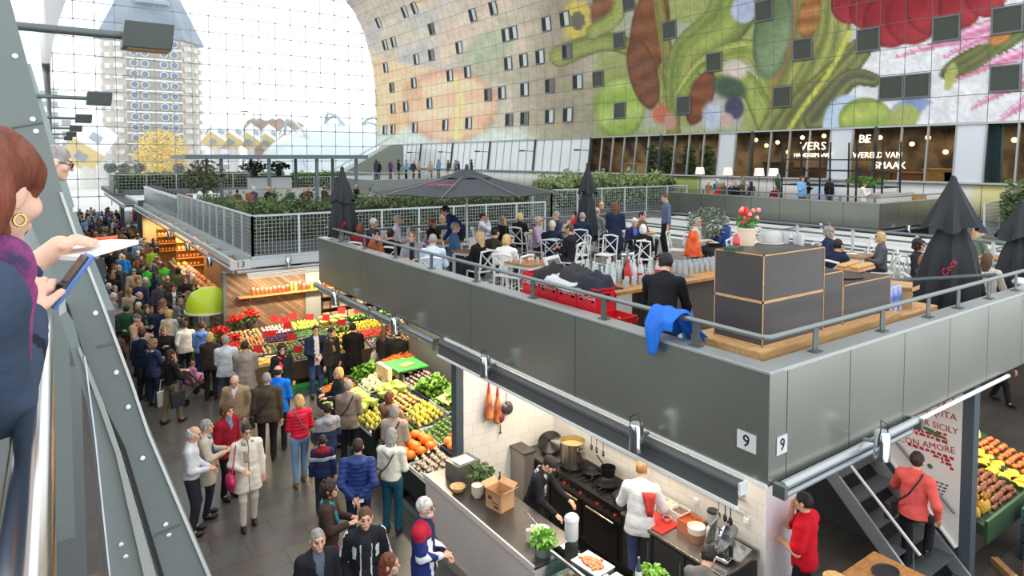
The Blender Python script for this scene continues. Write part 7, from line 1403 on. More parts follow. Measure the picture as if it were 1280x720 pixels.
x,y,_=at(523,312,ZT+.8);t=thing('flower_vase','mixed cut flowers with a purple bloom at the terrace rail','vase',(x,y,ZT+.75-.4));z=ZT+.55;MB().lathe([(.05,-.55),(.07,0),(.05,.1),(.045,.1)],(x,y,z),12).build('vase',M((210,214,206),.1,spec=.8),t);m=MB();leaves(m,(x,y,z+.25),(.2,.2,.16),90,.05,rs);m.build('foliage',M((110,140,80),.7),t)
for nm,c,n in(('white_bloom',(232,230,222),16),('purple_bloom',(120,50,130),5),('pink_bloom',(206,150,160),6)):m=MB();[m.ball((x+rs.uniform(-.2,.2),y+rs.uniform(-.2,.2),z+rs.uniform(.15,.42)),.032,7)for _ in range(n)];m.build(nm,M(c,.7),t)
UMB=M((48,50,58),.75,bump=.15,bs=6.,name='charcoal_canvas');UMBK=M((40,42,46),.8,bump=.2,bs=8.)
ux,uy,_=at(597,330,ZT+.35);zr,za=4.0,0;zrim=HC-(248-197)*(0.573*ux+.82*uy)/820;zap=HC-(214-197)*(0.573*ux+.82*uy)/820+.1
t=thing('parasol','large open charcoal parasol over the left side of the terrace','parasol',(ux,uy,ZT));n=8;Rr=2.15
def canopy(m,r0,z0,r1,z1,sag,th=.012):
 for lay in(0,1):
  vs=[];k=6;nn=n*4
  for i in range(k+1):
   u=i/k
   for j in range(nn):
    w=2*PI*(j+.5)/nn;rr=r0+(r1-r0)*u;f=math.cos(PI/n)/math.cos(((w+PI/n)%(2*PI/n))-PI/n);zz=z0+(z1-z0)*u-sag*math.sin(PI*u)*.3;dip=-.06*u*(1-abs(((w*n/(2*PI))%1)*2-1))*-1;vs.append((ux+rr*f*math.cos(w),uy+rr*f*math.sin(w),zz+dip-.07*u-lay*th))
  m.add(vs,[(i*nn+j,i*nn+(j+1)%nn,(i+1)*nn+(j+1)%nn,(i+1)*nn+j)for i in range(k)for j in range(nn)])
zrim=5.16;zap=5.62;ux-=.2;uy+=.14
m=MB();canopy(m,.5,zap-.17,Rr,zrim,.06);m.build('canopy',UMB,t);m=MB();canopy(m,.02,zap+.03,.62,zap-.14,.02);m.build('vent_cap',UMB,t);MB().tube([(ux,uy,ZT+.05),(ux,uy,zap+.05)],.026,10).build('pole',M((226,222,212),.5),t);MB().lathe([(.05,0),(.03,.1),(0,.12)],(ux,uy,zap+.02),10).build('finial',DARK,t)
for k in range(n):
 w=2*PI*k/n;MB().tube([(ux+.05*math.cos(w),uy+.05*math.sin(w),zap-.06),(ux+Rr*.97*math.cos(w),uy+Rr*.97*math.sin(w),zrim-.06)],.011,5).build('rib',M((120,116,108),.5),t);MB().tube([(ux+.04*math.cos(w),uy+.04*math.sin(w),zap-.75),(ux+Rr*.5*math.cos(w),uy+Rr*.5*math.sin(w),(zap+zrim)/2-.08)],.009,5).build('strut',M((120,116,108),.5),t)
d=Vector((-ux,-uy,0)).normalized();sd=Vector((-d.y,d.x,0));ang=-.42;dd=Matrix.Rotation(ang,3,'Z')@d;ss=Vector((-dd.y,dd.x,0));q=1.28;c=Vector((ux,uy,0))+dd*q;c.z=zap-.17+(zrim-zap+.17)*(q-.5)/(Rr-.5)-.01;slope=(Vector((0,0,1))*(-(zrim-zap+.17)/(Rr-.5))-dd).normalized()*1
mt=frame(c+Vector((0,0,.03)),ss,-slope if(-slope).z>0 else slope);lettering('Coca',.24,Matrix.Translation(-Vector(t.location))@mt,M((206,50,70),.7),t,'script_mark',.002,shear=.3,sx=1.3)
t=thing('umbrella_stand','square dark grey parasol base box at the rail','base',(ux,uy,ZT));MB().box(ux-.3,ux+.3,uy-.3,uy+.3,ZT,ZT+.62).build('box',M((62,66,72),.6),t,bevel=.02)
t.location=(ux,uy,ZT)
def folded(label,px,pyb,pyt,x=None,mark=True,zb=ZT,rmax=.3,ln=.8):
 x,y,_=at(px,pyb,zb)if x is None else x;D=.573*x+.82*y;zt=HC-(pyt-197)*D/820;t=thing('parasol',label,'parasol',(x,y,zb));q=random.Random(int(px));nn=32;ph=q.uniform(0,6);m=MB();vs=[];k=16;h=zt-zb
 for i in range(k+1):
  u=i/k;z=zt-(h*ln)*u;r=.03+rmax*(u**.75)*(1-.15*(u>.9));tuck=1-.25*math.exp(-((u-.38)/.07)**2)
  for j in range(nn):w=2*PI*j/nn;f=1+.24*u*math.cos(8*w+ph+u*1.2)+.08*math.cos(3*w+ph*2+u*3);low=.10*h*.35*math.cos(5*w+ph)*(u**5);vs.append((x+r*tuck*f*math.cos(w),y+r*tuck*f*math.sin(w),z+low))
 m.add(vs,[(i*nn+j,i*nn+(j+1)%nn,(i+1)*nn+(j+1)%nn,(i+1)*nn+j)for i in range(k)for j in range(nn)]);m.build('folded_canopy',UMBK,t);vs=[];m=MB()
 for i in range(7):
  u=i/6;z=zt-(h*.30)*u
  for j in range(nn):w=2*PI*j/nn;f=1+.2*u*math.cos(8*w+ph+1);vs.append((x+(.035+.235*u)*f*math.cos(w)*rmax/.3,y+(.035+.235*u)*f*math.sin(w)*rmax/.3,z+.05*u*u*math.cos(4*w+ph)+.012))
 m.add(vs,[(i*nn+j,i*nn+(j+1)%nn,(i+1)*nn+(j+1)%nn,(i+1)*nn+j)for i in range(6)for j in range(nn)]);m.build('vent_flap',UMBK,t);MB().tube([(x,y,zb),(x,y,zt+.02)],.028,8).build('pole',STEEL,t);MB().lathe([(.05,0),(.05,.03),(.02,.08),(0,.08)],(x,y,zt),10).build('finial',BLACK,t);MB().box(x-.3,x+.3,y-.3,y+.3,zb,zb+.09).build('base_plate',DARK,t,bevel=.01)
 if mark:
  d=Vector((-x,-y,0)).normalized();sd=Vector((-d.y,d.x,0));c=Vector((x,y,zt-h*.52))+d*(.285*rmax/.3)-sd*.02;lettering('Coca',.13,Matrix.Translation(-Vector(t.location))@frame(c,Vector((0,0,1))*.8+sd*.5,Vector((0,0,1))-sd),M((206,40,56),.7),t,'script_mark',.004,shear=.3)
 return t
folded('folded charcoal parasol at the far left corner of the terrace',424,0,212,(5.55,14.9,0),True,ZT,.3,.6)
folded('folded charcoal parasol in the middle of the terrace',738,300,207,(12.4,14.0,0),False,ZT,.27);
folded('folded charcoal parasol with a red mark on the right side of the terrace',1193,385,226,(11.2,4.32,0),True,ZT,.42)
folded('folded charcoal parasol cut by the right edge',1279,380,255,(13.6,4.2,0),False,ZT,.36)
t=thing('bar_counter','wooden topped bar counter crowded with bottles and glasses','bar',(6.9,6.6,ZT));MB().box(5.95,9.2,6.15,7.0,ZT+1.0,ZT+1.05).build('worktop',M((196,142,82),.45,rgb2=(170,118,62),vs=4.,stretch=(1,8,1)),t,bevel=.006);MB().box(7.0,9.1,6.3,6.9,ZT,ZT+1.0).box(5.97,6.05,6.25,6.95,ZT,ZT+1.0).build('front_panel',M((92,84,80),.6),t);MB().box(6.9,7.7,6.28,6.86,ZT+.98,ZT+1.052).build('sink',STEEL,t)
MB().tube([(7.2,6.05,ZT+.9),(7.6,6.2,ZT+.3)],.015,6).build('drain_pipe',PALE,t)
for k in range(42):
 x=6.05+rs.random()**1.2*1.1;y=rs.uniform(6.42,6.95)
 bc=rs.random();lab='bottle standing in the crowd of bottles on the bar'
 c,cc,nm=((190,206,206),(226,226,226),'clear')if bc<.6 else((46,70,46),(30,30,30),'dark green')if bc<.75 else((60,40,30),(160,40,40),'brown')if bc<.9 else((190,196,198),(206,40,40),'red topped')
 bottle('%s glass bottle standing on the left part of the bar'%nm,x,y,ZT+1.05,rs.uniform(.24,.34),.036,c,cc,(230,230,226)if bc<.3 else(206,40,50)if bc>.9 else None,group='%s bottles on the bar'%nm)
for k in range(26):tumbler('clear drinking glass among the bottles on the bar',6.1+rs.random()*1.0,rs.uniform(6.25,6.9),ZT+1.05,.12,.034,(206,212,214),'glasses among the bar bottles')
for k in range(40):x=7.72+(k%10)*.12+rs.uniform(-.01,.01);y=6.5+(k//10)*.11;tumbler('upturned clean glass in the rows on the right part of the bar',x,y,ZT+1.05,.14,.036,(196,202,206),'rows of glasses on the bar')
for k in range(3):m=MB();m.lathe([(.04,0),(.045,.05),(.045,.2),(.015,.28),(.018,.34),(0,.34)],(6.5+k*.13,6.5,ZT+1.05),12);tag(m.build('water_bottle',M((206,40,46),.3)if k==0 else M((210,216,220),.1,spec=.8)),['red labelled plastic bottle','tall clear plastic bottle','tall clear plastic bottle nearest the barman'][k]+' at the front of the bar','bottle')
t=thing('beer_tap','tall chrome tap with black handles in the middle of the bar','tap',(6.75,6.75,ZT+1.05));z=ZT+1.05;MB().lathe([(.06,0),(.03,.04),(.03,.35),(.05,.4),(0,.42)],(6.72,6.75,z),12).build('column',CHROME,t);MB().tube([(6.6,6.75,z+.36),(6.84,6.75,z+.36)],.03,8).build('head_tube',CHROME,t)
for q in(-.09,.09):MB().tube([(6.72+q,6.7,z+.4),(6.72+q,6.66,z+.58)],[.012,.02],8).build('tap_handle',BLACK,t)
x,y,_=at(722,322,ZT+1.1);t=thing('cash_till','pale cash till screen tilted on the bar end','till',(6.0,7.6,ZT+.9));z=ZT+1.0;MB().cbox((5.95,7.45,z+.22),(.38,.05,.3),.35,rx=-.35).build('screen',M((206,204,196),.4),t,bevel=.01);MB().cbox((5.955,7.415,z+.22),(.3,.012,.22),.35,rx=-.35).build('display',M((60,66,70),.2),t);MB().cbox((5.97,7.5,z+.04),(.34,.36,.1),.35).build('base',M((196,194,186),.4),t);MB().cbox((6.1,7.25,z+.06),(.26,.24,.12),.3).build('receipt_printer',M((36,38,40),.4),t)
tag(MB().box(5.72,6.4,7.2,7.9,ZT,ZT+1.0).build('till_stand',M((92,90,86),.6),bevel=.01),'grey stand carrying the cash till at the bar end','stand')
def red_crate(x,y,z,label,group,rz=0.):
 t=thing('bottle_crate',label,'crate',(x,y,z),rz,group);m=MB();w,l,h=.29,.38,.29
 for sx in(-1,1):
  xx=sx*w/2;m.box(xx-.008,xx+.008,-l/2,l/2,0,.10);m.box(xx-.008,xx+.008,-l/2,l/2,.22,h);m.box(xx-.008,xx+.008,-l/2,-l/2+.05,.10,.22);m.box(xx-.008,xx+.008,l/2-.05,l/2,.10,.22);m.box(xx-.008,xx+.008,-.09,.09,.10,.22)
 for sy in(-1,1):
  yy=sy*l/2;m.box(-w/2,w/2,yy-.008,yy+.008,0,.11);m.box(-w/2,w/2,yy-.008,yy+.008,.22,h);m.box(-w/2,-w/2+.08,yy-.008,yy+.008,.11,.22);m.box(w/2-.08,w/2,yy-.008,yy+.008,.11,.22)
 m.box(-w/2,w/2,-l/2,l/2,0,.012);m.build('body',M((206,28,40),.4),t,world=False);lettering('Coca-Cola',.075,frame((-w/2-.010,0,.16),(0,-1,0),(0,0,1)),M((236,226,226),.5),t,'script_mark',.001,shear=.25)
 return ko(t)
fc=None
for k in range(5):
 for l in range(4 if k<4 else 3):
  lab='red bottle crate with white script, %s layer, %s from the till'%(['bottom','second','third','top'][l],['first','second','third','fourth','fifth'][k]);x,y,z=5.66,7.42-k*.4,ZT+.29*l
  if fc is None:fc=red_crate(x,y,z,lab,'red bottle crates along the rail')
  else:dup(fc,(x,y,z),rs.uniform(-.04,.04),lab)
def rumple(label,name,cx,cy,z,rx,ry,h,mat,seed,cat,amp=.05,side=0):
 q=random.Random(seed);o=(q.uniform(0,9),q.uniform(0,9),0);m=MB();rows=[];n=26
 for i in range(n+1):
  row=[]
  for j in range(n+1):
   u=i/n*2-1;v=j/n*2-1;d=min(1,math.hypot(u,v));nv=noise.noise(Vector((u*2.2+o[0],v*2.2+o[1],0)))+.5*noise.noise(Vector((u*5+o[0],v*5+o[1],2)));ed=1+.18*noise.noise(Vector((u*1.5+o[0],v*1.5,4)))
   row.append((cx+u*rx*ed,cy+v*ry*ed,z+max(.0,h*(1-d**2.2)+amp*nv*(1.1-d*.6))-.14*max(0,d-.82)*3*(1 if side else.4)))
  rows.append(row)
 m.sheet(rows);ob=m.build(name,mat);sf=ob.modifiers.new('th','SOLIDIFY');sf.thickness=.018;return tag(ob,label,cat)
zc_=ZT+1.175
rumple('black jacket heaped on the red crates','jacket',5.68,7.1,zc_,.26,.34,.13,M((26,26,29),.8,bump=.4,bs=14),1,'jacket',.09,1);rumple('pale grey jacket lining spread under the black jackets','jacket',5.64,6.78,zc_-.005,.25,.62,.05,M((196,198,202),.7),2,'jacket',.03,1);rumple('second black jacket thrown over the middle crates','jacket',5.70,6.65,zc_+.03,.24,.3,.13,M((32,32,36),.7,bump=.4,bs=14),3,'jacket',.09,1);rumple('dark navy coat at the near end of the jacket heap','jacket',5.70,6.28,zc_+.02,.22,.26,.11,M((28,32,46),.8,bump=.4,bs=14),4,'jacket',.08,1)
tag(MB().cbox((5.78,5.72,ZT+.7),(.3,.02,.22),.3,rx=.2).build('white_sheet',WHITE),'white sheet of paper propped beside the last red crate','paper')
rumple('white plastic bag slumped beside the barman','plastic_bag',6.55,5.75,ZT+.0,.2,.22,.75,M((222,224,226),.3,bump=.6,bs=10),8,'bag',.12,1);rumple('teal shopping bag under the bar','shopping_bag',6.95,5.95,ZT+.0,.18,.18,.62,M((30,110,140),.5,bump=.5,bs=10),9,'bag',.1,1)
m=MB();rows=[];yb0,yb1=4.72,4.30;xr=PX0+.1
for i in range(19):
 v=i/18;row=[];s=-0.40+v*.98
 for j in range(15):
  w=j/14;y=4.86-w*(.34+.22*v);f=.03*math.sin(w*15+v*4)+.02*math.sin(w*27-v*6)
  if s<-.03:x,z=xr-.055-min(.115,-(s+.03)*.75)-.015*abs(math.sin(w*9+v*3))+f*.25,hz+.04+(s+.03)*(.45+.8/(1+((w-.24)/.27)**6))
  elif s<.05:a=(s+.03)/.08*PI;x,z=xr-.045*math.cos(a),hz+.045+.02*math.sin(a)+f*.2
  else:x,z=xr+.05+(s-.05)*.45+f,hz+.035-(s-.05)*.62+f*.8
  row.append((x,y-.15*(s<0)*(-s)+.02*noise.noise(Vector((w*4,v*4,1))),z))
 rows.append(row)
m.sheet(rows);ob=m.build('jacket',M((16,104,206),.7,bump=.25,bs=18,var=.08,vs=6.));ob.modifiers.new('th','SOLIDIFY').thickness=.02;ob.modifiers.new('s','SUBSURF').levels=1;ob.modifiers['s'].render_levels=1;tag(ob,'bright blue jacket hanging over the terrace handrail','jacket')
BRN=M((66,60,58),.45,var=.12,vs=1.5);
t=thing('plywood_plinth','pale plywood plinth under the dark boxes at the corner','plinth',(6.6,4.1,ZT));MB().box(5.5,8.3,3.72,4.55,ZT,ZT+.92).build('panel',PLY,t);MB().box(5.49,8.31,3.71,4.56,ZT+.92,ZT+.94).build('top_board',PLY,t)
def dbox(label,x0,x1,y0,y1,z0,z1):
 t=thing('bar_block',label,'box',((x0+x1)/2,(y0+y1)/2,z0));MB().box(x0+.004,x1-.004,y0+.004,y1-.004,z0,z1).build('dark_panels',BRN,t);m=MB()
 for a,b in((x0,y0),(x1-.008,y0),(x0,y1-.008),(x1-.008,y1-.008)):m.box(a,a+.008,b,b+.008,z0,z1)
 for zz in(z0,z1-.012):m.box(x0,x1,y0,y0+.012,zz,zz+.012).box(x0,x1,y1-.012,y1,zz,zz+.012).box(x0,x0+.012,y0,y1,zz,zz+.012).box(x1-.012,x1,y0,y1,zz,zz+.012)
 m.build('ply_edges',PLY,t);return t
dbox('lower dark panelled box with plywood edges at the terrace corner',5.65,6.74,3.8,4.38,ZT+.942,ZT+1.38);dbox('upper dark panelled box stacked at the terrace corner',5.65,6.74,3.8,4.38,ZT+1.382,ZT+1.85);dbox('middle dark box next to the corner stack',6.75,7.16,3.82,4.36,ZT+.942,ZT+1.55);dbox('long low dark box before the blue cartons',7.17,8.25,3.82,4.4,ZT+.942,ZT+1.38)
zt2=ZT+1.85
t=thing('flower_pot','cream wooden pot with red and pink geraniums on the corner box','plant',(6.1,4.35,zt2));x,y=6.16,4.36;MB().lathe([(.085,0),(.1,.17),(.108,.17),(.108,.19),(.095,.19),(.08,.02)],(x,y,zt2),16).build('pot',M((226,206,178),.7),t);m=MB();leaves(m,(x,y,zt2+.26),(.13,.13,.08),150,.03,rs);m.build('foliage',M((70,130,60),.6),t)
for nm,c,n in(('red_bloom',(216,40,40),14),('pink_bloom',(236,150,130),9)):m=MB();[m.ball((x+rs.uniform(-.09,.11),y+rs.uniform(-.1,.1),zt2+rs.uniform(.24,.40)),.026,7)for _ in range(n)];m.build(nm,M(c,.7),t)
m=MB();m.cbox((5.72,4.2,zt2+.018),(.24,.12,.035),.3);tag(m.build('green_box',M((40,74,40),.5)),'flat dark green box on the corner block','box')
bottle('red drinks can beside the geranium pot',5.93,4.32,zt2,.16,.035,(206,30,40),(206,200,196),None,False,name='drinks_can',cat='can')
t=thing('cake_dome','clear dome over a cake on the corner block','dome',(6.52,4.28,zt2));MB().lathe([(.14,0),(.15,.01),(0,.02)],(6.5,4.3,zt2),20).build('stand',WHITE,t);MB().lathe([(.13,.02),(.13,.1),(.09,.15),(0,.16)],(6.5,4.3,zt2),20).build('dome',M((206,210,212),.05,spec=.9,alpha=.5),t);MB().lathe([(.09,.02),(.09,.07),(0,.08)],(6.5,4.3,zt2),16).build('cake',M((214,190,150),.7),t)
for k in range(4):tumbler('stacked glass beside the cake dome on the corner block',6.62+.04*(k%2),4.0+.09*k,zt2,.12,.034,(210,214,216),'glasses beside the cake dome')
x,y=7.7,4.15;z=ZT+1.38;t=thing('round_tray','dark round tray on the long low box','tray',(x,y,z));MB().lathe([(.26,.0),(.28,.02),(.27,.025),(.25,.008),(0,.008)],(x,y,z),24,sy=.9).build('tray',M((70,60,52),.5),t)
carton('cream and yellow milk carton behind the dark boxes',(7.02,4.32,ZT+1.55),(.1,.1,.14),.2,M((226,222,170),.5))
for k in range(3):carton('blue and white drinks carton, %s of the three in a row'%['first','second','third'][k],(8.36+.13*k,3.92+.0*k,ZT+.9),(.1,.1,.3),.1*k,M((40,90,190),.4,rgb2=(196,210,232),vs=8.));
tag(MB().box(8.3,9.3,3.72,4.5,ZT,ZT+.9).build('side_shelf',PLY,bevel=.01),'plywood shelf carrying the cartons right of the dark boxes','shelf')
carton('open brown cardboard box beside the blue cartons',(8.85,3.98,ZT+.9),(.3,.26,.22),.4,CARD,open_=True);carton('white box behind the blue cartons',(8.4,4.3,ZT+.9),(.2,.2,.42),.1,WHITE);t=carton('flat tray of bread rolls on the white box',(8.3,4.28,ZT+1.39),(.5,.3,.03),.1,CARD,name='bread_tray',cat='tray');m=MB();[m.ball((-.2+.1*i,-.08+.16*j,.05),(.05,.07,.03),8)for i in range(5)for j in range(2)];m.build('bread_roll',M((196,150,96),.7),t,world=False)
x,y,_=at(884,299,ZT+.7);t=thing('olive_bush','silvery olive bush in a planter behind the bar glasses','plant',(x,y,ZT));MB().box(x-.3,x+.3,y-.25,y+.25,ZT,ZT+.5).build('planter',M((80,84,84),.6),t);MB().tube([(x,y,ZT+.5),(x+.02,y,ZT+.9)],.03,6).build('stem',M((96,84,70),.8),t);m=MB();leaves(m,(x,y,ZT+1.1),(.62,.5,.45),900,.055,rs);m.build('foliage',M((130,142,120),.6,rgb2=(96,110,90),vs=9.),t)
x,y,_=at(866,314,ZT+.5);rumple('scarlet and yellow jacket draped over a chair behind the bar glasses','jacket',x,y,ZT+.46,.2,.2,.55,M((214,44,30),.7,rgb2=(230,150,40),vs=3.),12,'jacket',.08,1)
t=thing('terrace_railing','grey double pipe railing at the back edge of the near terrace','railing',(PX1,9,ZT));m=MB()
for zz in(ZT+.5,ZT+1.0):m.tube([(PX1-.1,PY0+.3,zz),(PX1-.1,PY1-.1,zz),(PX0+.6,PY1-.1,zz)],.03,8)
m.build('rail',M((120,128,132),.4,.4),t)
for k in range(8):MB().box(PX1-.13,PX1-.07,4+k*1.5,4.06+k*1.5,ZT,ZT+1.0).build('post',PALE,t)
for k in range(8):MB().box(6+k*1.45,6.06+k*1.45,PY1-.13,PY1-.07,ZT,ZT+1.0).build('post',PALE,t)
t=thing('rail_screen','dark pipe rail with a low dark board behind the cartons','rail',(10,3.9,ZT));m=MB();m.tube([(8.5,4.6,ZT+1.12),(11.3,3.78,ZT+1.08)],.03,8);m.build('rail',M((62,70,72),.5),t);MB().tube([(8.6,4.57,ZT),(8.6,4.57,ZT+1.12)],.025,6).build('post',DARK,t);MB().tube([(11.2,3.81,ZT),(11.2,3.81,ZT+1.08)],.025,6).build('post',DARK,t)
x,y,_=at(1252,352,ZT+.95);rumple('cream rucksack hanging on the chair at the right rail','rucksack',11.1,4.05,ZT+.35,.2,.16,.6,M((206,196,176),.8,bump=.3,bs=20),15,'bag',.08,1);m=MB();m.lathe([(.09,0),(.1,.03),(.06,.09),(0,.1)],(11.9,3.66,4.0),14);tag(m.build('white_helmet',M((226,226,224),.4)),'white round helmet shaped bag on the right parapet','helmet')
x,y,_=at(1055,318,ZT+.9);tag(MB().ball((x+.1,y,ZT+.82),(.07,.07,.07),12).build('teal_tumbler',M((40,130,140),.4)),'teal round tumbler on the table before the fur jacket','cup')
for k in range(4):x,y,_=at(952+k*22,312,ZT+.75)
cx0,cx1,cy0,cy1=5.6,15.6,37.5,42.5;t=thing('cafe_canopy','flat dark canopy on slim posts above the far cafe bar','canopy',(10,40,3.05));D0=.573*9+.82*40;zcn=HC
MB().box(cx0,cx1,cy0,cy1,5.82,6.05).build('roof_slab',M((110,122,130),.5,.2),t)
for x in(cx0+1.8,cx0+4.3,cx0+7.0,cx1-.6):
 for y in(cy0+.4,cy1-.5):MB().box(x-.08,x+.08,y-.08,y+.08,3.05,5.82).build('post',M((112,124,134),.5),t)
t=thing('cafe_bar','pale bar block with a tall white cabinet under the far canopy','bar',(10,39,3.05));MB().box(7.6,13.2,38.5,39.4,3.05,4.1).build('counter',M((206,206,204),.5),t);MB().box(9.3,11.6,39.5,40.4,3.05,4.75).build('cabinet',M((214,218,220),.5),t);MB().box(9.2,11.7,39.45,40.5,4.75,4.83).build('cabinet_top',DARK,t)
for k,(x,y,r)in enumerate(((9.6,39.9,.8),(11.0,40.0,.7))):t=thing('olive_tree','%s olive branches arranged on the far cafe cabinet'%['left','right'][k],'plant',(x,y,4.83));MB().lathe([(.15,0),(.2,.3),(.17,.3)],(x,y,4.83),10).build('pot',DARK,t);m=MB();leaves(m,(x,y,5.38),(r,r*.6,.3),240,.12,rs);m.build('foliage',M((70,76,52),.7),t)
t=thing('olive_tree','bushy olive tree at the left end of the far cafe canopy','tree',(6.3,36.8,3.05));MB().lathe([(.3,0),(.4,.6),(.36,.6)],(6.3,36.8,3.05),12).build('pot',DARK,t);MB().tube([(6.3,36.8,3.6),(6.35,36.8,4.4)],.06,6).build('trunk',M((96,84,70),.8),t);m=MB();leaves(m,(6.35,36.8,4.9),(1.1,.9,.9),700,.13,rs);m.build('foliage',M((78,84,58),.7,rgb2=(110,112,84),vs=3.),t)
t=thing('lounge_table','long wooden cafe table with lanterns beyond the hedge','table',(5.9,33.2,3.06));MB().box(5.2,7.6,32.6,33.5,3.78,3.86).build('tabletop',TTOP,t);[MB().box(a-.05,a+.05,32.7,33.4,3.06,3.78).build('leg',DARK,t)for a in(5.4,7.4)]
for k,x in enumerate((5.5,5.95)):t=thing('lantern','%s white lantern on the long far cafe table'%['left','right'][k],'lantern',(x,33,3.86));MB().box(x-.13,x+.13,32.87,33.13,3.86,3.9).box(x-.13,x+.13,32.87,33.13,4.2,4.24).build('frame',WHITE,t);MB().box(x-.11,x+.11,32.89,33.11,3.9,4.2).build('glass',M((190,196,196),.1,alpha=.6),t);MB().lathe([(.13,4.24),(.04,4.36),(0,4.36)],(x,33,0),8).build('roof',WHITE,t)
for k,x in enumerate((4.9,5.15,7.9)):t=thing('bar_stool','brown round topped stool at the far cafe rail, %s from the street'%['first','second','third'][k],'stool',(x,33.9,3.06));MB().lathe([(.18,.7),(.2,.74),(.2,1.1),(0,1.12)],(x,33.9,3.06),14).build('seat',M((150,100,76),.6),t);MB().tube([(x,33.9,3.06),(x,33.9,3.8)],.04,6).build('leg',DARK,t)
for k,px in enumerate((875,910,949,967)):
 y=22.8-k*1.9;x=33.2;t=thing('floor_lamp','white shaded floor lamp on the restaurant terrace, %s from the left'%['first','second','third','fourth'][k],'lamp',(33.4,atx(px,212,33.4)[1],ZR));x,y=t.location.x,t.location.y;MB().lathe([(.17,0),(.17,.02),(0,.025)],(x,y,ZR),14).build('base',DARK,t);MB().tube([(x,y,ZR),(x,y,ZR+1.75)],.02,6).build('pole',DARK,t);MB().lathe([(.3,1.55),(.24,2.0),(.23,2.0),(.29,1.55)],(x,y,ZR),18).build('lamp_shade',M((246,240,228),.6,emit=.25),t)
t=thing('open_shelving','open black steel frame of shelves around the restaurant bar','frame',(31,15,ZR));m=MB();fx=29.5
for yy in(13.9,15.0,16.2,17.6,18.6):
 for x in(29.0,30.6):m.box(x-.03,x+.03,yy-.03,yy+.03,ZR,6.6)
for zz in(4.6,5.3,5.8):
 for x in(29.0,30.6):m.box(x-.025,x+.025,13.9,18.6,zz-.025,zz+.025)
 for yy in(13.9,15.0,16.2,17.6,18.6):m.box(29.0,30.6,yy-.025,yy+.025,zz-.025,zz+.025)
m.build('bars',M((30,30,32),.5),t);m=MB();leaves(m,(29.8,15.0,4.85),(.7,.9,.2),260,.12,rs);m.build('shelf_plants',M((96,136,60),.7),t)
t=thing('restaurant_bar','white bar counter with boxes inside the black steel frame','bar',(29,14,ZR));MB().box(28.6,31.4,13.75,14.4,ZR,ZR+1.0).build('counter',M((226,224,218),.5),t);MB().box(28.5,31.5,13.7,14.5,ZR+1.0,ZR+1.06).build('worktop',M((190,186,176),.4),t)
carton('wooden crate of brown bottles at the end of the restaurant bar',(32.2,13.9,ZR+.4),(.8,.5,.55),0,PLY);carton('wooden box with sticks on the restaurant terrace edge',(31.9,14.6,ZR+.4),(.5,.5,.6),0,PLY)
GLOW=M((255,236,214),.5,emit=1.1,name='lit_letters')
def wlet(body,px,py,size,label,sx=1.):
 p=atx(px,py,34.6);o=lettering(body,size,frame(p,(0,-1,0),(0.1,0,1)),GLOW,None,'lit_lettering',.02,sx=sx);tag(o,label,'sign')
wlet('VERS',1016,183,.62,'large lit letters VERS on the restaurant glass',1.15);wlet('HANDGEMAAKT',1016,194,.3,'second line of lit letters under VERS on the glass',1.);wlet('WERELD VAN',1096,194,.42,'lit letters WERELD VAN on the restaurant glass',.95);wlet('SMAAK',1112,207,.48,'lit letters SMAAK on the restaurant glass',1.);wlet('BE',1081,174,.6,'lit letters BE above the words on the restaurant glass')
pend=0
for px,py in((945,175),(958,182),(972,178),(985,190),(1003,172),(1030,170),(1060,178),(1083,176),(1100,172),(1140,180),(1160,172),(1182,190),(1250,170),(1268,175)):
 p=atx(px,py,37.5);pend+=1;t=thing('pendant_lamp','small glowing pendant lamp inside the restaurant, number %s from the left'%['one','two','three','four','five','six','seven','eight','nine','ten','eleven','twelve','thirteen','fourteen'][pend-1],'lamp',p);MB().ball(p,.13,10).build('bulb',M((255,214,150),.5,emit=3.),t);MB().tube([p,(p[0],p[1],7.55)],.012,4).build('cord',BLACK,t)
area('restaurant_light',(38.5,14,7.4),5,24,800,(1,.8,.58));area('restaurant_light',(38.5,36,7.4),5,18,600,(1,.84,.66))
t=thing('curtain','long blue grey curtain behind the right restaurant window','curtain',(*atx(1240,190,35.5)[:2],4.05));p0=atx(1226,190,35.6)[1];p1=atx(1252,190,35.6)[1];m=MB();m.sheet([[(35.7+.07*math.sin(k*1.3),p0+(p1-p0)*k/40,z)for k in range(41)]for z in(4.06,5.8,7.5)]);o=m.build('cloth',M((92,116,128),.9),t);o.modifiers.new('th','SOLIDIFY').thickness=.015;MB().tube([(35.7,p0,7.5),(35.7,p1,7.5)],.02,6).build('curtain_rail',DARK,t)
for k,(px,w,h,c)in enumerate(((1128,1.6,1.0,(150,96,56)),(1165,1.4,1.2,(190,140,84)),(1188,1.0,1.1,(206,156,96)),(1090,1.4,1.1,(130,90,60)),(1000,1.6,1.2,(96,70,50)),(960,1.5,1.5,(80,62,46)),(870,1.6,1.2,(96,110,80)),(845,1.2,1.4,(110,84,70)),(780,1.6,1.3,(176,150,120)))):
 p=atx(px,210,37.);tag(MB().box(37.6,38.6,p[1]-w/2,p[1]+w/2,4.06,4.06+h).box(37.55,38.65,p[1]-w/2-.05,p[1]+w/2+.05,4.06+h,4.12+h).build('sideboard',M(c,.6,var=.15,vs=3.)),'wooden sideboard inside the restaurant, %s from the right'%['third','second','first','fourth','fifth','sixth','seventh','eighth','ninth'][k],'sideboard')
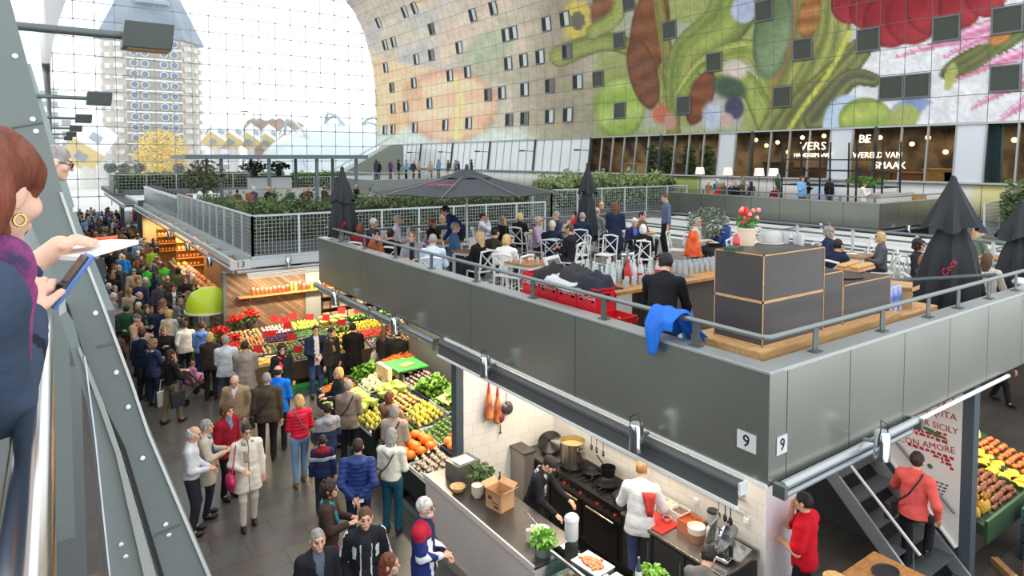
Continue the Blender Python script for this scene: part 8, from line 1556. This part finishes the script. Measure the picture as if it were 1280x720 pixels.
for k,px in enumerate((815,835,862,884)):p=atx(px,200,36.2);t=thing('indoor_plant','tall dark plant behind the restaurant glass, %s of four'%['first','second','third','fourth'][k],'plant',(p[0],p[1],4.06));MB().lathe([(.3,0),(.36,.5),(.32,.5)],(p[0],p[1],4.06),12).build('pot',DARK,t);m=MB();leaves(m,(p[0],p[1],5.7),(.5,.5,1.3),420,.17,rs);m.build('foliage',M((70,100,62),.7,rgb2=(110,130,80),vs=2.),t)
# the gallery in front: leaning post, glass, handrail, woman at the rail
FY=3.2;FD=lambda px,py,dy=0.:tuple(aty(px,py,FY+dy))
FIN2=M((106,115,113),.4,var=.03,vs=3.,name='pale_cladding');FIN3=M((160,164,158),.4,name='cream_edge')
t=thing('leaning_post','large leaning grey clad facade post with bolted joints at the left','post',(.1,FY,3.0))
def strip(name,L_,mat,d0,d1):
 m=MB();m.prism([FD(*p)for p in L_],(0,d0,0),(0,d1,0));return m.build(name,mat,t)
outer=[(13,0),(78,240),(99,300),(130,380),(167,480),(187,540),(264,720),(330,880)]
gap=[(-140,0),(20,240),(56,320),(85,380),(117,480),(157,560),(205,720),(250,880)]
gap[0]=(-200,-5)
def band(a,b):return a+b[::-1]
strip('outer_cladding',[(13,0),(-25,-130),(-340,-130),(-200,0)]+gap[1:]+outer[::-1][:-1],FIN2,0.,.3)
strip('dark_gap',band([(82,380),(113,480),(152,560),(199,720),(244,880)],[(85,380),(117,480),(157,560),(205,720),(250,880)]),BLACK,-.03,.02)
strip('inner_cladding',band([(74,392),(84,420),(108,500),(117,560),(138,720),(158,880)],[(83,386),(92,400),(113,480),(150,560),(197,720),(242,880)]),M((118,128,125),.4),-.05,.2)
strip('cream_band',band([(96,430),(122,500),(143,560),(180,720),(215,880)],[(100,430),(129,500),(150,560),(195,720),(238,880)]),FIN3,-.07,-.05)
strip('painted_edge_highlight',band([(74,240),(95,300),(126,380),(163,480),(183,540),(259,720)],[(78,240),(99,300),(130,380),(167,480),(187,540),(264,720)]),M((190,192,188),.3,.4),-.012,.0)  # bright strip painting a highlight along the post's outer edge
strip('glass_edge',band([(104,440),(117,540),(136,720),(152,880)],[(106,440),(119,540),(138,720),(154,880)]),M((200,204,214),.2,.6),-.08,-.05)
for a,b in(((0,162),(54,153)),((193,670),(226,656)),((122,434),(142,429))):m=MB();m.tube([FD(*a,-.004),FD(*b,-.004)],.004,5);m.build('joint',M((92,98,96),.4),t)
for px,py in((19,70),(41,149),(45,164),(178,572),(207,655),(211,668),(160,508),(145,465),(93,262),(119,391)):m=MB();m.lathe([(.012,0),(.01,.006),(0,.007)],FD(px,py),10,axis=(0,-1,0));m.build('bolt',M((206,208,206),.25,.8),t)
for px,py in((151,680),(157,695)):m=MB();m.lathe([(.012,0),(.01,.006),(0,.007)],FD(px,py,-.05),10,axis=(0,-1,0));m.build('bolt',M((206,208,206),.25,.8),t)
hx_=-.045
t=thing('gallery_handrail','thick polished steel handrail running along the gallery at the left','handrail',(hx_,1.6,5.35));MB().tube([(hx_,.1,5.35),(hx_,3.1,5.35)],.035,20).build('rail',M((214,212,206),.16,1.,name='polished_rail'),t);MB().tube([(hx_-.03,.1,5.335),(hx_-.03,3.1,5.335)],.012,8).build('under_rail',M((96,80,66),.4,.4),t)
for yy in(.4,3.0):MB().box(hx_-.02,hx_+.02,yy-.02,yy+.02,4.1,5.33).build('post',STEEL,t)
MB().box(hx_+.012,hx_+.022,.15,3.05,4.12,5.31).build('glass_panel',glass((206,214,212),.42,.01),t)
struct('floor_gallery',MB().box(-3,.12,-1,3.3,3.95,4.1),M((120,84,54),.5,rgb2=(100,66,40),vs=3.,stretch=(1,8,1)))
tag(MB().box(-.75,-.12,.15,1.05,4.12,4.6).build('wooden_bench',M((128,84,50),.5,rgb2=(104,66,38),vs=3.,stretch=(8,1,1)),bevel=.01),'brown wooden bench box at the bottom left corner','bench')
def fore_extra(t,J):
 T,HL=J['T'],J['HL']
 m=MB();c=J['HL'](.088,-.004,-.045);m.tube([(c[0]+.006,c[1]+.012*math.cos(a),c[2]-.012+.012*math.sin(a))for a in[k*PI/5 for k in range(10)]],.003,6,closed=True);m.build('earring',M((206,180,110),.2,1.),t,world=False)
 w=J['wr'][1];p=w+V3(-.03,.12,.06);m=MB();m.cbox(p,(.078,.155,.012),-.35,rx=.95);m.build('phone_case',M((96,130,190),.4),t,world=False,bevel=.006);m=MB();m.cbox(p+V3(.0,-.006,.009),(.062,.13,.004),-.35,rx=.95);m.build('phone_screen',M((36,40,46),.15),t,world=False)
 w=J['wr'][0];p=w+V3(.02,.15,.03);m=MB();m.cbox(p,(.14,.2,.012),.2,rx=.1);m.build('notebook',M((232,230,226),.6),t,world=False);m=MB();m.tube([p+V3(-.05,-.08,.02),p+V3(.03,.06,.03)],.005,6);m.build('pen',M((226,90,40),.4),t,world=False)
 V,F=polygonise([cap(T(-.09,.05,.50),.06,T(.11,.04,.50),.06),cap(T(.11,.02,.50),.06,T(.03,-.1,.53),.06),cap(T(.03,-.1,.53),.055,T(-.1,-.06,.52),.055),cap(T(.06,.10,.47),.05,T(.09,.13,.34),.05,(1,.8,1))],.009,.02,noise_amp=.02,noise_scale=16.);link('scarf',vf_mesh('scarf',V,F),M((170,60,128),.9,rgb2=(58,46,84),vs=11.,bump=.5,bs=60.),t)
 m=MB();s=J['sh'][1];m.tube([(s[0]*.5,.10,s[2]+.02),(s[0]*.55,.03,s[2]+.075),(s[0]*.55,-.06,s[2]+.06),(s[0]*.5,-.15,s[2]-.1)],.022,8);m.build('rucksack_strap',M((60,64,74),.7),t,world=False)
FWX,FWY,FRZ,FWZ=-.275,1.66,-60,4.33
def inb(px,py,D):
 d=ray(px,py);p=Vector((d[0]*D-FWX,d[1]*D-FWY,HC+d[2]*D-FWZ));p.rotate(Matrix.Rotation(-R(FRZ),3,'Z'));return p/(1.74/1.75)
l_,r_=inb(36,334,1.72),inb(34,394,1.55)
person('woman with auburn hair and a purple scarf at the gallery rail, holding phone and notebook',FWX,FWY,FWZ,absface=FRZ,h=1.74,coat=(58,70,90),hem='mid',pants=(50,60,84),hair=(112,58,40),style='thick',hp=((-l_.x,l_.y,l_.z),(r_.x,r_.y,r_.z)),nod=8,yaw=14,lean=27,vox=.0068,extra=fore_extra,skin=2)
mx,my=.02,5.6;p_=ray(74,184);k_=5.55/p_[1];person('grey haired man with glasses leaning out beyond the grey post',p_[0]*k_-.255,5.55,HC+p_[2]*k_-1.56,absface=-85,h=1.74,coat=(44,48,58),hair='grey',style='crop',glasses=True,lean=36,nod=5,vox=.011,skin=2)
struct('floor_gallery_2',MB().box(-1.5,-.1,4.8,6.5,4.06,4.14),M((120,84,54),.5))
for r in PROTO:
 for c in list(r.children):bpy.data.objects.remove(c)
 bpy.data.objects.remove(r)
# light: an overcast sky from above, where the roof is left out, and through the end net, warm stall lamps
wd=bpy.data.worlds.new('sky');scene.world=wd;wd.use_nodes=True;nb=wd.node_tree.nodes['Background'];nb.inputs['Color'].default_value=(.92,.96,1,1);nb.inputs['Strength'].default_value=1.5
vs_=scene.view_settings;vs_.view_transform='Standard';vs_.look='None';vs_.exposure=.45;vs_.gamma=1;vs_.use_curve_mapping=False
scene.cycles.max_bounces=6;scene.cycles.transparent_max_bounces=16;scene.cycles.use_denoising=True
scene.cycles.sample_clamp_indirect=4
